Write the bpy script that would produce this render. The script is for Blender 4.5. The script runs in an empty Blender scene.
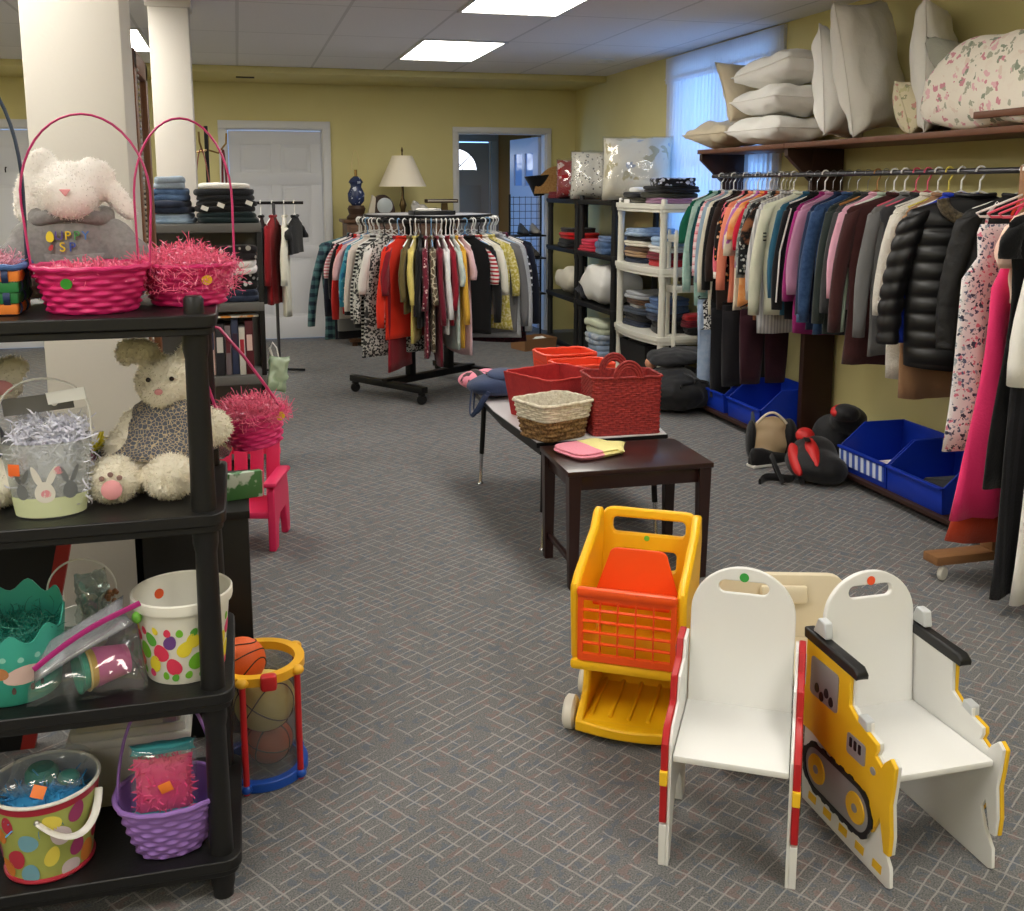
import bpy, bmesh, math, random
from mathutils import Vector, Matrix, noise
COL = bpy.context.scene.collection
PI = math.pi
RND = random.Random(11)
V = Vector

# ------------------------------------------------------------------ materials
def lin(c):
    return tuple(((v/255)/12.92 if v/255 <= .04045 else ((v/255+.055)/1.055)**2.4) for v in c)
MATS = {}
def mat(name, c, rough=.7, metal=0., pat=None, bump=0., bscale=200., emit=0., trans=0., alpha=1., spec=.4, coat=0., sheen=0.):
    if name in MATS: return MATS[name]
    m = bpy.data.materials.new(name); m.use_nodes = True
    nt = m.node_tree; N = nt.nodes; L = nt.links
    b = N['Principled BSDF']
    col = (*lin(c), 1)
    b.inputs['Base Color'].default_value = col
    b.inputs['Roughness'].default_value = rough
    b.inputs['Metallic'].default_value = metal
    b.inputs['Specular IOR Level'].default_value = spec
    b.inputs['Alpha'].default_value = alpha
    b.inputs['Coat Weight'].default_value = coat
    b.inputs['Sheen Weight'].default_value = sheen
    if trans: b.inputs['Transmission Weight'].default_value = trans
    if emit:
        b.inputs['Emission Color'].default_value = col
        b.inputs['Emission Strength'].default_value = emit
    tc = N.new('ShaderNodeTexCoord'); oc = tc.outputs['Object']
    def rgb(x): return (*lin(x), 1)
    def mix(f, a, bb):
        n = N.new('ShaderNodeMix'); n.data_type = 'RGBA'
        L.new(f, n.inputs[0])
        for s, v in ((6, a), (7, bb)):
            if isinstance(v, tuple): n.inputs[s].default_value = v
            else: L.new(v, n.inputs[s])
        return n.outputs[2]
    def mth(op, a, bb=0., cc=None):
        n = N.new('ShaderNodeMath'); n.operation = op
        for i, v in enumerate((a, bb) if cc is None else (a, bb, cc)):
            if isinstance(v, (int, float)): n.inputs[i].default_value = v
            else: L.new(v, n.inputs[i])
        return n.outputs[0]
    def nz(scale, detail=2., src=None, stretch=None):
        n = N.new('ShaderNodeTexNoise'); n.inputs['Scale'].default_value = scale; n.inputs['Detail'].default_value = detail
        s = src or oc
        if stretch:
            mp = N.new('ShaderNodeMapping'); mp.inputs['Scale'].default_value = stretch; L.new(s, mp.inputs[0]); s = mp.outputs[0]
        L.new(s, n.inputs['Vector']); return n.outputs[0]
    def vor(scale, feat='F1', warp=0.):
        n = N.new('ShaderNodeTexVoronoi'); n.inputs['Scale'].default_value = scale; n.feature = feat
        if warp:
            w = N.new('ShaderNodeTexNoise'); w.inputs['Scale'].default_value = scale*1.3; w.inputs['Detail'].default_value = 2.; L.new(oc, w.inputs['Vector'])
            a = N.new('ShaderNodeVectorMath'); a.operation = 'MULTIPLY_ADD'; L.new(w.outputs['Color'], a.inputs[0]); a.inputs[1].default_value = (warp/scale,)*3; L.new(oc, a.inputs[2]); L.new(a.outputs[0], n.inputs['Vector'])
        else: L.new(oc, n.inputs['Vector'])
        return n
    def ramp(f, stops, const=True):
        n = N.new('ShaderNodeValToRGB'); cr = n.color_ramp
        cr.interpolation = 'CONSTANT' if const else 'LINEAR'
        while len(cr.elements) < len(stops): cr.elements.new(.5)
        for e, (p, cc) in zip(cr.elements, stops): e.position = p; e.color = rgb(cc)
        L.new(f, n.inputs[0]); return n.outputs[0]
    def sep():
        n = N.new('ShaderNodeSeparateXYZ'); L.new(oc, n.inputs[0]); return n.outputs
    out = None
    if pat:
        k = pat[0]
        if k == 'noise':            # c2, scale, lo, hi
            f = ramp(nz(pat[2], 3.), [(pat[3] if len(pat) > 3 else .35, (0, 0, 0)), (pat[4] if len(pat) > 4 else .65, (255, 255, 255))], False)
            out = mix(f, col, rgb(pat[1]))
        elif k == 'stripe':         # c2, axis, period, duty
            w = mth('FRACT', mth('DIVIDE', mth('ADD', sep()[pat[2]], 10.), pat[3]))
            out = mix(mth('LESS_THAN', w, pat[4] if len(pat) > 4 else .5), col, rgb(pat[1]))
        elif k == 'plaid':          # c2, c3, period
            s = sep(); p = pat[3]
            fx = mth('LESS_THAN', mth('FRACT', mth('DIVIDE', mth('ADD', mth('ADD', s[0], s[1]), 10.), p)), .5)
            fz = mth('LESS_THAN', mth('FRACT', mth('DIVIDE', mth('ADD', s[2], 10.), p)), .5)
            a = mix(mth('MULTIPLY', mth('ADD', fx, fz), .5), col, rgb(pat[1]))
            l = mth('LESS_THAN', mth('FRACT', mth('DIVIDE', mth('ADD', s[2], 10.02), p)), .12)
            out = mix(mth('MULTIPLY', l, .7), a, rgb(pat[2]))
        elif k == 'spots':          # scale, radius, colours...
            v = vor(pat[1]); f = mth('LESS_THAN', v.outputs['Distance'], pat[2])
            sr = N.new('ShaderNodeSeparateColor'); L.new(v.outputs['Color'], sr.inputs[0])
            cs = pat[3:]; cc = ramp(sr.outputs[0], [(i/len(cs), x) for i, x in enumerate(cs)])
            out = mix(f, col, cc)
        elif k == 'floral':         # scale, colours...
            n = nz(pat[1]*.7, 2.); v = vor(pat[1], 'F1', 1.6)
            sr = N.new('ShaderNodeSeparateColor'); L.new(v.outputs['Color'], sr.inputs[0])
            cs = pat[2:]; cc = ramp(sr.outputs[0], [(i/len(cs), x) for i, x in enumerate(cs)])
            f = mth('LESS_THAN', mth('ADD', v.outputs['Distance'], mth('MULTIPLY', n, .5)), .66)
            out = mix(f, col, cc)
        elif k == 'tweed':          # c2, scale
            v = vor(pat[2]); sr = N.new('ShaderNodeSeparateColor'); L.new(v.outputs['Color'], sr.inputs[0])
            out = mix(mth('LESS_THAN', sr.outputs[0], .5), col, rgb(pat[1]))
        elif k == 'crack':          # c2, scale, width  (giraffe / leopard)
            v = vor(pat[2], 'DISTANCE_TO_EDGE')
            out = mix(mth('LESS_THAN', v.outputs['Distance'], pat[3]), col, rgb(pat[1]))
        elif k == 'bands':          # axis, [(z, colour)...] ascending, metres offset
            s = mth('ADD', sep()[pat[1]], pat[2])
            out = ramp(s, pat[3])
        elif k == 'wood':
            out = mix(nz(6., 4., None, (8, 1, 1) if len(pat) < 3 else pat[2]), col, rgb(pat[1]))
    if out is not None: L.new(out, b.inputs['Base Color'])
    if bump:
        bn = N.new('ShaderNodeBump'); bn.inputs['Strength'].default_value = bump; bn.inputs['Distance'].default_value = .01
        L.new(nz(bscale, 3.), bn.inputs['Height']); L.new(bn.outputs[0], b.inputs['Normal'])
    MATS[name] = m
    return m
def fab(name, c, pat=None, rough=.9, bump=.25, bscale=120., sheen=.15):
    return mat(name, c, rough, 0., pat, bump, bscale, spec=.2, sheen=sheen)

# ------------------------------------------------------------------ objects
def tag(o, label, cat, group=None, kind=None):
    if label: o['label'] = label
    if cat: o['category'] = cat
    if group: o['group'] = group
    if kind: o['kind'] = kind
    return o
def thing(name, label, cat, loc=(0, 0, 0), rz=0., group=None, rot=None):
    o = bpy.data.objects.new(name, None); COL.objects.link(o)
    o.location = loc; o.rotation_euler = rot or (0, 0, rz); o.empty_display_size = .05
    return tag(o, label, cat, group)
def obj(name, bm, m, parent=None, smooth=True, bevel=0., loc=None, rot=None, angle=40, norm=True):
    if norm: bmesh.ops.recalc_face_normals(bm, faces=bm.faces)
    me = bpy.data.meshes.new(name); bm.to_mesh(me); bm.free()
    o = bpy.data.objects.new(name, me); COL.objects.link(o)
    if m: me.materials.append(m)
    if smooth:
        me.shade_smooth()
        if smooth != 'all': me.set_sharp_from_angle(angle=math.radians(angle))
    if bevel:
        md = o.modifiers.new('edge', 'BEVEL'); md.width = bevel; md.segments = 2; md.limit_method = 'ANGLE'; md.angle_limit = math.radians(50)
    if loc: o.location = loc
    if rot: o.rotation_euler = rot
    if parent: o.parent = parent
    return o
def struct(name, bm, m, **k):
    o = obj(name, bm, m, **k)
    if o.parent is None: o['kind'] = 'structure'
    return o
def B(): return bmesh.new()
def copy_thing(root, loc, rz=None, label=None, rot=None):
    r = root.copy(); COL.objects.link(r); r.location = loc
    if rz is not None: r.rotation_euler = (0, 0, rz)
    if rot is not None: r.rotation_euler = rot
    if label: r['label'] = label
    for ch in list(root.children):
        c = ch.copy(); COL.objects.link(c); c.parent = r
        for g in list(ch.children):
            d = g.copy(); COL.objects.link(d); d.parent = c
    return r

# ------------------------------------------------------------------ shapes
def box(bm, c, s, bev=0., rot=None, seg=2):
    M = Matrix.Translation(c) @ (rot.to_4x4() if rot else Matrix()) @ Matrix.Diagonal((*s, 1))
    g = bmesh.ops.create_cube(bm, size=1, matrix=M)
    if bev:
        es = list({e for v in g['verts'] for e in v.link_edges})
        bmesh.ops.bevel(bm, geom=es, offset=bev, segments=seg, affect='EDGES', profile=.5)
    return bm
def BX(c, s, bev=0., rot=None): return box(B(), c, s, bev, rot)
def rotz(a): return Matrix.Rotation(a, 3, 'Z')
def loft(bm, rings, cap=True, closed=False):
    vs = [[bm.verts.new(p) for p in r] for r in rings]
    n = len(vs[0]); k = len(vs)
    for i in range(k if closed else k-1):
        a, b = vs[i], vs[(i+1) % k]
        for j in range(n):
            bm.faces.new((a[j], a[(j+1) % n], b[(j+1) % n], b[j]))
    if cap and not closed:
        bm.faces.new(vs[0][::-1]); bm.faces.new(vs[-1])
    return bm
def tube(bm, pts, r, seg=8, closed=False, ry=None):
    pts = [V(p) for p in pts]; n = len(pts)
    rs = r if isinstance(r, (list, tuple)) else [r]*n
    t0 = (pts[1]-pts[0]).normalized()
    up = V((0, 0, 1)) if abs(t0.z) < .9 else V((1, 0, 0))
    u = (up - t0*up.dot(t0)).normalized(); rings = []
    for i in range(n):
        a = pts[(i-1) % n] if closed or i else pts[0]
        b = pts[(i+1) % n] if closed or i < n-1 else pts[-1]
        t = (b-a).normalized()
        u = (u - t*u.dot(t))
        u = u.normalized() if u.length > 1e-6 else t.orthogonal().normalized()
        w = t.cross(u); q = ry if ry else rs[i]
        rings.append([pts[i] + u*rs[i]*math.cos(2*PI*j/seg) + w*(q if ry else rs[i])*math.sin(2*PI*j/seg) for j in range(seg)])
    return loft(bm, rings, True, closed)
def lathe(bm, prof, seg=32, c=(0, 0, 0), sx=1., sy=1., cap=False):
    rings = [[V((c[0]+r*sx*math.cos(2*PI*j/seg), c[1]+r*sy*math.sin(2*PI*j/seg), c[2]+z)) for j in range(seg)] for r, z in prof]
    return loft(bm, rings, cap)
def ball(bm, c, r, rot=None, u=20, v=12):
    r = r if isinstance(r, (tuple, list)) else (r, r, r)
    M = Matrix.Translation(c) @ (rot.to_4x4() if rot else Matrix()) @ Matrix.Diagonal((*r, 1))
    bmesh.ops.create_uvsphere(bm, u_segments=u, v_segments=v, radius=1, matrix=M); return bm
def prism(bm, outer, depth, holes=(), plane='xz', off=0.):
    """flat outline (with holes) given a thickness; plane 'xz' extrudes along +y, 'yz' along +x, 'xy' along +z"""
    def P(a, b):
        return {'xz': (a, off, b), 'yz': (off, a, b), 'xy': (a, b, off)}[plane]
    es = []
    for lp in (outer, *holes):
        lp = [p for i, p in enumerate(lp) if math.dist(p, lp[i-1]) > 1e-6]
        vs = [bm.verts.new(P(*p)) for p in lp]
        es += [bm.edges.new((vs[i], vs[(i+1) % len(vs)])) for i in range(len(vs))]
    f = [g for g in bmesh.ops.triangle_fill(bm, use_beauty=True, use_dissolve=False, edges=es)['geom'] if isinstance(g, bmesh.types.BMFace)]
    ex = bmesh.ops.extrude_face_region(bm, geom=f)
    d = {'xz': (0, depth, 0), 'yz': (depth, 0, 0), 'xy': (0, 0, depth)}[plane]
    bmesh.ops.translate(bm, vec=d, verts=[g for g in ex['geom'] if isinstance(g, bmesh.types.BMVert)])
    return bm
def arc(cx, cy, r, a0, a1, n, ry=None):
    return [(cx+r*math.cos(math.radians(a0+(a1-a0)*i/n)), cy+(ry or r)*math.sin(math.radians(a0+(a1-a0)*i/n))) for i in range(n+1)]
def rrect(x0, z0, x1, z1, r, n=4):
    return arc(x1-r, z0+r, r, -90, 0, n)+arc(x1-r, z1-r, r, 0, 90, n)+arc(x0+r, z1-r, r, 90, 180, n)+arc(x0+r, z0+r, r, 180, 270, n)
def wob(p, sc, amp, seed=0.):
    return noise.noise_vector(V(p)*sc+V((seed*7.1, seed*3.3, seed*5.7)))*amp
def cushion(bm, sx, sy, sz, c=(0, 0, 0), rot=None, p=2.5, n=14, amp=.012, sc=9., seed=0., pinch=.08, flat=1.):
    """soft bag or pillow: two puffed faces that meet at a seam; sx, sy half sizes, sz half thickness"""
    M = Matrix.Translation(c) @ (rot.to_4x4() if rot else Matrix())
    idx = {}
    for side in (1, -1):
        for i in range(n+1):
            for j in range(n+1):
                u, v = 2*i/n-1, 2*j/n-1
                edge = i in (0, n) or j in (0, n)
                if edge and (0, i, j) in idx: continue
                h = ((1-abs(u)**p)*(1-abs(v)**p))**.42
                x = sx*u*(1-pinch*(1-v*v)); y = sy*v*(1-pinch*(1-u*u))
                q = V((x, y, side*sz*h*(1. if side > 0 else flat)))
                if not edge: q += wob((q.x, q.y, q.z*2+side), sc, amp, seed)*V((.5, .5, 1)).length*.6
                idx[(0 if edge else side, i, j)] = bm.verts.new(M @ q)
    for side in (1, -1):
        for i in range(n):
            for j in range(n):
                k = [idx.get((side, a, b)) or idx[(0, a, b)] for a, b in ((i, j), (i+1, j), (i+1, j+1), (i, j+1))]
                bm.faces.new(k if side > 0 else k[::-1])
    return bm
def folded(bm, sx, sy, h, c=(0, 0, 0), rot=None, layers=2, seed=0., amp=.008):
    """a folded garment: soft layers with rounded folded edges, half sizes sx, sy, total height h, base at c"""
    M = Matrix.Translation(c) @ (rot.to_4x4() if rot else Matrix())
    rr = random.Random(int(seed*31)); n = 40; t = h/layers; rings = []
    for l in range(layers):
        kx, ky, dx, dy = 1-.06*rr.random(), 1-.08*rr.random(), rr.uniform(-.01, .01), rr.uniform(-.012, .006)
        for f, q in ((0., .955), (.16, .99), (.5, 1.005), (.84, .99), (1., .955)):
            ring = []
            for j in range(n):
                a = 2*PI*j/n; cc, ss = math.cos(a), math.sin(a)
                x = sx*kx*q*math.copysign(abs(cc)**.42, cc)+dx; y = sy*ky*q*math.copysign(abs(ss)**.42, ss)+dy
                z = t*(l+f)
                zz = noise.noise(V((x*9+seed, y*9, l*2.3+seed)))*min(amp*1.2, t*.28)*(0 if (l == 0 and f == 0) else 1)
                zz -= (.10*t*(l+f)*(abs(cc)**6)) if l+f > 0 else 0
                ring.append(M @ V((x+.004*noise.noise(V((y*14, z*30, seed))), y+.004*noise.noise(V((x*14, z*30, seed+3))), z+zz)))
            rings.append(ring)
    top = rings[-1]; cen = sum(top, V())/n
    for q in (.86, .55, .25):
        rings.append([cen+(p-cen)*q+M.to_3x3() @ V((0, 0, t*.14*(1-q*q)+noise.noise(V((p.x*12*q+seed, p.y*12*q, seed)))*amp*.5)) for p in top])
    return loft(bm, rings, True)
def blobmesh(name, parts, m, parent, voxel=.012, smooth=4, amp=.004, sc=30., seed=0.):
    """one continuous soft body grown out of overlapping balls (centre, radii, rotation)"""
    bm = B()
    for it in parts:
        ball(bm, it[0], it[1], it[2] if len(it) > 2 else None, 20, 12)
    me = bpy.data.meshes.new(name); bm.to_mesh(me); bm.free()
    o = bpy.data.objects.new(name, me); COL.objects.link(o)
    r = o.modifiers.new('r', 'REMESH'); r.mode = 'VOXEL'; r.voxel_size = voxel
    s = o.modifiers.new('s', 'SMOOTH'); s.iterations = smooth; s.factor = .5
    dg = bpy.context.evaluated_depsgraph_get()
    me2 = bpy.data.meshes.new_from_object(o.evaluated_get(dg)); o.modifiers.clear(); o.data = me2
    for v in me2.vertices: v.co += wob(v.co, sc, amp, seed)
    me2.shade_smooth(); me2.materials.clear(); me2.materials.append(m)
    o.parent = parent; o.name = name
    return o
def fur(name, body, n, length, m, parent, seed=1, width=.0022, droop=.3):
    rr = random.Random(seed); me = body.data
    tris = []; acc = 0.
    me.calc_loop_triangles()
    for t in me.loop_triangles:
        acc += t.area; tris.append((acc, t))
    import bisect
    keys = [a for a, _ in tris]; bm = B()
    for _ in range(n):
        t = tris[bisect.bisect_left(keys, rr.random()*acc)][1]
        a, b = rr.random(), rr.random()
        if a+b > 1: a, b = 1-a, 1-b
        p0, p1, p2 = (me.vertices[i].co for i in t.vertices)
        p = p0+(p1-p0)*a+(p2-p0)*b; nn = t.normal
        d = (nn + V((rr.uniform(-.7, .7), rr.uniform(-.7, .7), rr.uniform(-.7, .7)-droop))).normalized()*length*rr.uniform(.5, 1.2)
        s = d.cross(nn); s = s.normalized()*width if s.length > 1e-6 else V((width, 0, 0))
        vs = [bm.verts.new(x) for x in (p-s, p+s, p+d*.6+s*.5, p+d*1.0)]
        bm.faces.new((vs[0], vs[1], vs[2], vs[3]))
    o = obj(name, bm, m, parent, smooth=False, norm=False)
    return o
def text_obj(name, s, size, m, parent, loc, rot, depth=.001, align='CENTER'):
    cu = bpy.data.curves.new(name, 'FONT'); cu.body = s; cu.size = size; cu.extrude = depth; cu.align_x = align; cu.align_y = 'CENTER'
    o = bpy.data.objects.new(name, cu); COL.objects.link(o)
    dg = bpy.context.evaluated_depsgraph_get(); me = bpy.data.meshes.new_from_object(o.evaluated_get(dg))
    bpy.data.objects.remove(o); o = bpy.data.objects.new(name, me); COL.objects.link(o)
    me.materials.clear(); me.materials.append(m); o.parent = parent; o.location = loc; o.rotation_euler = rot
    return o
EXPO = 0.08; WORLD = 3.0; LIGHT = 13.0
# ------------------------------------------------------------------ camera
cam = bpy.data.cameras.new('camera'); camo = bpy.data.objects.new('camera', cam); COL.objects.link(camo)
cam.sensor_fit = 'HORIZONTAL'; cam.sensor_width = 36; cam.lens = 36*1022.43/1024
cam.shift_y = -(455.5-358.1)/1024; cam.clip_start = .05; cam.clip_end = 60
camo.location = (0, 0, 1.5)
camo.rotation_euler = (PI/2-.166631, 0, -.259125)
sc = bpy.context.scene; sc.camera = camo
sc.view_settings.view_transform = 'Standard'; sc.view_settings.look = 'None'; sc.view_settings.gamma = 1
sc.view_settings.use_curve_mapping = False; sc.view_settings.exposure = EXPO
sc.cycles.max_bounces = 7; sc.cycles.diffuse_bounces = 4; sc.cycles.transparent_max_bounces = 14
sc.cycles.caustics_reflective = False; sc.cycles.caustics_refractive = False
w = bpy.data.worlds.new('daylight'); sc.world = w; w.use_nodes = True
bg = w.node_tree.nodes['Background']; bg.inputs[0].default_value = (.22, .48, 1, 1); bg.inputs[1].default_value = WORLD

# ------------------------------------------------------------------ room
RX, LX, BY, FY, CZ = 3.40, -4.6, 10.27, -3.2, 2.52
WALL = mat('yellow wall paint', (216, 206, 148), .75, pat=('noise', (210, 199, 140), 1.5), bump=.04, bscale=300)
TRIM = mat('white trim paint', (214, 214, 216), .5)
DOORW = mat('white door paint', (208, 209, 214), .5)
COLM = mat('column paint', (208, 203, 195), .6, bump=.05, bscale=90)
HALLW = mat('hall wall paint', (176, 136, 88), .8)

def carpet_mat():
    m = bpy.data.materials.new('woven carpet'); m.use_nodes = True; nt = m.node_tree; N = nt.nodes; L = nt.links
    b = N['Principled BSDF']; b.inputs['Roughness'].default_value = 1.; b.inputs['Specular IOR Level'].default_value = .1
    tc = N.new('ShaderNodeTexCoord'); mp = N.new('ShaderNodeMapping'); mp.inputs['Rotation'].default_value = (0, 0, math.radians(-34)); L.new(tc.outputs['Object'], mp.inputs[0])
    def nz(scale, detail, stretch):
        k = N.new('ShaderNodeMapping'); k.inputs['Scale'].default_value = stretch; L.new(mp.outputs[0], k.inputs[0])
        n = N.new('ShaderNodeTexNoise'); n.inputs['Scale'].default_value = scale; n.inputs['Detail'].default_value = detail; L.new(k.outputs[0], n.inputs['Vector']); return n
    def mth(op, a, bb=0.):
        n = N.new('ShaderNodeMath'); n.operation = op
        for i, v in enumerate((a, bb)):
            if isinstance(v, (int, float)): n.inputs[i].default_value = v
            else: L.new(v, n.inputs[i])
        return n.outputs[0]
    s = N.new('ShaderNodeSeparateXYZ'); L.new(mp.outputs[0], s.inputs[0])
    def lines(axis, per, wd, st):
        j = mth('MULTIPLY', nz(30, 1, (1, 1, 1)).outputs[0], .12)
        f = mth('FRACT', mth('ADD', mth('DIVIDE', mth('ADD', s.outputs[axis], 20.), per), j))
        l = mth('LESS_THAN', f, wd)
        brk = mth('GREATER_THAN', nz(1, 2, st).outputs[0], .47)
        return mth('MULTIPLY', l, brk)
    la = lines(1, .031, .13, (9, 40, 1)); lb = lines(0, .052, .10, (40, 9, 1))
    li = mth('MAXIMUM', la, mth('MULTIPLY', lb, .8))
    def mix(f, a, bb):
        n = N.new('ShaderNodeMix'); n.data_type = 'RGBA'; L.new(f, n.inputs[0])
        for i, v in ((6, a), (7, bb)):
            if isinstance(v, tuple): n.inputs[i].default_value = (*lin(v), 1)
            else: L.new(v, n.inputs[i])
        return n.outputs[2]
    fine = nz(260, 2, (1, 1, 1)).outputs[0]
    r = N.new('ShaderNodeMapRange'); r.inputs[1].default_value = .3; r.inputs[2].default_value = .7; L.new(fine, r.inputs[0])
    base = mix(r.outputs[0], (86, 87, 90), (134, 133, 131))
    fl = nz(28, 2, (1, 1, 1)).outputs[0]
    base = mix(mth('MULTIPLY', mth('GREATER_THAN', fl, .60), .45), base, (132, 108, 104))
    base = mix(mth('MULTIPLY', mth('LESS_THAN', fl, .40), .5), base, (88, 100, 114))
    c = mix(mth('MULTIPLY', li, .40), base, (196, 192, 186)); L.new(c, b.inputs['Base Color'])
    bn = N.new('ShaderNodeBump'); bn.inputs['Strength'].default_value = .5; bn.inputs['Distance'].default_value = .004
    L.new(mth('ADD', fine, li), bn.inputs['Height']); L.new(bn.outputs[0], b.inputs['Normal'])
    return m
def tile_mat():
    m = bpy.data.materials.new('ceiling tile'); m.use_nodes = True; nt = m.node_tree; N = nt.nodes; L = nt.links
    b = N['Principled BSDF']; b.inputs['Roughness'].default_value = .85
    tc = N.new('ShaderNodeTexCoord'); mp = N.new('ShaderNodeMapping'); mp.inputs['Location'].default_value = (-.043+.627*20, -6.165+1.18*20, 0); L.new(tc.outputs['Object'], mp.inputs[0])
    br = N.new('ShaderNodeTexBrick'); br.offset = 0; br.squash = 1; br.inputs['Scale'].default_value = 1
    br.inputs['Brick Width'].default_value = .627; br.inputs['Row Height'].default_value = 1.18; br.inputs['Mortar Size'].default_value = .011
    br.inputs['Color1'].default_value = (*lin((234, 233, 237)), 1); br.inputs['Color2'].default_value = (*lin((228, 228, 232)), 1); br.inputs['Mortar'].default_value = (*lin((206, 206, 210)), 1)
    br.inputs['Mortar Smooth'].default_value = .2
    L.new(mp.outputs[0], br.inputs['Vector'])
    n = N.new('ShaderNodeTexNoise'); n.inputs['Scale'].default_value = 120; L.new(tc.outputs['Object'], n.inputs['Vector'])
    x = N.new('ShaderNodeMix'); x.data_type = 'RGBA'; x.blend_type = 'MULTIPLY'; x.inputs[0].default_value = .12; L.new(br.outputs[0], x.inputs[6]); L.new(n.outputs[0], x.inputs[7]); L.new(x.outputs[2], b.inputs['Base Color'])
    bn = N.new('ShaderNodeBump'); bn.inputs['Strength'].default_value = .25; bn.inputs['Distance'].default_value = .006; bn.invert = True
    L.new(br.outputs['Fac'], bn.inputs['Height']); L.new(bn.outputs[0], b.inputs['Normal'])
    return m
CARPET = carpet_mat()
struct('floor', BX(((LX+RX)/2, 4.4, -.05), (RX-LX+.4, 15.6, .1)), CARPET)
struct('ceiling', BX(((LX+RX)/2, (BY+FY)/2, CZ+.05), (RX-LX+.4, BY-FY+.4, .1)), tile_mat())
def wall_with_holes(name, axis, pos, t, a0, a1, holes, m, z1=CZ):
    """wall along x (axis 0) or y (axis 1) with rectangular openings (a, b, zlow, zhigh)"""
    bm = B()
    def seg(p, q, zl, zh):
        if q-p < 1e-4 or zh-zl < 1e-4: return
        c = [(p+q)/2, pos+t/2, (zl+zh)/2] if axis == 0 else [pos+t/2, (p+q)/2, (zl+zh)/2]
        s = [q-p, abs(t), zh-zl] if axis == 0 else [abs(t), q-p, zh-zl]
        box(bm, c, s)
    x = a0
    for (p, q, zl, zh) in sorted(holes):
        seg(x, p, 0, z1); seg(p, q, 0, zl); seg(p, q, zh, z1); x = q
    seg(x, a1, 0, z1)
    return struct(name, bm, m, smooth=False)
wall_with_holes('wall_back', 0, BY, .12, LX-.1, RX, [(-2.65, -1.80, 0, 2.02), (-.08, .82, 0, 2.04), (2.16, 3.08, 0, 2.03)], WALL)
wall_with_holes('wall_right', 1, RX, .14, FY, BY+.12, [(6.12, 7.74, .95, 2.42)], WALL)
wall_with_holes('wall_left', 1, LX, -.1, FY, BY+.12, [], WALL)
wall_with_holes('wall_front', 0, FY, -.1, LX-.1, RX+.14, [], WALL)
struct('trim_1', BX(((LX+RX)/2, 9.815, 2.4925), (RX-LX, .91, .055), .004), WALL)
for nm, a, b in (('baseboard_back', LX, -2.75), ('baseboard_back', -1.72, -.16), ('baseboard_back', .90, 2.10)):
    struct(nm, BX(((a+b)/2, BY-.008, .05), (b-a, .016, .1), .003), TRIM)
struct('baseboard_right', BX((RX-.008, 3.5, .05), (.016, 13.2, .1), .003), TRIM)
def casing(name, a, b, z, wd=.075):
    bm = B()
    box(bm, (a-wd/2, BY-.012, (z+wd)/2), (wd, .024, z+wd), .005); box(bm, (b+wd/2, BY-.012, (z+wd)/2), (wd, .024, z+wd), .005)
    box(bm, ((a+b)/2, BY-.0125, z+wd/2), (b-a+2*wd, .026, wd), .005)
    box(bm, (a-.006+.012, BY+.06, z/2), (.012, .118, z)); box(bm, (b-.006, BY+.06, z/2), (.012, .118, z)); box(bm, ((a+b)/2, BY+.06, z-.006), (b-a, .118, .012))
    return struct(name, bm, TRIM)
casing('trim_2', -.08, .82, 2.04); casing('trim_3', -2.65, -1.80, 2.02); casing('trim_4', 2.16, 3.08, 2.03, .055)
def six_panel(bm, w, h, t, glass=()):
    """panelled door leaf standing in the xz plane, hinge edge at x=0, front towards -y"""
    box(bm, (w/2, 0, h/2), (w, t*.6, h))
    st = .11; mid = .10
    cw = (w-2*st-mid)/2; rows = [(.22, .80), (.92, 1.50), (1.62, h-.13)]
    for zl, zh in ((0, .22), (.80, .92), (1.50, 1.62), (h-.13, h)): box(bm, (w/2, 0, (zl+zh)/2), (w-.002, t, zh-zl), .006)
    for x in (st/2, w/2, w-st/2): box(bm, (x, 0, h/2), (mid if x == w/2 else st, t*.99, h-.002), .006)
    for zl, zh in rows:
        for x in (st+cw/2, w-st-cw/2): box(bm, (x, 0, (zl+zh)/2), (cw-.06, t*.85, zh-zl-.06), .008)
    return bm
BRASS = mat('aged brass', (150, 120, 70), .35, 1.)
BLK = mat('black plastic', (20, 20, 21), .45)
BLKM = mat('black metal', (22, 22, 23), .4, .3)
def door(name, x0, w, h, y=BY+.035):
    d = struct(name, six_panel(B(), w, h, .04), DOORW, loc=(x0, y, .008)); return d
d1 = door('door_1', -.066, .872, 2.015)
k = lathe(B(), [(0, 0), (.028, .002), (.028, .008), (.012, .012), (.012, .03), (.026, .04), (.028, .055), (.018, .066), (0, .068)], 20)
struct('door_knob', k, BRASS, parent=d1, loc=(.07, -.02, .93), rot=(PI/2, 0, 0))
d2 = door('door_2', -2.636, .822, 1.995)
struct('coat_hook', tube(B(), [(0, 0, 0), (0, -.03, 0), (0, -.05, -.02), (0, -.04, -.045)], .006, 8), BLKM, parent=d2, loc=(.62, -.02, 1.66))

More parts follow.
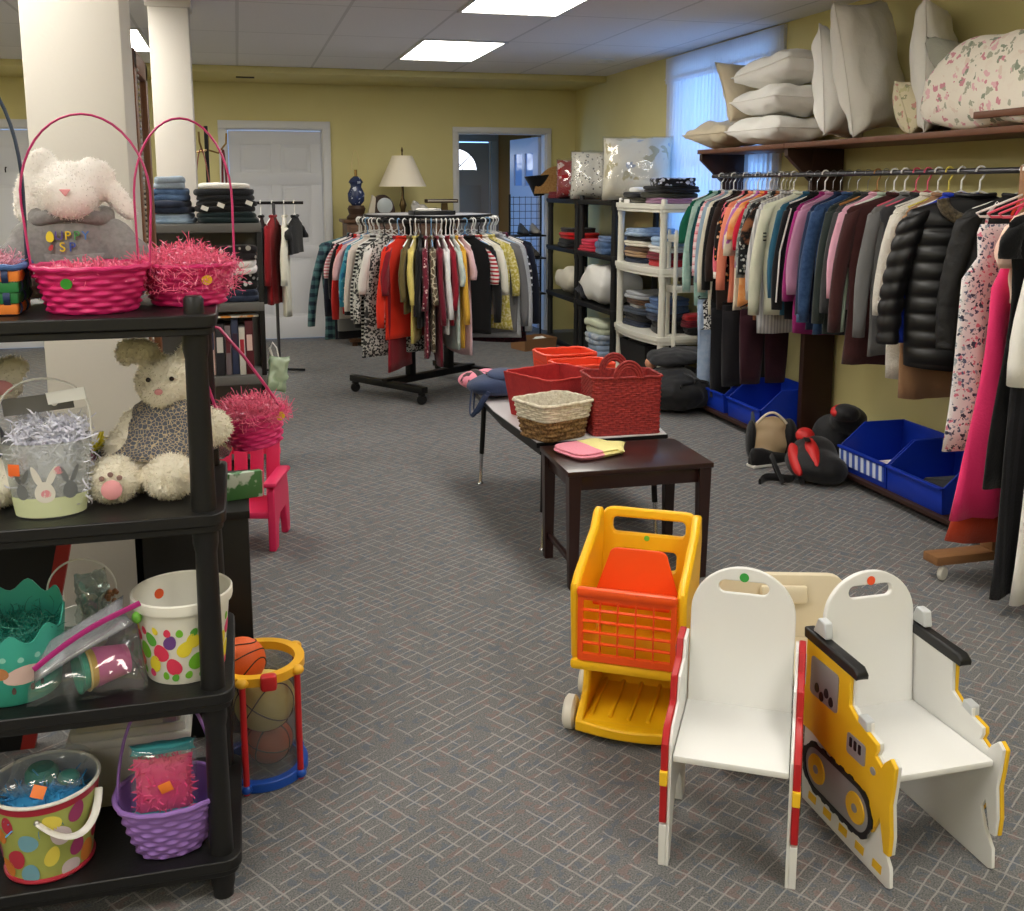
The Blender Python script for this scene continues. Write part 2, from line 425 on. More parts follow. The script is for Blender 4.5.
# entry hall behind the open doorway
HX0, HX1, HY = 1.75, 3.42, 12.0
wall_with_holes('wall_hall', 0, HY, .12, HX0, HX1, [(1.96, 2.92, 0, 2.02)], HALLW)
wall_with_holes('wall_hall_right', 1, HX1, .1, BY+.12, HY+.12, [], HALLW)
wall_with_holes('wall_hall_left', 1, HX0, -.1, BY+.12, HY+.12, [(10.6, 11.7, .5, 2.2)], HALLW)  # unseen opening, added so sky light reaches the hall
struct('ceiling_hall', BX(((HX0+HX1)/2, 11.2, CZ+.05), (1.9, 1.62, .1)), mat('hall ceiling', (190, 190, 190), .9))
GREYD = mat('grey entry door paint', (160, 146, 140), .55)
bm = B()
box(bm, (2.92+.045, HY-.012, 1.05), (.09, .024, 2.1), .005); box(bm, (1.96-.045, HY-.012, 1.05), (.09, .024, 2.1), .005); box(bm, (2.44, HY-.0125, 2.065), (1.14, .026, .09), .005)
struct('trim_5', bm, mat('grey trim paint', (160, 156, 160), .5))
FANX, FANZ, FANR = 2.50-1.97, 1.675, .255
fan = arc(FANX, FANZ, FANR, 0, 180, 24, .25)
d3 = struct('door_3', prism(B(), [(0, 0), (.94, 0), (.94, 2.0), (0, 2.0)], .045, [fan]), GREYD, smooth=False, loc=(1.97, HY+.03, .005))
bm = B()
for zl, zh in ((.2, .75), (.88, 1.5)):
    for x in (.26, .68): box(bm, (x, -.004, (zl+zh)/2), (.3, .012, zh-zl), .004)
struct('door_panel', bm, GREYD, parent=d3)
DAY = mat('bright daylight pane', (235, 242, 255), .3, emit=3.2)
struct('fanlight_pane', prism(B(), fan, .006, off=.02), DAY, parent=d3, smooth=False)
bm = B()
for a in (45, 90, 135): box(bm, (FANX+.12*math.cos(math.radians(a)), .012, FANZ+.12*math.sin(math.radians(a))), (.26, .014, .012), rot=Matrix.Rotation(-math.radians(a), 3, 'Y'))
box(bm, (FANX, .012, FANZ+.006), (.5, .014, .014)); tube(bm, [(x, .012, z) for x, z in arc(FANX, FANZ, .09, 0, 180, 10)], .006, 6)
struct('fanlight_muntin', bm, GREYD, parent=d3)
# the inner hall door standing open, two small panes at its top
lw, lh = .86, 2.0
pn = [(.15, 1.50, .40, 1.84), (.48, 1.50, .73, 1.84)]
bm = prism(B(), [(0, 0), (lw, 0), (lw, lh), (0, lh)], .04, [[(a, b), (c, b), (c, d), (a, d)] for a, b, c, d in pn], off=-.02)
for zl, zh in ((.2, .75), (.88, 1.38)):
    for x in (.275, .605): box(bm, (x, 0, (zl+zh)/2), (.22, .056, zh-zl), .006)
d4 = struct('door_4', bm, mat('daylight-tinted white door', (196, 204, 222), .35), smooth=False, loc=(3.06, 10.41, .005), rot=(0, 0, PI/2+.09))  # white door; the bluish daylight on it is put into the colour
for a, b, c, d in pn:
    struct('door_pane', BX(((a+c)/2, 0, (b+d)/2), (c-a, .008, d-b)), mat('pane with blue reflection tint', (150, 185, 235), .08, spec=.8), parent=d4)  # blue reflection in the glass is painted as the pane colour
struct('door_hinge', BX((.0, -.03, 1.75), (.014, .02, .1), .003), TRIM, parent=d4)

# columns
bm = box(B(), (-.46, 3.57, CZ/2), (.28, .34, CZ), .006)
struct('pillar_1', bm, COLM)
bm = box(B(), (-.325, 6.2, CZ/2), (.21, .21, CZ), .005); box(bm, (-.325, 6.2, CZ-.03), (.24, .24, .055), .006)
struct('pillar_2', bm, COLM)

# window with sheer curtain
wf = B()
for y in (6.15, 6.93, 7.71): box(wf, (RX+.07, y, 1.685), (.06, .06, 1.47), .004)
for z in (.98, 1.69, 2.39): box(wf, (RX+.07, 6.93, z), (.055, 1.6, .06), .004)
win = struct('window_1', wf, TRIM)
gm = bpy.data.materials.new('window glass'); gm.use_nodes = True; nt = gm.node_tree
t = nt.nodes.new('ShaderNodeBsdfTransparent'); g = nt.nodes.new('ShaderNodeBsdfGlossy'); g.inputs['Roughness'].default_value = .03; mx = nt.nodes.new('ShaderNodeMixShader'); mx.inputs[0].default_value = .06
nt.links.new(t.outputs[0], mx.inputs[1]); nt.links.new(g.outputs[0], mx.inputs[2]); nt.links.new(mx.outputs[0], nt.nodes['Material Output'].inputs[0])
for y in (6.54, 7.32): struct('window_glass', BX((RX+.08, y, 1.685), (.004, .72, 1.4)), gm, parent=win)
struct('window_sill', BX((RX-.01, 6.93, .93), (.08, 1.75, .04), .006), TRIM, parent=win)
bm = B()
for y in (6.08, 7.78): box(bm, (RX-.01, y, 1.70), (.022, .08, 1.58), .004)
box(bm, (RX-.0115, 6.93, 2.465), (.025, 1.782, .088), .004)
struct('window_casing', bm, TRIM, parent=win)
def sheer(nm, c, tl, tp):
    m = bpy.data.materials.new(nm); m.use_nodes = True; nt = m.node_tree; N = nt.nodes
    d = N.new('ShaderNodeBsdfDiffuse'); d.inputs[0].default_value = (*lin(c), 1); tr = N.new('ShaderNodeBsdfTranslucent'); tr.inputs[0].default_value = (*lin(c), 1); tt = N.new('ShaderNodeBsdfTransparent')
    a = N.new('ShaderNodeMixShader'); a.inputs[0].default_value = tl; b = N.new('ShaderNodeMixShader'); b.inputs[0].default_value = tp
    L = nt.links; L.new(d.outputs[0], a.inputs[1]); L.new(tr.outputs[0], a.inputs[2]); L.new(a.outputs[0], b.inputs[1]); L.new(tt.outputs[0], b.inputs[2]); L.new(b.outputs[0], N['Material Output'].inputs[0])
    return m
SHEER = sheer('white sheer voile', (240, 242, 248), .62, .14)
def gathered(y0, y1, z0, z1, x, per, amp, n=220, nz=12):
    bm = B(); rows = []
    for k in range(nz+1):
        z = z0+(z1-z0)*k/nz; row = []
        for i in range(n+1):
            y = y0+(y1-y0)*i/n
            a = amp*(1-.4*k/nz)*(1+.5*noise.noise(V((y*3, 0, 1))))
            row.append(bm.verts.new((x+a*math.sin(2*PI*y/per+1.5*noise.noise(V((y*2, z*.6, 3))))+.006*noise.noise(V((y*9, z*2, 7))), y, z)))
        rows.append(row)
    for k in range(nz):
        for i in range(n): bm.faces.new((rows[k][i], rows[k][i+1], rows[k+1][i+1], rows[k+1][i]))
    return bm
cur = thing('sheer_curtain', 'white gathered sheer curtain glowing with daylight over the window behind the shelving', 'curtain', (RX-.050, 6.93, 2.33))
obj('panel', gathered(-.90, .88, -1.42, .02, 0, .062, .021), SHEER, cur, smooth='all')
obj('valance', gathered(-.91, .89, -.03, .165, -.012, .035, .008, 260, 4), SHEER, cur, smooth='all')
obj('curtain_rod', tube(B(), [(-.004, -.93, .005), (-.004, .91, .005)], .006, 10), mat('white rod', (225, 225, 228), .4), cur)

# ceiling light panels
DIFF = mat('lit diffuser', (255, 250, 240), .5, emit=LIGHT)
FRM = mat('light frame', (205, 205, 205), .4)
where = {(1, 0): 'bright ceiling light panel above the round clothes rack', (1, 1): 'bright ceiling light panel cut off by the top edge of the view', (0, 0): 'ceiling light panel glimpsed between the two white columns'}
for i, x in enumerate((-1.197, 1.297, -3.70)):
    for j, y in enumerate((7.345, 4.985, 2.625, .265, -2.095)):
        lb = where.get(((1, 0, 2)[i], j), 'recessed ceiling light panel outside the view')
        t = thing('ceiling_light', lb, 'ceiling light', (x+.3135, y+.59, CZ), group='ceiling light panels')
        f = B()
        for sx in (-1, 1): box(f, (sx*.302, 0, -.004), (.022, 1.17, .014), .002)
        for sy in (-1, 1): box(f, (0, sy*.579, -.004), (.626, .022, .014), .002)
        obj('frame', f, FRM, t)
        obj('diffuser', BX((0, 0, -.003), (.585, 1.14, .006)), DIFF, t)
t = thing('ceiling_vent', 'round white ceiling vent near the corner above the black shelving', 'vent', (2.94, 8.2, CZ))
obj('vent_ring', lathe(B(), [(.10, 0), (.10, -.008), (.06, -.014), (.055, -.006), (.02, -.012), (0, -.012)], 28), TRIM, t)
t = thing('soffit_vent', 'small dark slotted vent under the yellow soffit above the white door', 'vent', (.11, 9.75, 2.465))
obj('vent_plate', BX((0, 0, -.004), (.16, .07, .008), .002), mat('dark vent', (52, 46, 38), .6), t)
# ------------------------------------------------------------------ shared makers
WHITEP = mat('white plastic', (232, 230, 224), .4)
def shelving(name, label, loc, rz, w, d, zs, m, th=.04, pr=.024, bow=0., group=None, inset=.042, cat='shelf unit', cap=True):
    t = thing(name, label, cat, loc, rz, group)
    for z in zs:
        r = .035
        o = arc(w-r, d-r, r, 0, 90, 4)+arc(r, d-r, r, 90, 180, 4)+arc(r, r, r, 180, 270, 4)
        if bow: o += [(r+(w-2*r)*i/10, -bow*math.sin(PI*i/10)) for i in range(1, 10)]
        o += arc(w-r, r, r, 270, 360, 4)
        b = prism(B(), o, th*.62, plane='xy', off=z-th*.62)
        cx, cy = w/2, d/2
        o2 = [(cx+(x-cx)*(1-.012/w), cy+(y-cy)*(1-.012/d)) for x, y in o]
        prism(b, o2, th*.38, plane='xy', off=z-th)
        obj('shelf', b, m, t, bevel=.004)
    for x in (inset, w-inset):
        for y in (inset, d-inset):
            b = B(); pr2 = [(pr, 0)]
            prev = 0
            for z in zs:
                pr2 += [(pr*1.0, max(z-th-.05, prev)), (pr*1.18, max(z-th-.03, prev+.005)), (pr*1.18, z-th-.001)]
                prev = z
                lathe(b, [(pr*1.15, 0 if z == zs[0] else 0)], 2) if False else None
            lathe(b, [(0, 0)]+pr2, 18, (x, y, 0))
            if cap: lathe(b, [(pr*.9, zs[-1]-.001), (pr*.9, zs[-1]+.028), (pr*.7, zs[-1]+.034), (0, zs[-1]+.034)], 18, (x, y, 0))
            obj('post', b, m, t)
    return t
def weave_body(bm, rt, rb, h, sy=1., rows=9, stakes=22, amp=.0035, p=2., th=.004, z0=0., flare=1.):
    stakes = stakes//2*2; n = stakes*4; outer = []; inner = []
    def R(a):
        c, s = abs(math.cos(a)), abs(math.sin(a)); return 1/((c**p+s**p)**(1/p))
    m = 4
    for k in range(rows*m+1):
        f = k/(rows*m); r = rb+(rt-rb)*f**flare; ro = []; ri = []; ph = (k % m)/m; row = min(k//m, rows-1)
        g = math.sin(PI*ph)
        for j in range(n):
            a = 2*PI*j/n; q = -amp*.9+amp*g*(1.0+1.0*math.cos(PI*j/4)*(1 if row % 2 else -1))
            rr = (r+q)*R(a); ro.append(V((rr*math.cos(a), rr*sy*math.sin(a), z0+h*f)))
            if k % 2 == 0: rr = (r-amp-th)*R(a); ri.append(V((rr*math.cos(a), rr*sy*math.sin(a), z0+h*f)))
        outer.append(ro)
        if ri: inner.append(ri)
    loft(bm, outer, False); loft(bm, inner, False)
    for rg in (outer[0], inner[0]):
        bm.faces.new([bm.verts.new(v) for v in rg])
    return bm
def rim_loop(rt, sy, z, p=2., n=44):
    out = []
    for j in range(n):
        a = 2*PI*j/n; c, s = abs(math.cos(a)), abs(math.sin(a)); r = rt/((c**p+s**p)**(1/p))
        out.append((r*math.cos(a), r*sy*math.sin(a), z+.0015*math.sin(j*PI/1.5)))
    return out
def hoop(rx, hw, z0, ztop, r, ry=None, n=28, y=0., m=None):
    """handle rising from the rim at +-rx, bulging to hw, top at ztop"""
    pts = []
    zc = z0+(ztop-z0)*.48
    for i in range(n+1):
        a = PI*(-.22+1.44*i/n); x = hw*math.cos(a); z = zc+(ztop-zc)*math.sin(a)
        if a < 0 or a > PI:
            f = min(1, abs(a if a < 0 else a-PI)/(.22*PI)); x = math.copysign(hw+(rx-hw)*f, x); z = zc+(z0-zc)*f
        pts.append((x, y, z))
    return tube(B(), pts, r, 8, ry=ry)
def strands(bm, n, place, length, width, seed, curl=1.6, segs=5, up=.3):
    rr = random.Random(seed)
    for _ in range(n):
        p = V(place(rr)); d = V((rr.uniform(-1, 1), rr.uniform(-1, 1), rr.uniform(-.6, .8)+up)).normalized()
        s = d.orthogonal().normalized()*width; L = length*rr.uniform(.5, 1.2)/segs; row = [(bm.verts.new(p-s), bm.verts.new(p+s))]
        ax = V((rr.uniform(-1, 1), rr.uniform(-1, 1), rr.uniform(-1, 1))).normalized()
        for k in range(segs):
            d = (Matrix.Rotation(curl*rr.uniform(.1, .5), 3, ax) @ d); p = p+d*L
            row.append((bm.verts.new(p-s), bm.verts.new(p+s)))
        for a, b in zip(row, row[1:]): bm.faces.new((a[0], a[1], b[1], b[0]))
    return bm
def in_bowl(cx, cy, z, r, h, sy=1.):
    def f(rr):
        a = rr.uniform(0, 2*PI); q = math.sqrt(rr.random())
        return (cx+r*q*math.cos(a), cy+r*q*sy*math.sin(a), z+h*(1-q*q)*rr.uniform(.3, 1))
    return f
def sticker(parent, loc, c, rot, r=.011, square=False, name='price_sticker'):
    m = mat('sticker %d %d %d' % c, c, .5)
    b = BX((0, 0, 0), (r*2, .0012, r*1.9), .0003) if square else lathe(B(), [(0, .0008), (r, .0008), (r, 0), (0, 0)], 20)
    if not square: bmesh.ops.rotate(b, matrix=Matrix.Rotation(PI/2, 3, 'X'), verts=b.verts)
    o = obj(name, b, m, parent, loc=loc, rot=rot); return o
def surf_decal(bm, outline, th0, rz, off=.0009, sy=1.):
    """outline [(arc length, z)] wrapped on a tapered round wall; rz(z) gives the radius; th0 the bearing"""
    cs, cz = sum(p[0] for p in outline)/len(outline), sum(p[1] for p in outline)/len(outline)
    def P(s, z):
        r = rz(z)+off; a = th0+s/rz(z); return bm.verts.new((r*math.cos(a), r*sy*math.sin(a), z))
    c = P(cs, cz); v = [P(*p) for p in outline]; mid = [P(cs+(p[0]-cs)*.5, cz+(p[1]-cz)*.5) for p in outline]
    for i in range(len(v)):
        j = (i+1) % len(v)
        bm.faces.new((mid[i], mid[j], c)); bm.faces.new((v[i], v[j], mid[j], mid[i]))
    return bm
def egg(s, z, a, b, tilt=0., n=18):
    o = []
    for i in range(n):
        t = 2*PI*i/n; x = a*math.cos(t)*(1-.16*math.sin(t)); y = b*math.sin(t); o.append((s+x*math.cos(tilt)-y*math.sin(tilt), z+x*math.sin(tilt)+y*math.cos(tilt)))
    return o
def clear_mat(nm, c=(250, 252, 253), gl=.09, al=.04, rough=.08, bump=.0):
    m = bpy.data.materials.new(nm); m.use_nodes = True; nt = m.node_tree; N = nt.nodes; L = nt.links
    t = N.new('ShaderNodeBsdfTransparent'); t.inputs[0].default_value = (*lin(c), 1); g = N.new('ShaderNodeBsdfGlossy'); g.inputs['Roughness'].default_value = rough
    d = N.new('ShaderNodeBsdfDiffuse'); d.inputs[0].default_value = (*lin(c), 1)
    a = N.new('ShaderNodeMixShader'); a.inputs[0].default_value = al; b = N.new('ShaderNodeMixShader'); b.inputs[0].default_value = gl
    L.new(t.outputs[0], a.inputs[1]); L.new(d.outputs[0], a.inputs[2]); L.new(a.outputs[0], b.inputs[1]); L.new(g.outputs[0], b.inputs[2]); L.new(b.outputs[0], N['Material Output'].inputs[0])
    return m
CLEAR = clear_mat('clear film')
FROST = clear_mat('frosted clear plastic', (246, 248, 246), .06, .22, .25)

# ------------------------------------------------------------------ black rack with the Easter things
T1, T2, T3, T4 = 1.256, .859, .478, .102
RBLK = mat('black rack plastic', (24, 24, 25), .42, bump=.06, bscale=150)
shelving('shelf_rack', 'black plastic four-tier rack holding the Easter baskets, buckets and plush rabbits', (-.98, 2.03, 0), 0, .93, .43, (T4, T3, T2, T1), RBLK, pr=.0215)
T1, T2, T3, T4 = T1+.0012, T2+.0012, T3+.0012, T4+.0012

PINK = mat('hot pink basket', (214, 40, 112), .45)
PINKH = mat('pink handle', (206, 62, 122), .4)
PGRASS = mat('pink shredded film', (240, 112, 150), .22, spec=.9)
def pink_basket(label, loc, rt, h, hw, ztop, rz, stick, tilt=None, at=None):
    t = thing('easter_basket', label, 'basket', loc, rz, 'pink Easter baskets', rot=tilt)
    obj('woven_body', weave_body(B(), rt, rt*.78, h, 1., 8, 20), PINK, t, angle=80)
    obj('rim', tube(B(), rim_loop(rt+.001, 1., h), .005, 8, True), PINK, t)
    obj('handle', hoop(rt, hw, h*.75, ztop, .0024, .0052), PINKH, t)
    if stick: sticker(t, at or (-.02, -rt*.985, h*.72), stick, (.2, 0, 0), .0105)
    return t
pink_basket('pink woven basket with a green sticker, in front of the plush rabbit in grey', (-.285, 2.165, T1), .108, .088, .119, .380, 0, (60, 150, 50), None, (-.032, -.105, .062))
pink_basket('pink woven basket with a yellow sticker, heaped with pink shred at the rack corner', (-.108, 2.25, T1), .096, .082, .097, .380, .12, (240, 200, 40), None, (.03, -.091, .055))
tag(obj('easter_grass', strands(B(), 1300, in_bowl(-.285, 2.165, T1+.072, .092, .016), .026, .0010, 3), PGRASS, smooth=False, norm=False), 'pink shredded grass filling the basket with the green sticker', 'shredded grass', kind='stuff')
def overflow(rr):
    a = rr.uniform(0, 2*PI); q = math.sqrt(rr.random())*1.12
    return (-.115+.098*q*math.cos(a), 2.25+.098*q*math.sin(a), T1+.078+.040*max(0, 1-q*q)*rr.uniform(.2, 1)-(.05*rr.random() if q > 1 else 0))
tag(obj('easter_grass', strands(B(), 2300, overflow, .034, .0009, 4), PGRASS, smooth=False, norm=False), 'pink shredded grass spilling over the basket with the yellow sticker', 'shredded grass', kind='stuff')
hb = pink_basket('small pink woven basket hanging by its handle off the rack corner', (.022, 2.40, .905), .072, .076, .078, .32, .5, (240, 200, 40), None, (.058, -.05, .066))
hb.rotation_euler = (0, -.16, .1)
for c in list(hb.children):
    if c.name.startswith('handle'): bpy.data.objects.remove(c)
obj('handle', tube(B(), [(-.07, 0, .06), (-.082, .0, .16), (-.072, 0, .26), (-.052, 0, .300), (-.030, 0, .285), (.010, 0, .21), (.045, 0, .13), (.072, 0, .06)], .0035, 8, ry=.006), PINKH, hb)
tag(obj('easter_grass', strands(B(), 1900, lambda rr: in_bowl(.012, 2.40, .975, .080, .040)(rr), .038, .0009, 5), PGRASS, smooth=False, norm=False), 'pink shredded grass bursting out of the hanging basket', 'shredded grass', kind='stuff')

# woven multicolour basket cut by the frame edge
t = thing('easter_basket', 'square splint basket woven in orange, green and navy beside the grey-clad rabbit', 'basket', (-.475, 2.17, T1), 0)
cols = [(226, 128, 48), (40, 120, 62), (40, 120, 62), (226, 128, 48)]
NAVY = mat('navy splint', (34, 52, 92), .6)
S = .068
for k, c in enumerate(cols):
    z = .012+k*.021; s = S*(.9+.1*k/3); b = B()
    for a in range(4): box(b, (rotz(a*PI/2) @ V((0, -s, z))), (2*s, .003, .0195) if a % 2 == 0 else (2*s, .003, .0195), .001, rotz(a*PI/2))
    obj('splint_band', b, mat('splint %d' % c[0], c, .6), t)
for a in range(4):
    for q_, x in enumerate((-.045, -.015, .015, .045)):
        rg = []
        for k in range(17):
            z = .003+.084*k/16; y = -(S*(.9+.1*min(1, max(0, (z-.012)/.063)))+.0012+.0042*math.sin(PI*(z-.002)/.021+(PI if q_ % 2 else 0)))
            rg.append([rotz(a*PI/2) @ V((x+dx, y+dy, z)) for dx, dy in ((-.006, -.001), (.006, -.001), (.006, .001), (-.006, .001))])
        obj('stake', loft(B(), rg, True), NAVY, t)
obj('base', BX((0, 0, .003), (.118, .118, .005)), NAVY, t)
obj('rim', tube(B(), rim_loop(S+.003, 1, .092, 9.), .006, 8, True), mat('blue rim splint', (70, 104, 160), .6), t)
obj('handle', hoop(S+.004, S+.008, .05, .45, .0035, .006), mat('dark blue handle', (42, 58, 78), .5), t)
tag(obj('easter_grass', strands(B(), 500, in_bowl(-.475, 2.17, T1+.085, .055, .03), .04, .0011, 6), mat('pale pink shred', (232, 170, 190), .4), smooth=False, norm=False), 'pale pink shred in the square splint basket', 'shredded grass', kind='stuff')

# plush rabbits
def fur_mat(nm, c):
    m = bpy.data.materials.new(nm); m.use_nodes = True; nt = m.node_tree; N = nt.nodes
    d = N.new('ShaderNodeBsdfDiffuse'); d.inputs[0].default_value = (*lin(c), 1); tr = N.new('ShaderNodeBsdfTranslucent'); tr.inputs[0].default_value = (*lin(c), 1)
    a = N.new('ShaderNodeMixShader'); a.inputs[0].default_value = .5
    L = nt.links; L.new(d.outputs[0], a.inputs[1]); L.new(tr.outputs[0], a.inputs[2]); L.new(a.outputs[0], N['Material Output'].inputs[0]); return m
FURH = fur_mat('white plush hair', (248, 244, 240)); FURHC = fur_mat('cream plush hair', (246, 240, 226))
FUR = mat('white plush fur', (246, 242, 238), .95, sheen=.4)
FURC = mat('cream plush fur', (244, 238, 222), .95, sheen=.4)
PINKF = mat('pink felt', (232, 160, 165), .8)
HOOD = fab('grey sweatshirt fleece', (128, 126, 127), ('noise', (142, 140, 140), 90))
def rx(a): return Matrix.Rotation(a, 3, 'X')
def ry(a): return Matrix.Rotation(a, 3, 'Y')
t = thing('plush_rabbit', 'white plush rabbit in a grey hooded sweatshirt, sitting on the top shelf', 'plush toy', (-.338, 2.335, T1+.010))
t.scale = (.94, .94, .96)
body = blobmesh('rabbit_body', [((0, 0, .11), (.085, .07, .11)), ((0, -.012, .235), (.07, .06, .06)), ((.006, -.068, .218), (.058, .045, .048)), ((-.02, -.066, .212), (.03, .026, .026)), ((.03, -.066, .212), (.03, .026, .026)),
    ((-.062, .012, .282), (.036, .022, .046), ry(.5)), ((-.088, .012, .225), (.032, .020, .070), ry(.22)), ((.055, .012, .275), (.045, .02, .028), ry(.5)), ((.092, .012, .222), (.025, .018, .070), ry(-.62)),
    ((-.105, -.02, .035), (.045, .055, .035)), ((.115, -.02, .035), (.045, .055, .035)), ((-.07, 0, .04), (.06, .05, .04)), ((.07, 0, .04), (.06, .05, .04))], FUR, t, .009, 3, .003, 45)
fur('fur', body, 9000, .006, FURH, body, 2, .0016)
hood = blobmesh('hoodie', [((0, 0, .10), (.1, .083, .09)), ((0, -.005, .15), (.088, .072, .045)), ((-.085, -.02, .125), (.045, .04, .05), ry(.6)), ((-.118, -.045, .085), (.04, .038, .045), ry(.35)), ((.09, -.02, .125), (.045, .04, .05), ry(-.6)), ((.126, -.045, .09), (.042, .038, .045), ry(-.35)), ((-.13, -.06, .055), (.03, .03, .025)), ((.138, -.06, .06), (.03, .03, .025))], HOOD, t, .01, 5, .003, 25, 3)
obj('hood_collar', tube(B(), [(.074*math.cos(a), -.006+.062*math.sin(a), .178+.006*math.sin(3*a)) for a in [2*PI*i/24 for i in range(24)]], .017, 10, True), HOOD, hood)
obj('pocket', cushion(B(), .062, .032, .008, (0.01, -.082, .07), rx(PI/2-.1), 5, 8, .001), HOOD, hood)
obj('nose', prism(B(), [(-.012, .006), (.012, .006), (0, -.009)], .006), PINKF, t, bevel=.002, loc=(.006, -.121, .230))
yy = -.0865
for i, (ch, c) in enumerate((('U', (88, 70, 150)), ('P', (232, 200, 40)), ('P', (60, 140, 70)), ('Y', (60, 110, 180)))):
    text_obj('lettering', ch, .026, mat('letter %d' % i, c, .6), hood, (-.018+.018*i, yy+.006-.001*i, .138), (PI/2-.14, 0, 0), .002)
for i, (ch, c) in enumerate((('S', (236, 206, 40)), ('P', (60, 90, 170)))):
    text_obj('lettering', ch, .028, mat('lettr %d' % i, c, .6), hood, (-.012+.02*i, yy+.002, .114), (PI/2-.08, 0, 0), .002)
obj('egg_print', prism(B(), egg(0, 0, .008, .012), .003), mat('egg yellow', (236, 214, 50), .6), hood, loc=(-.036, yy+.003, .137), rot=(-.14, 0, 0))
obj('egg_print', prism(B(), egg(0, 0, .004, .007), .003), mat('egg red', (190, 70, 70), .6), hood, loc=(-.035, yy+.001, .114), rot=(-.08, .5, 0))

DRESS = fab('grey mosaic print', (96, 100, 112), ('crack', (196, 178, 150), 115, .06))
t = thing('plush_rabbit', 'cream plush rabbit in a grey patterned dress, seated with both furry feet forward', 'plush toy', (-.165, 2.30, T2))
t.scale = (.93, .93, .92)
body = blobmesh('rabbit_body', [((0, 0, .11), (.078, .07, .11)), ((0, -.02, .245), (.068, .058, .06)), ((-.012, -.072, .228), (.04, .034, .033)), ((-.05, .0, .315), (.045, .026, .03), ry(.5)), ((-.085, -.012, .315), (.024, .018, .03)), ((.05, 0, .30), (.028, .02, .05), ry(.3)),
    ((-.075, -.03, .145), (.035, .03, .04), ry(.5)), ((-.105, -.055, .105), (.036, .036, .04), ry(.6)), ((.075, -.03, .15), (.035, .03, .04), ry(-.5)), ((.105, -.05, .135), (.036, .034, .042)),
    ((-.06, -.07, .045), (.05, .06, .042)), ((-.115, -.145, .052), (.058, .046, .054)), ((.02, -.08, .045), (.05, .06, .042)), ((.005, -.15, .05), (.056, .046, .052))], FURC, t, .009, 3, .004, 40, 5)
fur('fur', body, 12000, .009, FURHC, body, 4, .0018, .2)
b = B(); rings = []
for k, (z, r, sh) in enumerate([(.205, .052, 0), (.19, .075, 0), (.165, .085, -.005), (.135, .095, -.012), (.105, .115, -.022), (.083, .132, -.03)]):
    rings.append([V((sh+r*math.cos(a)*(1+.04*k/5*math.cos(9*a)), -.02+r*.82*math.sin(a)*(1+.05*k/5*math.cos(11*a)), z+.25*(-sh)*math.cos(a)*-.6)) for a in [2*PI*j/72 for j in range(72)]])
dr = obj('dress', loft(b, rings, True), DRESS, t, smooth='all')
obj('foot_pad', lathe(B(), [(0, .004), (.018, .003), (.022, 0)], 16), PINKF, t, loc=(-.112, -.196, .042), rot=(PI/2-.1, 0, 0))
for dx, dz in ((-.018, .068), (0, .076), (.018, .068)): obj('toe_pad', ball(B(), (-.113+dx, -.194, dz), (.006, .003, .006)), mat('brown felt', (150, 118, 110), .8), t)
obj('nose', ball(B(), (-.012, -.107, .237), (.009, .005, .007)), PINKF, t)
for x in (-.034, .016): obj('eye', ball(B(), (x, -.085, .262), .0055), mat('dark eye', (40, 30, 28), .2), t)

t = thing('plush_rabbit', 'plush rabbit with long pink-lined ears and a navy dress beside the clear bucket', 'plush toy', (-.60, 2.30, T2))
body = blobmesh('rabbit_body', [((0, 0, .11), (.075, .07, .11)), ((0, -.02, .23), (.068, .058, .06)), ((.07, -.02, .225), (.05, .022, .028), ry(-.1)), ((.115, -.02, .23), (.04, .02, .03)), ((.075, .0, .265), (.07, .025, .03), ry(.2)), ((.13, .0, .265), (.035, .022, .026)),
    ((-.09, -.1, .045), (.05, .06, .045)), ((.105, -.1, .045), (.055, .06, .048)), ((0, -.05, .05), (.12, .06, .045))], FURC, t, .01, 3, .003, 40, 8)
fur('fur', body, 7000, .008, FURHC, body, 8, .0017)
obj('ear_lining', ball(B(), (.108, -.042, .232), (.03, .004, .016)), PINKF, t)
obj('dress', loft(B(), [[V((r*math.cos(a), -.01+r*.9*math.sin(a), z)) for a in [2*PI*j/40 for j in range(40)]] for z, r in ((.19, .06), (.16, .09), (.1, .115), (.075, .13))]), fab('navy dress cloth', (36, 42, 58)), t, smooth='all')

# clear bucket of white shred
def decal_set(parent, name, rz, items, sy=1.):
    for nm, c, outline, th in items:
        obj(nm, surf_decal(B(), outline, th, rz, sy=sy), mat('print %d %d %d' % c, c, .6), parent, norm=True)
t = thing('bucket', 'clear oval bucket printed with grey bunnies, holding a bag of white paper shred', 'bucket', (-.385, 2.13, T2))
rz = lambda z: .064+.022*z/.15
obj('bucket_wall', lathe(B(), [(0, .003), (.063, .003), (.064, 0), (.0665, .02), (.086, .15), (.088, .152), (.0845, .15), (.064, .006), (0, .006)], 40, sy=.72), FROST, t)
obj('green_band', lathe(B(), [(.0655, .002), (.0713, .042+.0)], 40, sy=.725), mat('pale green band', (214, 222, 180), .5), t)
GB, WB = (120, 124, 128), (226, 222, 214)
items = []
for s, g, sc_ in ((-.045, GB, .8), (.0, WB, 1.1), (.048, GB, .9)):
    items += [('bunny_print', g, egg(s, .055, .017*sc_, .02*sc_), -PI/2), ('bunny_print', g, egg(s-.012*sc_, .088, .006*sc_, .02*sc_, .35), -PI/2), ('bunny_print', g, egg(s+.014*sc_, .088, .006*sc_, .02*sc_, -.45), -PI/2)]
items += [('flower_print', (226, 150, 160), egg(s, z, .009, .008), -PI/2) for s, z in ((-.07, .092), (.028, .098), (.002, .052))]
decal_set(t, 'print', rz, items, .74)
obj('handle', hoop(.085, .083, .14, .27, .0022, .0045), WHITEP, t)
sticker(t, (-.05, -.062, .105), (240, 110, 50), (0, 0, -.45), .012, True)
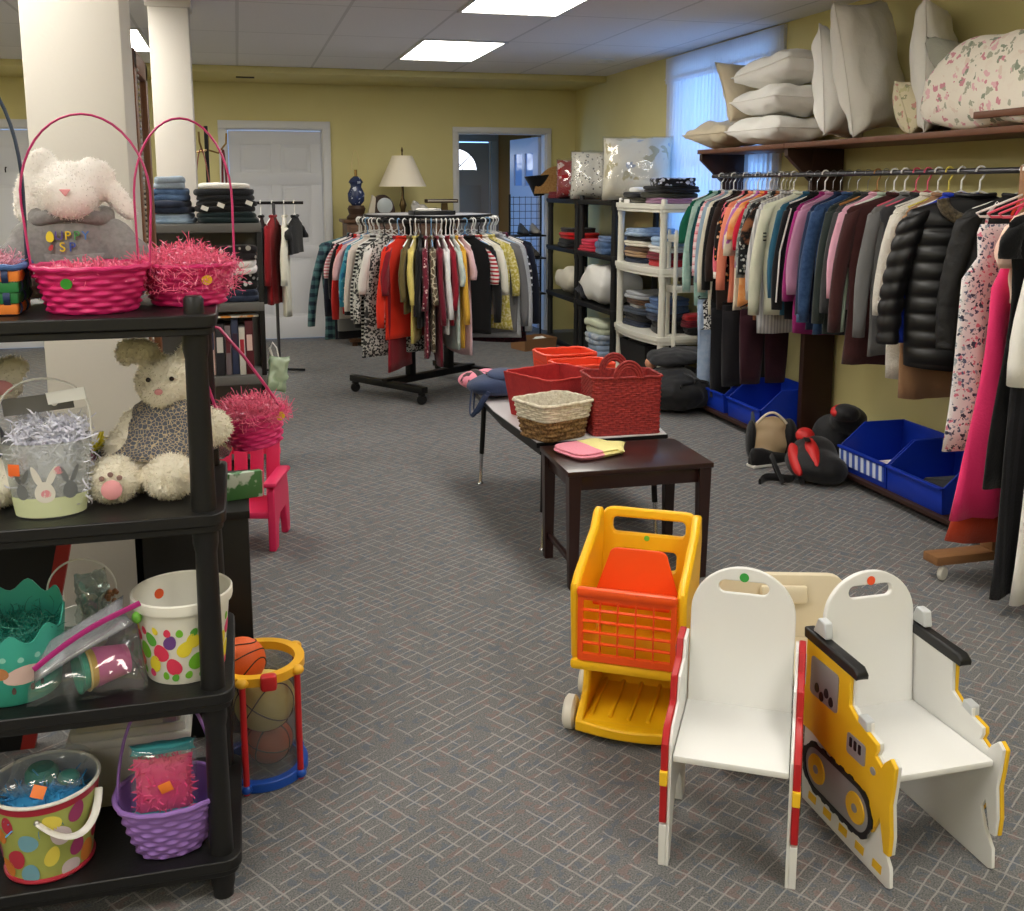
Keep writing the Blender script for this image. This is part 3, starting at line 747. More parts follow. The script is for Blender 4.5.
t = thing('shred_bag', 'clear bag of white paper shred with a grey header card, standing in the clear bucket', 'bag', (-.38, 2.15, T2+.012))
obj('paper_shred', strands(B(), 1900, lambda rr: (rr.uniform(-.062, .066), rr.uniform(-.042, .036), .012+rr.random()*.160), .03, .0018, 9, 1.2, 4, 0), mat('white paper shred', (226, 226, 240), .7), t, smooth=False, norm=False)
obj('shred_core', ball(B(), (.004, -.004, .078), (.058, .036, .074)), mat('white paper shred', (0, 0, 0)), t)
obj('film', cushion(B(), .066, .095, .036, (0.005, 0, .10), rx(PI/2), 3, 10, .006, 20, 3), clear_mat('thin clear film', (252, 253, 254), .025, .03, .2), t, smooth='all')
obj('header_card', BX((.0, 0, .205), (.13, .003, .034)), clear_mat('smoky card', (110, 110, 112), .1, .75, .2), t, rot=(0, -.09, 0))
obj('label', BX((.075, -.012, .212), (.075, .002, .024)), mat('white label', (228, 228, 224), .6), t, rot=(0, -.16, -.2))
obj('hang_hole', lathe(B(), [(0, 0), (.006, 0), (.006, .002), (0, .002)], 16), mat('white dot', (245, 245, 245), .6), t, loc=(0.012, -.003, .205), rot=(PI/2, 0, 0))
# flower decoration behind
t = thing('flower_decoration', 'yellow and mauve felt flower decoration between the clear bucket and the rabbit in the dress', 'decoration', (-.315, 2.27, T2))
for k in range(14):
    a = RND.uniform(0, 2*PI); e = RND.uniform(.3, 1.3); d = V((math.cos(a)*math.cos(e), math.sin(a)*math.cos(e), math.sin(e)))
    obj('petal', ball(B(), V((0, 0, .085))+d*.022, (.006, .004, .022), d.to_track_quat('Z', 'Y').to_matrix(), 10, 6), mat('yellow felt', (236, 222, 70), .7), t)
obj('egg', ball(B(), (-.012, -.02, .052), (.022, .014, .034)), mat('mauve felt', (160, 110, 128), .7), t)
for s in (-1, 1): obj('leaf', ball(B(), (.012*s, -.005, .022), (.03, .016, .014), ry(.5*s), 12, 8), mat('green felt', (96, 124, 44), .7), t)
obj('stem', tube(B(), [(0, 0, 0), (0, 0, .09)], .005), mat('green felt', (96, 124, 44)), t)
t = thing('plastic_bag', 'crumpled clear plastic bag at the back corner of the second shelf', 'bag', (-.115, 2.425, T2))
obj('film', cushion(B(), .05, .02, .03, (.03, 0, .035), None, 2.5, 12, .014, 30, 4), clear_mat('grey film', (190, 190, 192), .25, .35, .15), t, smooth='all')

# third shelf
TEAL = mat('teal plastic', (70, 180, 162), .45)
t = thing('bucket', 'teal scalloped bucket with a pink sheep print, filled with teal shred', 'bucket', (-.485, 2.165, T3))
n = 72
prof = [(.083, 0), (.087, .004), (.1, .12)]
rings = [[V((r*math.cos(2*PI*j/n), r*math.sin(2*PI*j/n), z)) for j in range(n)] for r, z in prof]
rings.append([V(((.104)*math.cos(2*PI*j/n), .104*math.sin(2*PI*j/n), .163+.012*math.cos(2*PI*j*9/n)+.022*math.sin(2*PI*j/n))) for j in range(n)])
rings.append([V(((.1015)*math.cos(2*PI*j/n), .1015*math.sin(2*PI*j/n), .163+.012*math.cos(2*PI*j*9/n)+.022*math.sin(2*PI*j/n))) for j in range(n)])
rings += [[V((r*math.cos(2*PI*j/n), r*math.sin(2*PI*j/n), z)) for j in range(n)] for r, z in ((.097, .12), (.083, .006))]
obj('bucket_wall', loft(B(), rings, True), TEAL, t)
rz = lambda z: .087+.013*z/.12
its = [('sheep_print', (226, 196, 190), egg(.02, .066, .042, .020, .06), -1.35), ('sheep_print', (190, 130, 84), egg(-.026, .075, .015, .013), -1.35), ('sheep_print', (90, 70, 66), egg(-.004, .035, .004, .008), -1.35), ('sheep_print', (90, 70, 66), egg(.03, .036, .004, .008), -1.35), ('sheep_print', (90, 70, 66), egg(.05, .04, .004, .007), -1.35)]
its += [('dot_print', (150, 214, 200), egg(s, z, .006, .006), -1.35) for s, z in ((-.02, .105), (.012, .1), (.044, .102), (.07, .09))]
decal_set(t, 'print', rz, its)
tag(obj('easter_grass', strands(B(), 420, in_bowl(-.485, 2.165, T3+.125, .09, .02), .04, .001, 12), mat('teal shred', (36, 120, 104), .5), smooth=False, norm=False), 'teal shredded grass inside the scalloped bucket', 'shredded grass', kind='stuff')
# wire basket with wrapped gift
t = thing('gift_basket', 'white wire-handled basket with a crinkled clear-wrapped green treat', 'basket', (-.375, 2.35, T3))
obj('basket_bowl', lathe(B(), [(0, .002), (.045, 0), (.062, .05), (.066, .07), (.062, .07), (.044, .006), (0, .006)], 28), WHITEP, t)
obj('handle', hoop(.064, .072, .06, .20, .0022), WHITEP, t)
b = cushion(B(), .035, .065, .03, (.02, -.01, .11), rx(PI/2) @ ry(.5), 2.2, 14, .028, 42, 6)
obj('wrapping', b, clear_mat('crinkled cellophane', (225, 235, 232), .3, .3, .08), t, smooth=True)
obj('treat', ball(B(), (.02, 0, .085), (.026, .022, .035)), mat('dark green foil', (40, 110, 92), .4), t)
b = B()
for k in range(12): ball(b, (.062+RND.uniform(-.012, .012), -.02+RND.uniform(-.01, .01), .115+RND.uniform(-.012, .012)), .0055, None, 8, 6)
obj('bead_cluster', b, mat('gold beads', (150, 104, 70), .35), t)
# zipper bag with cups
t = thing('zipper_bag', 'clear zipper bag with a magenta seal lying over paper cups', 'bag', (-.325, 2.115, T3))
obj('film', cushion(B(), .115, .09, .05, (-.005, .01, .058), rx(.42) @ ry(-.1), 3., 16, .018, 18, 7, .05), CLEAR, t, smooth='all')
obj('flap', cushion(B(), .11, .035, .004, (-.02, -.028, .125), ry(-.5) @ rx(.75), 5, 12, .006, 20, 9), clear_mat('cloudy film', (216, 218, 226), .16, .3, .2), t, smooth='all')
obj('zip_seal', tube(B(), [(-.098+.018*i, -.075+.0035*i, .092+.0095*i+.010*math.sin(i*.33)) for i in range(12)], .006, 8, ry=.0035), mat('magenta seal', (170, 40, 120), .35), t)
for k, (c, lb, r0, r1, x0, x1) in enumerate((((206, 96, 150), 'pink paper cup, outermost of the nested cups in the zipper bag', .030, .041, .055, -.012), ((206, 170, 70), 'gold-rimmed paper cup in the zipper bag, between the pink and teal cups', .034, .043, .0, -.028), ((40, 150, 125), 'teal paper cup with its mouth facing out, innermost in the zipper bag', .034, .0435, -.016, -.044))):
    c_ = thing('paper_cup', lb, 'cup', (-.315, 2.125, T3+.046), 0, 'paper cups in the zipper bag', rot=(0, 0, .42))
    b = loft(B(), [[V((x, r*math.cos(2*PI*j/32), r*math.sin(2*PI*j/32))) for j in range(32)] for x, r in ((x0, r0), (x1, r1), (x1-.002, r1+.001), (x1-.001, r1-.003), (x0-.003, r0-.003))], True)
    obj('cup_wall', b, mat('cup %d' % k, c, .55), c_)
    if k: obj('cup_rim', tube(B(), [(x1, r1*math.cos(2*PI*j/32), r1*math.sin(2*PI*j/32)) for j in range(32)], .0022, 6, True), mat('cup rim %d' % k, ((222, 200, 120), (30, 120, 104))[k-1], .5), c_)
# white egg bucket
WBK = mat('white bucket', (238, 236, 226), .4)
t = thing('bucket', 'large white plastic bucket printed with coloured eggs and an orange sticker inside', 'bucket', (-.15, 2.17, T3), .3)
obj('bucket_wall', lathe(B(), [(0, .004), (.075, .004), (.078, 0), (.08, .006), (.0955, .150), (.097, .155), (.1025, .157), (.104, .164), (.104, .178), (.101, .181), (.098, .178), (.097, .164), (.0755, .012), (0, .012)], 56), WBK, t)
rz = lambda z: .080+.0155*z/.150
pal = [(226, 60, 92), (110, 70, 140), (120, 190, 50), (240, 220, 60), (220, 70, 120), (96, 176, 64)]
rr = random.Random(5); its = []
for row, (z, a) in enumerate(((.10, .011), (.075, .013), (.045, .013), (.02, .006), (.118, .006))):
    m_ = 12 if a > .008 else 20
    for k in range(m_):
        th = 2*PI*(k+.5*(row % 2))/m_+rr.uniform(-.06, .06); its.append(('egg_print', pal[(k*3+row*2+rr.randrange(3)) % 6], egg(0, z+rr.uniform(-.006, .006), a*rr.uniform(1.05, 1.35), a*1.5, rr.uniform(-.6, .6)), th))
its = [i for i in its if math.sin(i[3]+.3) < .35]
decal_set(t, 'print', rz, its)
sticker(t, (-.028, .089, .142), (236, 96, 50), (-.1, 0, .3), .011)
obj('handle_lug', ball(B(), (-.1, -.03, .148), (.01, .014, .012)), mat('green lug', (120, 190, 70), .4), t)

# bottom shelf
t = thing('bucket', 'tin bucket with painted Easter eggs on green, red-banded rim and white strap handle', 'bucket', (-.440, 2.135, T4), 0)
TIN = mat('tin inside', (206, 208, 214), .35, .3)
GRN = mat('egg tin print', (170, 178, 96), .4)
obj('bucket_wall', lathe(B(), [(.082, 0), (.083, .004), (.106, .182), (.103, .182), (.080, .006)], 56), GRN, t)
obj('lining', lathe(B(), [(0, .008), (.0795, .008), (.1025, .1815)], 56), TIN, t)
obj('bottom_band', tube(B(), [(.084*math.cos(2*PI*j/48), .084*math.sin(2*PI*j/48), .006) for j in range(48)], .005, 8, True), mat('red band', (170, 40, 60), .4), t)
obj('rim', tube(B(), [(.106*math.cos(2*PI*j/48), .106*math.sin(2*PI*j/48), .182) for j in range(48)], .004, 8, True), WHITEP, t)
obj('rim_band', lathe(B(), [(.1045, .163), (.1068, .181)], 56), mat('red band', (170, 40, 60)), t)
rz = lambda z: .083+.023*z/.182
rr = random.Random(8); its = []
pal = [(190, 56, 76), (214, 130, 60), (232, 214, 90), (120, 170, 190), (160, 60, 110), (216, 200, 206)]
for row, z in enumerate((.142, .102, .064, .028)):
    for k in range(9):
        th = 2*PI*(k+.5*(row % 2))/9+rr.uniform(-.12, .12)
        if math.sin(th) < .25: its.append(('egg_print', pal[(k*2+row*3) % 6], egg(0, z+rr.uniform(-.008, .008), rr.uniform(.014, .021), rr.uniform(.019, .025), rr.uniform(-.9, .9)), th))
decal_set(t, 'print', rz, its)
obj('strap_handle', tube(B(), [(.109*math.cos(a)*(1.0+.12*math.sin(PI*i/16)), .109*math.sin(a)*(1.0+.12*math.sin(PI*i/16)), .150-.048*math.sin(PI*i/16)+.008*i/16) for i, a in [(i, -1.55+1.35*i/16) for i in range(17)]], .0035, 8, ry=.008), WHITEP, t)
obj('handle_rivet', ball(B(), (.002, -.108, .150), .006), mat('steel', (190, 190, 190), .3, .9), t)
t = thing('shred_bag', 'clear bag of blue paper shred with an orange tag, inside the egg-painted tin', 'bag', (-.44, 2.135, T4+.098))
obj('paper_shred', strands(B(), 700, lambda rr: in_bowl(0, -.005, .035, .078, .04)(rr), .035, .0015, 14, 1.2, 4, 0), mat('blue shred', (60, 150, 205), .5), t, smooth=False, norm=False)
obj('shred_core', ball(B(), (0, 0, .034), (.082, .080, .036)), mat('blue shred', (60, 150, 205)), t)
obj('teal_lid', lathe(B(), [(.034, 0), (.033, .016), (.025, .026), (0, .030)], 24, (-.01, .03, .070)), mat('teal lid', (30, 130, 120), .4), t)
obj('teal_scrap', ball(B(), (.045, .01, .075), (.022, .02, .016)), mat('teal lid', (30, 130, 120)), t)
obj('film', cushion(B(), .078, .07, .03, (.005, .01, .095), None, 2.5, 14, .02, 24, 12), CLEAR, t, smooth='all')
sticker(t, (.0, -.062, .092), (240, 130, 60), (-.7, .4, 0), .013, True)
# purple basket
PURP = mat('purple basket', (150, 112, 190), .5)
t = thing('easter_basket', 'purple woven basket with a tall thin handle on the bottom shelf', 'basket', (-.196, 2.125, T4), .1)
obj('woven_body', weave_body(B(), .108, .068, .125, .86, 10, 24, .0035, 2.3, .004, 0, .8), PURP, t, angle=80)
obj('rim', tube(B(), rim_loop(.109, .86, .125, 2.3), .0055, 8, True), PURP, t)
obj('handle', tube(B(), [(-.102+.10*(1-math.cos(PI*i/20)), .0+.06*math.sin(PI*i/20), .11+.215*math.sin(PI*i/20)) for i in range(21)], .0035, 8, ry=.0065), PURP, t)
t = thing('shred_bag', 'bag of hot pink paper shred with teal ends, standing in the purple basket', 'bag', (-.206, 2.110, T4+.035), 0, None, (-.06, .02, .05))
t.scale = (1, 1, .86)
obj('paper_shred', strands(B(), 1000, lambda rr: (rr.uniform(-.052, .052), rr.uniform(-.016, .010), .065+rr.random()*.130), .020, .0015, 15, .9, 4, 0), mat('pink paper shred', (236, 66, 130), .5), t, smooth=False, norm=False)
obj('shred_core', cushion(B(), .06, .075, .016, (0, 0, .125), rx(PI/2), 5, 10, .002), mat('pink paper shred', (236, 66, 130)), t)
obj('film', cushion(B(), .069, .118, .026, (0, 0, .122), rx(PI/2), 4, 14, .007, 26, 14, .02), CLEAR, t, smooth='all')
bt = mat('teal bag print', (60, 160, 172), .4)
obj('teal_band', cushion(B(), .067, .026, .027, (0, 0, .043), rx(PI/2), 6, 10, .001), bt, t)
obj('teal_top', cushion(B(), .067, .014, .012, (0, 0, .222), rx(PI/2), 6, 10, .005, 40), bt, t)
text_obj('lettering', 'Paper Easter Grass', .013, mat('white ink', (235, 240, 240), .5), t, (.012, -.0295, .047), (PI/2, PI, 0), .0006)
sticker(t, (.004, -.031, .135), (240, 130, 50), (0, -.35, 0), .013, True)
# storage box behind
SIL = mat('silver white box plastic', (196, 196, 192), .35, .2)
t = thing('storage_box', 'silver-white storage box with a stepped lid behind the purple basket', 'box', (-.29, 2.345, T4), 0)
obj('box_body', BX((0, 0, .075), (.25, .11, .15), .01), SIL, t)
b = B(); box(b, (0, 0, .158), (.268, .125, .022), .006); box(b, (0, 0, .178), (.25, .112, .022), .006); box(b, (0, 0, .20), (.225, .1, .03), .006)
obj('lid', b, SIL, t)
obj('latch', BX((.09, -.055, .2), (.03, .01, .014), .002), mat('steel', (190, 190, 190)), t)
# leaning black board with red edge behind the rack
t = thing('game_board', 'black flat board with a red edge leaning behind the rack', 'board', (-.68, 2.80, 0))
o = [(-.25, 0), (.05, 0), (.20, .66), (-.25, .66)]
obj('face', prism(B(), o, .03), BLK, t, smooth=False)
obj('red_edge', prism(B(), [(.05, 0), (.085, 0), (.235, .66), (.20, .66)], .03), mat('red edge', (160, 44, 40), .5), t, smooth=False)
obj('label', prism(B(), [(.072, .08), (.083, .08), (.106, .18), (.095, .18)], .002, off=-.002), mat('white label', (228, 228, 224)), t, smooth=False)
# low dark bookcase behind the rack, open towards the aisle
t = thing('bookcase', 'low black bookcase standing behind the black rack, open towards the aisle', 'bookcase', (-.30, 2.74, 0))
D = mat('black laminate', (18, 17, 18), .5)
for nm, c, s in (('back_panel', (.01, .20, .31), (.02, .40, .62)), ('side_panel', (.145, .01, .31), (.29, .02, .62)), ('side_panel', (.145, .39, .31), (.29, .02, .62)), ('shelf', (.145, .2, .03), (.26, .37, .02)), ('shelf', (.145, .2, .33), (.26, .37, .02)), ('top', (.145, .2, .63), (.30, .42, .022))):
    obj(nm, BX(c, s, .002), D, t)
for k, (c, lb, p, w_, h_) in enumerate((((70, 120, 70), 'small green-covered picture book with a pink edge, poking out over the low black bookcase', (.030, 2.86, .6425), .10, .075), ((200, 198, 190), 'pale paperback standing on the low black bookcase', (-.12, 2.95, .6425), .11, .14))):
    bk = thing('book', lb, 'book', p, .25)
    obj('cover', BX((-w_/2, 0, h_/2), (w_, .022, h_), .002), mat('book %d' % k, c, .5, pat=('noise', (190, 200, 190), 20, .5, .56)), bk)
    obj('pages', BX((-w_/2+.004, 0, h_/2), (w_, .016, h_-.006)), mat('pinkish pages', (230, 130, 150), .7), bk)
# toy basketball hoop bin
HYEL = mat('toy yellow', (236, 176, 40), .4); HRED = mat('toy red', (196, 36, 40), .4); HBLU = mat('toy blue', (30, 80, 180), .35)
t = thing('toy_ball_bin', 'toy ball bin with yellow rim, red rods and blue base beside the black rack', 'toy', (-.002, 2.545, 0))
RB = .107
def ring(r, z, hw, hh): return lathe(B(), [(r-hw, z), (r+hw, z), (r+hw, z+hh), (r-hw, z+hh), (r-hw, z)], 48)
obj('base_ring', ring(RB, .0, .012, .026), HBLU, t, bevel=.003)
rimb = ring(RB, .285, .012, .022)
for a in range(5):
    an = -1.9+a*2*PI/5; ball(rimb, (RB*1.13*math.cos(an), RB*1.13*math.sin(an), .297), (.017, .017, .012), None, 14, 8)
obj('rim', rimb, HYEL, t)
for a in range(5):
    an = -1.9+a*2*PI/5
    obj('rod', tube(B(), [(RB*1.12*math.cos(an), RB*1.12*math.sin(an), z) for z in (.0, .29)], .008, 10), HRED, t)
    obj('foot_lug', ball(B(), (RB*1.12*math.cos(an), RB*1.12*math.sin(an), .014), (.015, .015, .013), None, 12, 8), HBLU, t)
obj('clear_wall', lathe(B(), [(RB-.008, .02), (RB-.008, .287)], 48), clear_mat('smoky vinyl', (200, 200, 200), .08, .12, .2), t)
obj('rim_clip', BX((.025, -RB-.012, .295), (.04, .03, .04), .008), HRED, t)
def ball_toy(label, loc, r, c, rot):
    o = thing('basketball', label, 'ball', loc, 0, None, rot)
    obj('ball_skin', ball(B(), (0, 0, 0), r, None, 32, 20), mat('ball %d' % c[1], c, .55, bump=.15, bscale=260), o)
    sm = mat('ball seam', (60, 40, 24), .7)
    for k in range(4):
        M = (Matrix(), rx(PI/2), rx(PI/2) @ ry(0), rx(PI/2))[k]
        pts = []
        for j in range(40):
            a = 2*PI*j/40
            if k == 0: p = V((math.cos(a), math.sin(a), 0))
            elif k == 1: p = V((math.cos(a), 0, math.sin(a)))
            else:
                s = 1 if k == 2 else -1; p = V((math.cos(a)*.8, s*(.55+.25*math.cos(2*a)), math.sin(a)*.8))
            pts.append(p.normalized()*(r+.0002))
        obj('seam', tube(B(), pts, .0018, 6, True), sm, o)
ball_toy('pale yellow toy basketball held in the middle of the clear bin', (.012, 2.535, .195), .078, (240, 218, 126), (.3, .5, .4))
ball_toy('orange toy basketball resting on top inside the yellow rim', (-.040, 2.535, .308), .060, (224, 96, 40), (.9, .2, .9))
ball_toy('darker orange toy ball at the bottom of the clear bin', (.02, 2.565, .066), .060, (206, 92, 46), (.1, .2, .2))
# pink toy chair
HP = mat('hot pink moulded plastic', (232, 46, 100), .4)
t = thing('toddler_chair', 'hot pink plastic toddler chair with slatted back beyond the black rack', 'chair', (-.035, 4.34, 0), -.25)
W_ = .15
for s in (-1, 1):
    o = [(-.13, 0), (-.07, 0), (-.055, .09), (-.02, .135), (.08, .135), (.11, .0), (.16, 0), (.15, .2), (.13, .28), (-.10, .28), (-.13, .26)]
    obj('side_panel', prism(B(), o, .03, plane='yz', off=s*W_-.015), HP, t, bevel=.006)
    obj('armrest', BX((s*W_, -.0, .288), (.058, .29, .022), .01), HP, t)
obj('seat', BX((0, .0, .155), (2*W_-.02, .25, .03), .008), HP, t)
for x in (-.105, -.035, .035, .105): obj('back_slat', BX((x, .135, .30), (.058, .022, .31), .008, rx(-.16)), HP, t)
obj('back_rail', BX((0, .155, .36), (.27, .016, .03), .005, rx(-.16)), HP, t)
# ------------------------------------------------------------------ tables and the baskets on them
ESP = mat('espresso wood', (52, 30, 28), .32, pat=('wood', (40, 22, 20), (1, 12, 1)), coat=.15)
t = thing('end_table', 'dark espresso wood end table with a folded pink and yellow cloth on it', 'table', (1.425, 3.655, 0), -.02)
TW, TD, TH = .58, .40, .462
obj('table_top', BX((0, 0, TH-.010), (TW, TD, .020), .003), ESP, t)
for y in (-TD/2+.035, TD/2-.035): obj('apron', BX((0, y, TH-.05), (TW-.09, .018, .062), .002), ESP, t)
for x in (-TW/2+.035, TW/2-.035): obj('apron', BX((x, 0, TH-.05), (.018, TD-.09, .062), .002), ESP, t)
for x in (-1, 1):
    for y in (-1, 1):
        cx, cy = x*(TW/2-.03), y*(TD/2-.03)
        b = loft(B(), [[V((cx+s*a, cy+s*c, z)) for a, c in ((-1, -1), (1, -1), (1, 1), (-1, 1))] for z, s in ((0, .017), (TH-.021, .024))])
        obj('leg', b, ESP, t, bevel=.002)
obj('stretcher', BX((-TW/2+.03, 0, .10), (.016, TD-.1, .022), .002), ESP, t)
t = thing('activity_table', 'low folding table with a grey-white top, dark edge and black legs with chrome feet', 'table', (1.11, 3.90, 0), 0)
AH = .468
o = [(.03, .0), (.60, .0), (.70, .62), (.56, 1.14), (.02, 1.14), (.0, .62)]
obj('table_top', prism(B(), o, .022, plane='xy', off=AH-.022), mat('grey laminate', (206, 204, 206), .35), t, smooth=False)
cx, cy = .3, .55
obj('edge_band', prism(B(), [(cx+(x-cx)*1.012, cy+(y-cy)*1.008) for x, y in o], .02, [[(cx+(x-cx)*1.0005, cy+(y-cy)*1.0005) for x, y in o]], plane='xy', off=AH-.0225), BLKM, t, smooth=False)
obj('apron_frame', prism(B(), [(cx+(x-cx)*.88, cy+(y-cy)*.88) for x, y in o], .05, [[(cx+(x-cx)*.84, cy+(y-cy)*.84) for x, y in o]], plane='xy', off=AH-.073), BLKM, t, smooth=False)
CHR = mat('chrome', (200, 200, 205), .18, 1.)
for i, (x, y) in enumerate(((.075, .05), (.56, .06), (.045, 1.0), (.56, 1.0))):
    lg = obj('leg', tube(B(), [(x, y, AH-.03), (x-(.01 if x < .3 else -.01), y-(.02 if y < .5 else -.02), .16)], .013, 12), BLKM, t)
    obj('leg_tip', tube(B(), [(x-(.01 if x < .3 else -.01), y-(.02 if y < .5 else -.02), .17), (x-(.015 if x < .3 else -.015), y-(.03 if y < .5 else -.03), .012), (x-(.015 if x < .3 else -.015), y-(.03 if y < .5 else -.03), 0)], [.0105, .0095, .016], 12), CHR, lg)
ZT = AH+.0012
# cloth
t = thing('folded_cloth', 'folded pink and yellow cloth lying on the end table corner', 'cloth', (1.30, 3.715, TH+.0015), .25)
m = mat('pink yellow cloth', (228, 140, 158), .9, pat=('bands', 0, .5, [(0, (226, 142, 160)), (.50, (232, 222, 150))]), bump=.3, bscale=90)
b = B(); folded(b, .125, .105, .026, (0, 0, 0), rotz(.1), 3, 4.2, .006); obj('folds', b, m, t)
b = cushion(B(), .07, .06, .008, (.085, -.02, .02), rotz(.9), 5, 10, .006, 14, 3); obj('corner_flap', b, mat('yellow cloth', (232, 222, 150), .9, bump=.3), t)
# seagrass basket
SEA = mat('seagrass', (150, 116, 72), .85, pat=('noise', (98, 72, 42), 90, .4, .6), bump=.6, bscale=70)
SEAW = mat('whitewashed wicker', (226, 218, 198), .8, pat=('noise', (196, 184, 158), 60, .45, .7), bump=.4, bscale=90)
t = thing('basket', 'square seagrass basket, brown below and whitewashed above, beside the folded cloth', 'basket', (1.235, 3.99, ZT), .38, 'baskets on the tables')
obj('seagrass_body', weave_body(B(), .125, .112, .085, .86, 5, 13, .006, 7., .006, 0), SEA, t, angle=80)
obj('white_band', weave_body(B(), .139, .126, .07, .86, 7, 24, .0025, 7., .006, .085), SEAW, t, angle=80)
obj('rim', tube(B(), rim_loop(.139, .86, .155, 7.), .007, 8, True), SEAW, t)
# red wicker
RW = mat('red wicker', (160, 48, 44), .6, pat=('noise', (132, 34, 34), 70, .4, .6), bump=.3, bscale=120)
t = thing('basket', 'tall red wicker basket with two round handles on the table end', 'basket', (1.545, 4.02, ZT), -.06, 'baskets on the tables')
obj('wicker_body', weave_body(B(), .153, .150, .245, .68, 26, 44, .0018, 12., .007, 0), RW, t, angle=80)
obj('rim', tube(B(), rim_loop(.154, .68, .245, 12.), .006, 8, True), RW, t)
for y in (-.104, .104):
    b = B()
    for q in range(3): tube(b, [(-.062*math.cos(PI*i/16)*(1-.16*q), y, .238+.075*math.sin(PI*i/16)*(1-.16*q)) for i in range(17)], .0065, 8)
    obj('handle', b, RW, t)
# red fabric bin
RF = fab('red fabric', (176, 40, 40), ('noise', (160, 30, 34), 40), bscale=200)
t = thing('storage_bin', 'open red fabric storage bin with cut-out grip, in the middle of the low table', 'bin', (1.36, 4.36, ZT), .42)
def open_box(bm, wt, dt, wb, db, h, th):
    q = lambda w, d, z: [V((-w/2, -d/2, z)), V((w/2, -d/2, z)), V((w/2, d/2, z)), V((-w/2, d/2, z))]
    loft(bm, [q(wb, db, 0), q(wt, dt, h), q(wt-2*th, dt-2*th, h), q(wb-2*th, db-2*th, th)], True); return bm
obj('fabric_walls', open_box(B(), .34, .33, .29, .28, .20, .006), RF, t, smooth=False)
obj('rim', tube(B(), rim_loop(.1695, .33/.34, .2, 30.), .004, 6, True), mat('red trim', (200, 62, 56), .6), t)
obj('grip_hole', prism(B(), rrect(-.045, .135, .045, .16, .012), .002, plane='xz', off=-.157), mat('dark hole', (60, 14, 16), .9), t, smooth=False, rot=(0.0, 0, 0))
# two orange-red plastic baskets
OR = mat('orange red plastic', (232, 74, 44), .4)
def plastic_basket(label, loc, rz, w, d, h, zrot=0):
    t = thing('basket', label, 'basket', loc, rz, 'baskets on the tables')
    th = .004
    def wall(wd, ht, nm):
        hs = []
        for r in range(3):
            for k in range(9):
                x = -wd*.36+wd*.72*k/8; z = ht*.60+r*.019
                hs.append([(x+.0055*math.cos(PI*j/3), z+.006*math.sin(PI*j/3)) for j in range(6)])
        return prism(B(), [(-wd*.44, 0), (wd*.44, 0), (wd*.5, ht), (-wd*.5, ht)], th, hs, 'xz')
    tl = math.atan2(.06*d, h)
    for a, wd, off in ((0, w, d/2), (PI, w, d/2), (PI/2, d, w/2), (-PI/2, d, w/2)):
        o = obj('side_wall', wall(wd, h, ''), OR, t, smooth=False)
        o.rotation_euler = (math.atan2(off*.12, h), 0, a); o.location = rotz(a) @ V((0, -off*.88, 0))
    obj('bottom', BX((0, 0, .003), (w*.88, d*.88, .006)), OR, t)
    obj('rim', tube(B(), rim_loop(w/2+.004, d/w, h, 9.), .007, 8, True), OR, t)
plastic_basket('orange-red plastic basket with rows of holes, behind the red fabric bin', (1.575, 4.90, ZT), .05, .27, .22, .20)
plastic_basket('lower orange-red plastic basket with holes, between the fabric bin and red wicker basket', (1.585, 4.475+.18, ZT), .10, .27, .20, .185)

# ------------------------------------------------------------------ toy shopping cart
TYEL = mat('toy cart yellow', (246, 190, 24), .38); TORG = mat('toy cart orange', (240, 84, 22), .4); TWHT = mat('toy wheel white', (228, 224, 212), .45)
t = thing('toy_shopping_cart', 'yellow plastic toy shopping cart with an orange grid basket front and white wheels', 'toy', (.955, 2.40, 0), -.553)
W_ = .285
for s in (-1, 1):
    o = [(-.0, .235), (.035, .215), (.17, .20), (.255, .26), (.315, .50), (.300, .575), (.262, .572), (.22, .535), (.03, .475), (-.012, .452), (-.018, .43)]
    obj('side_wall', prism(B(), o, .026, plane='yz', off=s*(W_/2)-.013), TYEL, t, bevel=.009)
    o = [(.0, .02), (.30, .02), (.30, .09), (.26, .235), (.12, .235), (.085, .10), (.0, .06)]
    obj('lower_side', prism(B(), o, .022, plane='yz', off=s*(W_/2-.012)-.011), TYEL, t, bevel=.007)
# rear wall with handle slot and leg holes
q = W_/2
o = arc(q-.035, .345, .035, 0, 90, 5)+arc(-q+.035, .345, .035, 90, 180, 5)+[(-q-.004, .06), (-q+.01, .0), (q-.01, .0), (q+.004, .06)]
hs = [rrect(-q+.035, .308, q-.035, .352, .014), rrect(-.075, .205, -.02, .26, .012), rrect(.025, .205, .085, .26, .012)]
obj('rear_wall', prism(B(), o, .028, hs, 'xz'), TYEL, t, bevel=.006, loc=(0, .262, .192), rot=(-.15, 0, 0))
obj('basket_floor', BX((0, .13, .215), (W_, .27, .014), .004), TYEL, t)
obj('front_lip', BX((0, -.012, .228), (W_+.02, .026, .03), .01), TYEL, t)
b = B(); g = []
gw, gz0, gz1 = .262, .245, .44
hs = []
for i in range(5):
    for j in range(5):
        x0 = -gw/2+.012+i*(gw-.024)/5; z0 = gz0+.018+j*(gz1-gz0-.04)/5
        hs.append([(x0+.0018, z0+.0018), (x0+(gw-.024)/5-.0018, z0+.0018), (x0+(gw-.024)/5-.0018, z0+(gz1-gz0-.04)/5-.0018), (x0+.0018, z0+(gz1-gz0-.04)/5-.0018)])
obj('grid_panel', prism(B(), rrect(-gw/2, gz0, gw/2, gz1, .006), .012, hs, 'xz', -.026), TORG, t, smooth=False)
obj('grid_top_rail', BX((0, -.022, gz1-.002), (gw+.006, .024, .026), .009), TORG, t)
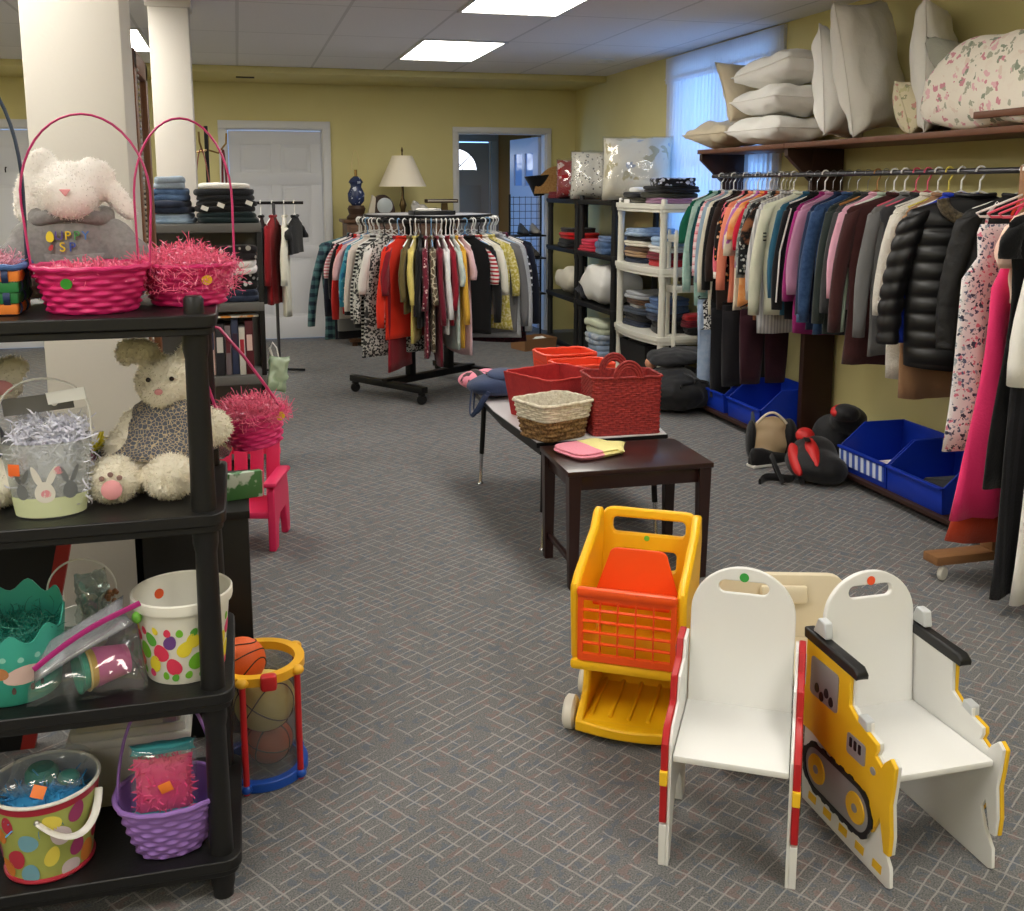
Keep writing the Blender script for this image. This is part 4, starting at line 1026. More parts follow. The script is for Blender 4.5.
obj('basket_liner', prism(B(), [(-gw/2+.004, gz0), (gw/2-.004, gz0), (gw/2-.004, gz0+.06), (-gw/2+.004, gz0+.06)], .004, (), 'xz', .014), TYEL, t, smooth=False)
o = arc(.060, .060, .022, 0, 90, 4)+arc(-.060, .060, .022, 90, 180, 4)+[(-.115, -.04), (.115, -.04)]
obj('child_seat', prism(B(), o, .012), TORG, t, bevel=.004, loc=(0, .135, .425), rot=(-.12, 0, 0))
obj('child_seat_base', BX((0, .085, .385), (.21, .10, .012), .004), TORG, t)
b = B(); box(b, (0, .15, .045), (W_-.01, .30, .016), .004)
for x in (-.105, -.053, 0, .053, .105): box(b, (x, .16, .056), (.012, .24, .010), .004)
obj('lower_tray', b, TYEL, t)
obj('tray_front', prism(B(), [(-.142, 0)]+[(-.142+.284*i/10, -.022*math.sin(PI*i/10)) for i in range(11)]+[(.142, .02), (-.142, .02)], .032, plane='xy', off=.022), TYEL, t, bevel=.006)
obj('tray_back', BX((0, .285, .13), (W_-.03, .02, .18), .006, rx(-.25)), TYEL, t)
for s in (-1, 1):
    for y, r in ((.055, .047), (.25, .047)):
        wl = lathe(B(), [(0, -.017), (.02, -.017), (r-.008, -.016), (r, -.010), (r, .010), (r-.008, .016), (.022, .015), (.018, .01), (0, .01)], 28)
        w_ = obj('wheel', wl, TWHT, t, loc=(s*(W_/2+.024), y, r), rot=(0, s*PI/2, 0))
        obj('axle_cap', ball(B(), (0, 0, .012), (.011, .011, .008), None, 12, 8), TYEL, w_)
sticker(t, (0, .262+.20*.15-.006, .192+.30), (110, 190, 50), (-.15, 0, 0), .008)

# ------------------------------------------------------------------ wooden children's chairs
WPT = mat('white painted wood', (228, 228, 226), .45)
RPT = mat('red painted wood', (178, 30, 34), .4); YPT = mat('yellow painted wood', (238, 190, 38), .42); BPT = mat('black painted wood', (28, 28, 30), .4); GPT = mat('grey painted wood', (150, 150, 152), .45); LG = mat('pale grey painted wood', (196, 200, 204), .45)
def kid_back(w, h, m, name='backrest'):
    o = [(-w/2, 0), (w/2, 0)]+arc(0, h-w/2*.92, w/2, 0, 180, 22, w/2*.92)
    return prism(B(), o, .014, [rrect(-w*.24, h-.064, w*.24, h-.034, .015, 5)], 'xz')
t = thing('childs_chair', "white wooden child's chair with red fire-engine side panels and a green sticker", 'chair', (.98, 1.852, 0), -.545, "painted wooden children's chairs")
CW = .252
obj('seat', BX((0, .135, .255), (CW-.004, .27, .016), .004), WPT, t)
obj('backrest', kid_back(CW-.006, .357, WPT), WPT, t, bevel=.003, loc=(0, .262, .245), rot=(-.10, 0, 0))
sticker(t, (0, +.262+.332*.10-.002, .245+.332), (60, 160, 70), (-.1, 0, 0), .011)
for s in (-1, 1):
    o = [(-.012, 0), (.022, 0), (.055, .085), (.10, .125), (.17, .125), (.215, .08), (.25, 0), (.29, 0), (.296, .20), (.30, .43), (.235, .43), (.215, .39), (.14, .38), (.125, .325), (.03, .315), (.0, .285), (-.004, .20)]
    x0 = s*(CW/2)
    obj('side_panel', prism(B(), o, .007, plane='yz', off=min(x0, x0+s*.007)), WPT, t, bevel=.0015)
    for ft in ([(-.012, 0), (.022, 0), (.055, .085), (.062, .0985), (-.0125, .0985)], [(.25, 0), (.29, 0), (.293, .1), (.21, .095), (.215, .08)]): obj('foot', prism(B(), ft, .016, plane='yz', off=min(x0+s*.0068, x0+s*.0228)), WPT, t, bevel=.0015)
    x1 = x0+s*.0072
    hi = [(-.014, .105), (.05, .10), (.10, .14), (.17, .14), (.22, .10), (.292, .105), (.299, .2), (.303, .433), (.232, .433), (.213, .393), (.137, .383), (.122, .328), (.029, .319), (-.004, .288), (-.008, .225)]
    obj('fire_engine_panel', prism(B(), hi, .016, plane='yz', off=min(x1, x1+s*.016)), RPT, t, bevel=.003)
    x2 = x0+s*.0066
    obj('yellow_band', prism(B(), [(-.0165, .195), (.02, .195), (.02, .228), (-.0135, .228)], .0175, plane='yz', off=min(x2, x2+s*.0175)), YPT, t, bevel=.002)
    x3 = x1+s*.0165
    for y in (.06, .235): obj('painted_wheel', lathe(B(), [(0, .002), (.03, .002), (.032, 0), (0, 0)], 20), BPT, t, loc=(x3, y, .165), rot=(0, s*PI/2, 0))
    obj('painted_window', prism(B(), rrect(.24, .35, .285, .41, .006), .002, plane='yz', off=min(x3, x3+s*.002)), LG, t, smooth=False)
# digger chair
t = thing('childs_chair', "white wooden child's chair with yellow and black digger side panels and an orange sticker", 'chair', (1.428, 1.72, 0), .0, "painted wooden children's chairs")
CW = .25
obj('seat', BX((0, .15, .25), (CW-.004, .29, .016), .004), WPT, t)
obj('backrest', kid_back(CW-.008, .352, WPT), WPT, t, bevel=.003, loc=(-.0, .285, .24), rot=(-.08, 0, 0))
sticker(t, (-.0, .285+.328*.08-.002, .24+.328), (240, 90, 50), (-.08, 0, 0), .011)
full = [(-.012, .006), (.0, .0), (.345, .0), (.352, .06), (.348, .20), (.34, .435), (.315, .440), (.145, .432), (.135, .42), (.16, .415), (.155, .345), (.12, .325), (.115, .342), (.085, .338), (.085, .318), (.05, .31), (.048, .295), (.055, .28), (.03, .268), (.02, .285), (.0, .305), (-.016, .292), (-.012, .245), (-.006, .20), (-.015, .13), (-.012, .085), (.004, .083), (.024, .152), (.036, .128), (.020, .088), (-.008, .052)]
yel = [(.036, .128), (.05, .10), (.09, .16), (.30, .20), (.349, .20), (.341, .425), (.145, .415), (.158, .415), (.157, .345), (.122, .325), (.085, .318), (.05, .31), (.048, .295), (.055, .28), (.03, .268), (.02, .285), (.0, .305), (-.018, .292), (-.014, .245), (-.008, .20), (-.017, .13), (-.014, .085), (.004, .083), (.024, .152)]
for s in (-1, 1):
    x0 = s*CW/2
    f = lambda k, d: dict(plane='yz', off=min(x0+s*k, x0+s*(k+d)))
    obj('side_panel', prism(B(), full, .009, **f(0, .009)), WPT, t, bevel=.0015)
    obj('digger_body', prism(B(), [p for i, p in enumerate(yel) if i != 6], .010, **f(.0092, .010)), YPT, t, bevel=.002)
    obj('roof_trim', prism(B(), [(.128, .418), (.35, .428), (.352, .452), (.14, .445), (.126, .434)], .030, **f(-.006, .030)), BPT, t, bevel=.005)
    obj('lamp_post', prism(B(), [(.262, .453), (.318, .4545), (.30, .494), (.270, .492)], .022, **f(-.002, .022)), LG, t, bevel=.004)
    obj('exhaust', prism(B(), [(.085, .318), (.12, .327), (.117, .346), (.087, .342)], .022, **f(-.001, .022)), LG, t, bevel=.003)
    obj('cab_window', prism(B(), rrect(.20, .30, .315, .395, .01), .002, **f(.0195, .002)), GPT, t, smooth=False)
    b = B()
    for y, z in ((.225, .318), (.245, .330), (.265, .312), (.285, .325)): prism(b, egg(y, z, .009, .012), .0012, **f(.0216, .0012))
    obj('driver_print', b, BPT, t, smooth=False)
    obj('grille', prism(B(), rrect(.085, .235, .155, .285, .008), .002, **f(.0195, .002)), GPT, t, smooth=False)
    b = B()
    for y in (.10, .117, .134): prism(b, rrect(y, .255, y+.010, .278, .003), .0012, **f(.0216, .0012))
    obj('grille_bar', b, BPT, t, smooth=False)
    n = 96; tr = []; inn = []
    c0, c1, r = (.268, .124), (.108, .124), .060
    d = V((c1[0]-c0[0], c1[1]-c0[1])).normalized(); nn = V((-d.y, d.x))
    base = [(c1[0]+r*math.cos(a), c1[1]+r*math.sin(a)) for a in [math.atan2(nn.y, nn.x)-PI*i/24 for i in range(25)]] if False else []
    a0 = math.atan2(-d.x, d.y)
    loop = [(c1, a0-PI+PI*0+PI*i/20) for i in range(21)]
    pa = math.atan2(d.y, d.x)
    pts = [(c1[0]+r*math.cos(pa-PI/2+PI*i/20), c1[1]+r*math.sin(pa-PI/2+PI*i/20)) for i in range(21)]+[(c0[0]+r*math.cos(pa+PI/2+PI*i/20), c0[1]+r*math.sin(pa+PI/2+PI*i/20)) for i in range(21)]
    cc = ((c0[0]+c1[0])/2, (c0[1]+c1[1])/2)
    dense = []
    for i in range(len(pts)):
        p, q_ = pts[i], pts[(i+1) % len(pts)]; L_ = math.dist(p, q_); k = max(1, int(L_/.006))
        dense += [(p[0]+(q_[0]-p[0])*j/k, p[1]+(q_[1]-p[1])*j/k) for j in range(k)]
    def nearest_c(p):
        u = max(0, min(1, ((p[0]-c0[0])*d.x+(p[1]-c0[1])*d.y)/math.dist(c0, c1))); return (c0[0]+(c1[0]-c0[0])*u, c0[1]+(c1[1]-c0[1])*u)
    def off(p, k):
        q_ = nearest_c(p); return (q_[0]+(p[0]-q_[0])*k, q_[1]+(p[1]-q_[1])*k)
    outer = [off(p, 1.08 if (i//3) % 2 else 1.0) for i, p in enumerate(dense)]
    obj('track', prism(B(), outer, .004, [[off(p, .84) for p in dense]], **f(.0195, .004)), BPT, t, smooth=False)
    obj('track_plate', prism(B(), [off(p, .86) for p in dense], .0015, **f(.0193, .0015)), GPT, t, smooth=False)
    for c in (c0, c1):
        w_ = obj('track_wheel', lathe(B(), [(0, .003), (.034, .003), (.036, 0), (0, 0)], 24), YPT, t, loc=(x0+s*.0215, c[0], c[1]), rot=(0, s*PI/2, 0))
        obj('hub', lathe(B(), [(0, .0042), (.010, .0042), (.011, 0), (0, 0)], 16), GPT, w_)
    obj('pivot', lathe(B(), [(0, .002), (.009, .002), (.009, 0), (0, 0)], 16), GPT, t, loc=(x0+s*.0195, .055, .245), rot=(0, s*PI/2, 0))
    for k in range(5): obj('road_dash', prism(B(), [(.02+.066*k, .018), (.052+.066*k, .018), (.05+.066*k, .038), (.018+.066*k, .038)], .0014, **f(.0092, .0014)), YPT, t, smooth=False)
# beige plastic toddler chair behind
BEI = mat('beige moulded plastic', (222, 210, 182), .45); SAL = mat('salmon plastic', (222, 128, 108), .5)
t = thing('toddler_ride_toy', 'beige plastic toddler ride-on chair wedged behind the two wooden chairs', 'toy', (1.40, 2.33, 0), -.3)
o = [(-.17, .0), (.17, .0)]+arc(.13, .15, .05, 0, 90, 5)+arc(-.13, .15, .05, 90, 180, 5)
obj('back_panel', prism(B(), o, .03), BEI, t, bevel=.01, loc=(0, .10, .225), rot=(-.1, 0, 0))
obj('raised_panel', BX((0, .098, .375), (.13, .02, .05), .008, rx(-.1)), BEI, t)
obj('seat', BX((0, -.02, .235), (.33, .24, .035), .012), BEI, t)
obj('salmon_bar', tube(B(), [(-.19, .155, .365), (.19, .155, .365)], .017, 14), SAL, t)
for s in (-1, 1):
    obj('side_leg', prism(B(), [(-.12, .0), (-.06, .0), (-.02, .12), (.04, .12), (.09, .0), (.15, .0), (.14, .23), (-.12, .23)], .025, plane='yz', off=s*.14-.0125), BEI, t, bevel=.006)
    obj('wheel', lathe(B(), [(0, -.016), (.042, -.016), (.048, -.01), (.048, .01), (.042, .016), (0, .016)], 24), SAL, t, loc=(s*.175, -.09, .049), rot=(0, PI/2, 0))
obj('front_foot', BX((-.17, -.16, .06), (.05, .06, .05), .012, rotz(.3)), SAL, t)
# ------------------------------------------------------------------ hangers and garments
HWHITE = mat('white hanger plastic', (236, 234, 230), .4)
HBLK = mat('black hanger plastic', (30, 30, 32), .4)
HWOOD = mat('wooden hanger', (168, 118, 66), .5)
HWIRE = mat('wire hanger', (160, 160, 165), .3, .9)
HPK = mat('pink hanger', (224, 96, 120), .4); HYL = mat('yellow hanger', (226, 206, 90), .4); HBL = mat('blue hanger', (120, 165, 205), .4)
HM = {}
def hanger_mesh(m, w=.40):
    k = (m.name, w)
    if k not in HM:
        b = B()
        r = .0045 if m is not HWIRE else .0018
        if m is HWOOD: r = .006
        hook = [(.020*math.cos(math.radians(a)), 0, .020*math.sin(math.radians(a))) for a in range(200, -30, -20)]
        hook = [(-.0, 0, 0.)] and [(.020*math.cos(math.radians(a)), 0, .020*math.sin(math.radians(a))) for a in range(190, -41, -21)]
        hook += [(.010, 0, -.028), (.0, 0, -.040), (0, 0, -.086)]
        tube(b, hook, min(r, .0042), 6)
        tube(b, [(-w/2, 0, -.158), (-w*.25, 0, -.122), (0, 0, -.086), (w*.25, 0, -.122), (w/2, 0, -.158), (w*.46, 0, -.170), (0, 0, -.171), (-w*.46, 0, -.170)], r, 6, True)
        o = obj('clothes_hanger', b, m)
        HM[k] = o.data; bpy.data.objects.remove(o)
    return HM[k]
def hanger(loc, rz, m, label, group, w=.40, rot=None):
    o = bpy.data.objects.new('clothes_hanger', hanger_mesh(m, w)); COL.objects.link(o)
    o.location = loc; o.rotation_euler = rot or (0, 0, rz); return tag(o, label, 'hanger', group)
def garment(name, label, cat, loc, rz, m, w=.42, L=.66, sl=.5, th=.045, group=None, seed=0, flare=1., neck=.07, sm=None, collar=True, wedge=0., fold=.010, puff=0., sw=.052, strap=False, drop=0., cuff=None, out=.03, hood=None, sh=.16, twist=0., ws=False):
    """a garment on its hanger, hung from a rail at loc; x across the shoulders, z down from the rail"""
    t = thing(name, label, cat, loc, rz+twist, group)
    rr = random.Random(seed*7+3); ph = rr.uniform(0, 6); f1 = rr.uniform(14, 26)
    hw = w/2; n = 28; rings = []
    z0 = -.098-drop
    if strap: prof = [(z0-.10, hw*.70, .5), (z0-.13, hw*.74, .8), (z0-.22, hw*.70, 1)]
    else: prof = [(z0, neck, .35), (z0-.012, neck*1.25, .5), (z0-.04, hw*.62, .62), (z0-.066, hw*.93, .7), (z0-.085, hw*1.0, .85), (z0-.13, hw*.97, 1.), (z0-.24, hw*.92, 1.)]
    if puff: prof = prof[:-1]
    zl = prof[-1][0]; K = 9 if not puff else 64
    for k in range(1, K+1):
        f = k/K; z = zl+(-L-zl)*f
        q = 1+(flare-1)*f*f if flare >= 1 else 1+(flare-1)*f
        prof.append((z, hw*.92*q*(1+.03*math.sin(5*f+ph)), 1+.15*f))
    for i, (z, a, b) in enumerate(prof):
        g = max(0, min(1, (z0-.10-z)/.35)); ring = []
        pf = 1+puff*(abs(math.sin(PI*(z0-z)/.075))**.5-.7) if puff and z < z0-.06 else 1.
        for j in range(n):
            A = 2*PI*j/n; c, s = math.cos(A), math.sin(A)
            x = a*math.copysign(abs(c)**.75, c); y = th/2*b*math.copysign(abs(s)**.8, s)*pf
            y *= 1+wedge*x/hw
            y += fold*g*(math.sin(f1*x*1.7+ph+3*z)+.5*math.sin(f1*3*x+ph*2))*(1 if not puff else .3)
            zz = z+(.012*g*math.sin(7*x+ph) if i == len(prof)-1 else 0)
            ring.append(V((x, y, zz)))
        rings.append(ring)
    obj('body', loft(B(), rings, True), m, t, smooth='all')
    if sl:
        for s in (-1, 1):
            rg = []
            top = V((s*hw*.86, 0, z0-.085)); end = V((hw-.035 if ws and s > 0 else s*(hw+out), rr.uniform(-.012, .012), z0-.085-sl))
            kk = 7 if not puff else 48
            for k in range(kk+1):
                f = k/kk; c = top.lerp(end, f)+V((0 if ws and s > 0 else s*.022*math.sin(PI*f), .006*math.sin(4*f+ph), 0))
                r = sw*(1-.3*f) if sl > .3 else sw*(1.05-.02*f)
                if puff: r *= 1+puff*.7*(abs(math.sin(PI*f*sl/.075))**.5-.7)
                ry_ = min(r*.8, th*.52)*(1+wedge*s*.8)
                rg.append([c+V((r*math.cos(2*PI*j/14)*.8, ry_*math.sin(2*PI*j/14)+.004*math.sin(3*2*PI*j/14+9*f+ph), .35*r*math.cos(2*PI*j/14)*-s*(1-f))) for j in range(14)])
            obj('sleeve', loft(B(), rg, True), sm or m, t, smooth='all')
            if cuff:
                cr = [[p+V((0, 0, dz)) for p in [end+V((sw*.62*math.cos(2*PI*j/14), min(sw*.62, th*.5)*math.sin(2*PI*j/14), 0)) for j in range(14)]] for dz in (.03, -.012)]
                obj('cuff', loft(B(), cr, True), cuff, t, smooth='all')
    if strap:
        for s in (-1, 1): obj('strap', tube(B(), [(s*hw*.42, .008, z0-.02), (s*hw*.55, .012, z0-.06), (s*hw*.60, .006, z0-.115)], .006, 6, ry=.002), m, t)
    elif collar:
        obj('collar', tube(B(), [(neck*1.15*math.cos(2*PI*j/18), th*.34*math.sin(2*PI*j/18)-.002, z0-.008+.006*math.cos(2*PI*j/18)**2) for j in range(18)], .009, 8, True), m, t)
    if hood:
        hb_ = B(); tube(hb_, [(hw*.55*math.cos(PI*j/14)*-1, -th*.5-.012, z0-.02-.10*math.sin(PI*j/14)) for j in range(15)], .026, 10)
        obj('hood_trim', hb_, hood, t)
    return t
def trousers(label, loc, rz, m, L, w=.34, th=.05, seed=0, group=None, cat='trousers'):
    t = thing('trousers', label, cat, loc, rz, group)
    z0 = -.172; rings = []
    obj('waistband', loft(B(), [[V((w/2*math.cos(a), th*.5*math.sin(a), z)) for a in [2*PI*j/24 for j in range(24)]] for z in (z0+.0, z0-.035)], True), m, t)
    for s in (-1, 1):
        rg = []
        for k in range(8):
            f = k/7; cx = s*w*.25; r = w*.25*(1-.18*f)
            rg.append([V((cx+r*math.cos(a), th*.5*(1-.1*f)*math.sin(a)+.006*math.sin(3*a+5*f+seed), z0-.034+(-L-z0)*f)) for a in [2*PI*j/20 for j in range(20)]])
        obj('leg', loft(B(), rg, True), m, t, smooth='all')
    return t

# ---- garments
F = fab
PLD = F('navy green flannel', (34, 50, 66), ('plaid', (84, 124, 128), (30, 40, 58), .06))
# ---------------------------------------------------------------- round rack
RCX, RCY, RR_, RZ = 1.335, 7.42, .50, 1.262
t = thing('round_clothes_rack', 'black round clothes rack on casters, ringed with hanging tops', 'clothes rack', (RCX, RCY, 0), .60)
obj('ring_rail', tube(B(), [(RR_*math.cos(2*PI*j/64), RR_*math.sin(2*PI*j/64), RZ) for j in range(64)], .012, 10, True), BLKM, t)
obj('top_disc', lathe(B(), [(0, 1.300), (.455, 1.300), (.46, 1.294), (.455, 1.288), (0, 1.288)], 56), mat('grey disc laminate', (150, 150, 156), .3), t)
obj('top_edge', tube(B(), [(.462*math.cos(2*PI*j/56), .462*math.sin(2*PI*j/56), 1.294) for j in range(56)], .009, 8, True), BLKM, t)
for s in (-1, 1):
    obj('upright', BX((s*.20, 0, .69), (.055, .055, 1.20), .004), BLKM, t)
    for q in (-1, 1): obj('ring_spoke', tube(B(), [(s*.20, 0, RZ+.01), (s*.38, q*.325, RZ)], .008, 8), BLKM, t)
obj('base_beam', BX((0, 0, .115), (.92, .06, .05), .004), BLKM, t)
for s in (-1, 1):
    obj('base_foot', BX((s*.43, 0, .105), (.06, .76, .045), .004), BLKM, t)
    for q in (-1, 1):
        w_ = obj('caster_wheel', lathe(B(), [(0, -.014), (.032, -.014), (.036, -.008), (.036, .008), (.032, .014), (0, .014)], 20), BLK, t, loc=(s*.43, q*.35, .0365), rot=(PI/2, 0, .5*s))
        obj('caster_fork', BX((s*.43, q*.35, .072), (.03, .045, .03), .004), BLKM, t)
RGRP = 'hangers on the round rack'
LTEE = [ # degrees round the ring, name, label, material, length, sleeve, kwargs
 (177, 'shirt', 'navy and green plaid flannel shirt, outermost at the white-door side of the round rack', PLD, .86, .58, dict(w=.58, th=.05, out=.07)),
 (183, 'shirt', 'dark navy long-sleeved shirt directly beside the plaid flannel on the round rack', F('dark navy', (28, 32, 46)), .84, .5, {}),
 (189, 'top', 'pink and white striped short-sleeved top next to the dark navy shirt', F('pink stripe', (196, 120, 130), ('stripe', (226, 206, 208), 2, .022)), .50, .22, {}),
 (193, 'sweater', 'black knit with wide white and grey bands near its hem on the round rack', F('black band knit', (26, 28, 32), ('bands', 2, 1.0, [(0, (22, 22, 26)), (.22, (120, 122, 122)), (.31, (196, 192, 184)), (.40, (34, 70, 68)), (.44, (24, 26, 30))])), .82, .36, dict(flare=1.05)),
 (197.5, 'cardigan', 'coral red cardigan on the round rack, between the banded knit and a pale pink top', F('coral red', (196, 44, 40)), .66, .5, {}),
 (202, 'top', 'pale pink top on the round rack next to the coral red cardigan', F('pale pink', (222, 176, 180)), .56, .22, {}),
 (207, 'blouse', 'turquoise and white floral blouse on the round rack', F('turquoise floral', (58, 138, 166), ('floral', 22, (214, 226, 230), (36, 96, 138), (110, 180, 196))), .64, .40, {}),
 (211, 'sweater', 'cream sweater with thin dark stripes at its hem on the round rack', F('cream stripes', (218, 206, 196), ('bands', 2, 1.0, [(0, (40, 40, 44)), (.33, (214, 206, 196)), (.36, (40, 40, 44)), (.39, (218, 206, 196))])), .74, .46, {}),
 (217, 'top', 'black top with narrow white stripes on the round rack', F('black white stripe', (30, 30, 32), ('stripe', (216, 214, 210), 2, .026, .4)), .86, .48, {}),
 (223, 'top', 'plain white long-sleeved top tucked beside the houndstooth coat', F('white jersey', (228, 226, 220)), .76, .3, {}),
 (230, 'coat', 'long black and white houndstooth coat hanging lowest at the front of the round rack', F('houndstooth', (60, 62, 62), ('tweed', (200, 200, 194), 90)), .92, .5, dict(w=.50, th=.06, flare=1.1, twist=-.5)),
 (236, 'dress', 'dark red long dress showing below the houndstooth coat', F('dark red', (134, 28, 40)), 1.02, .3, {}),
 (241, 'jacket', 'bright vermilion jacket hanging next to the houndstooth coat', F('vermilion', (226, 52, 30)), .80, .52, dict(w=.46, th=.055, twist=-.35)),
 (246, 'top', 'olive brown top beside the vermilion jacket', F('olive brown', (104, 92, 56)), .60, .34, {}),
 (250, 'blouse', 'pale yellow long blouse on the round rack', F('pale yellow', (222, 204, 116)), .80, .36, {}),
 (254, 'top', 'plain black top between the pale yellow blouse and the burgundy print', F('black jersey', (24, 24, 26)), .72, .44, {}),
 (258, 'dress', 'burgundy pink-flowered dress on the round rack', F('burgundy floral', (110, 34, 52), ('spots', 45, .32, (206, 140, 150), (160, 60, 80), (222, 196, 190))), .92, .4, {}),
 (262, 'top', 'giraffe-print tunic at the middle of the round rack', F('giraffe print', (96, 84, 66), ('crack', (206, 196, 172), 24, .055)), .86, .36, {}),
 (266, 'cardigan', 'burgundy cardigan next to the giraffe-print tunic', F('burgundy', (112, 26, 44)), .96, .5, {}),
 (270, 'shirt', 'white long shirt on the round rack between the two burgundy garments', F('white shirt', (232, 232, 232)), .74, .46, {}),
 (273.5, 'top', 'deep crimson top beside the white long shirt', F('crimson', (140, 24, 42)), .70, .4, {}),
 (277, 'blouse', 'pale mint blouse on the round rack', F('mint blouse', (182, 202, 196), ('noise', (206, 214, 206), 30)), .86, .24, {}),
 (279.5, 'cardigan', 'mustard yellow long cardigan on the round rack', F('mustard', (222, 172, 62)), .84, .5, {}),
 (290, 'sweater', 'large black long-sleeved sweater facing out from the round rack', F('black knit', (20, 20, 22)), .78, .50, dict(w=.48, th=.06, twist=.4)),
 (283.5, 'top', 'pale pink tunic with a rounded hem showing below the black sweater', F('blush', (214, 178, 182)), .90, .2, dict(flare=1.1)),
 (296.5, 'top', 'red and white striped tee on the round rack', F('red white stripe', (176, 40, 52), ('stripe', (226, 220, 216), 2, .026)), .56, .24, {}),
 (299, 'skirt', 'rust brown skirt-length top on the round rack', F('rust', (146, 66, 34)), .72, 0, dict(w=.36)),
 (304, 'blouse', 'cream white blouse on the round rack beside the mustard print', F('cream white', (234, 230, 214)), .64, .32, dict(th=.05)),
 (310, 'blouse', 'mustard and cream printed blouse with a loose hem on the round rack', F('mustard print', (190, 176, 78), ('noise', (228, 220, 170), 60, .45, .6)), .76, .34, dict(flare=1.12, twist=.3)),
 (316, 'sweater', 'mid-grey pullover on the round rack', F('mid grey', (112, 112, 114)), .80, .56, dict(w=.48, th=.06, twist=.3)),
 (322, 'hoodie', 'light heather-grey hoodie on the round rack', F('heather grey', (166, 170, 174), ('noise', (182, 184, 188), 120)), .84, .60, dict(w=.50, th=.055, twist=.15)),
 (329, 'top', 'white top with black striped sleeve edge on the round rack', F('white black stripe', (228, 228, 230), ('stripe', (30, 30, 34), 2, .05, .7)), .62, .34, dict(w=.46)),
 (336, 'sweater', 'plum maroon sweater on the round rack towards the doorway', F('plum', (92, 34, 58)), .80, .52, {}),
 (343, 'jacket', 'dark navy jacket, outermost at the doorway side of the round rack', F('ink navy', (24, 28, 42)), .82, .58, dict(w=.52, th=.055)),
 (350, 'skirt', 'dark burgundy lace skirt hanging low behind the grey pullover', F('burgundy lace', (48, 22, 32), ('noise', (84, 34, 48), 70, .45, .6)), .90, 0, dict(w=.40, flare=1.2)),
]
for i, (dg, nm, lb, m, L, sl, kw) in enumerate(LTEE):
    a = math.radians(dg); p = (RCX+RR_*math.cos(a), RCY+RR_*math.sin(a), RZ)
    k = dict(w=.42, th=.028, wedge=.42, seed=i, fold=.004, sw=.048); k.update(kw); k['th'] = min(k['th'], .038)
    garment(nm, lb, nm, p, a, m, L=L+.0, sl=sl, group='clothes on the round rack', **k)
    hm = (HWHITE, HWHITE, HWHITE, HBLK, HWHITE, HBL)[i % 6] if i % 7 else HWHITE
    hanger(p, a+k.get('twist', 0), hm, {'white hanger plastic': 'white plastic hanger hooked on the ring of the round rack', 'black hanger plastic': 'black plastic hanger hooked on the ring of the round rack', 'blue hanger': 'pale blue plastic hanger hooked on the ring of the round rack'}[hm.name], {'white hanger plastic': 'white hangers on the round rack', 'black hanger plastic': 'black hangers on the round rack', 'blue hanger': 'blue hangers on the round rack'}[hm.name])
for k in range(24):
    a = math.radians(356+k*6.6)
    hanger((RCX+RR_*math.cos(a), RCY+RR_*math.sin(a), RZ), a, HWHITE, 'white plastic hanger hooked on the ring of the round rack', 'white hangers on the round rack')
# tray on the disc
t = thing('tray', 'black oblong tray with a folded white cloth on top of the round rack', 'tray', (RCX-.02, RCY-.26, 1.3015), .1)
obj('tray_base', BX((0, 0, .006), (.30, .16, .012), .004), BLK, t)
b = B()
for s in (-1, 1): box(b, (s*.146, 0, .018), (.008, .16, .024), .002); box(b, (0, s*.076, .018), (.30, .008, .024), .002)
obj('tray_lip', b, BLK, t)
tag(obj('cloth', folded(B(), .09, .05, .03, (0, 0, 0), None, 2, 3), F('white jersey', (228, 226, 220)), loc=(RCX-.04, RCY-.26, 1.3145)), 'small folded white cloth in the black tray', 'cloth')

# ---------------------------------------------------------------- right-hand wall fixture
WOODD = mat('dark stained fixture wood', (58, 34, 24), .5, pat=('wood', (44, 24, 18), (2, 2, .3)))
WOODM = mat('shelf wood', (112, 70, 46), .5, pat=('wood', (92, 54, 34), (3, .3, 3)))
t = thing('garment_fixture', 'dark wooden wall fixture with a long shelf for pillows above two hanging rails', 'clothes rack', (RX, 4.0, 0))
SX0, SX1 = 3.0-RX, -.012
Y0, Y1, Y2, Y3 = 1.2-4, 3.40-4, 5.32-4, 6.46-4
for a, b_ in ((Y0, Y1), (Y1, Y2), (Y2, Y3)):
    obj('shelf_board', BX(((SX0+SX1)/2, (a+b_)/2, 1.725), (SX1-SX0, b_-a-.006, .028), .003), WOODM, t)
for y in (Y0+.02, Y1, Y2, Y3-.02):
    obj('divider_post', BX((-.12, y, .85), (.20, .045, 1.70), .003), WOODD, t)
    obj('bracket', prism(B(), [(-.02, 1.45), (-.02, 1.71), (SX0+.02, 1.71), (SX0+.02, 1.67), (-.19, 1.50), (-.19, 1.45)], .04, plane='xz', off=y-.02), WOODD, t, smooth=False)
for a, b_ in ((Y0, Y1), (Y1, Y2), (Y2, Y3)):
    obj('rail', tube(B(), [(3.125-RX, a+.0, 1.565), (3.125-RX, b_-.0, 1.565)], .013, 12), mat('rail steel', (92, 92, 96), .35, .8), t)
obj('lower_rail', tube(B(), [(3.125-RX, Y2, .93), (3.125-RX, Y3, .93)], .012, 12), mat('rail steel', (92, 92, 96)), t)
obj('bin_shelf', BX((-.24, (Y1+Y2)/2, .05), (.46, Y2-Y1-.06, .022), .003), WOODD, t)
obj('bin_shelf', BX((-.24, (Y2+Y3)/2, .05), (.46, Y3-Y2-.06, .022), .003), WOODD, t)
RAILX, RAILZ = 3.125, 1.565
G1, G2 = 'clothes on the far bay of the wall rack', 'clothes on the near bay of the wall rack'
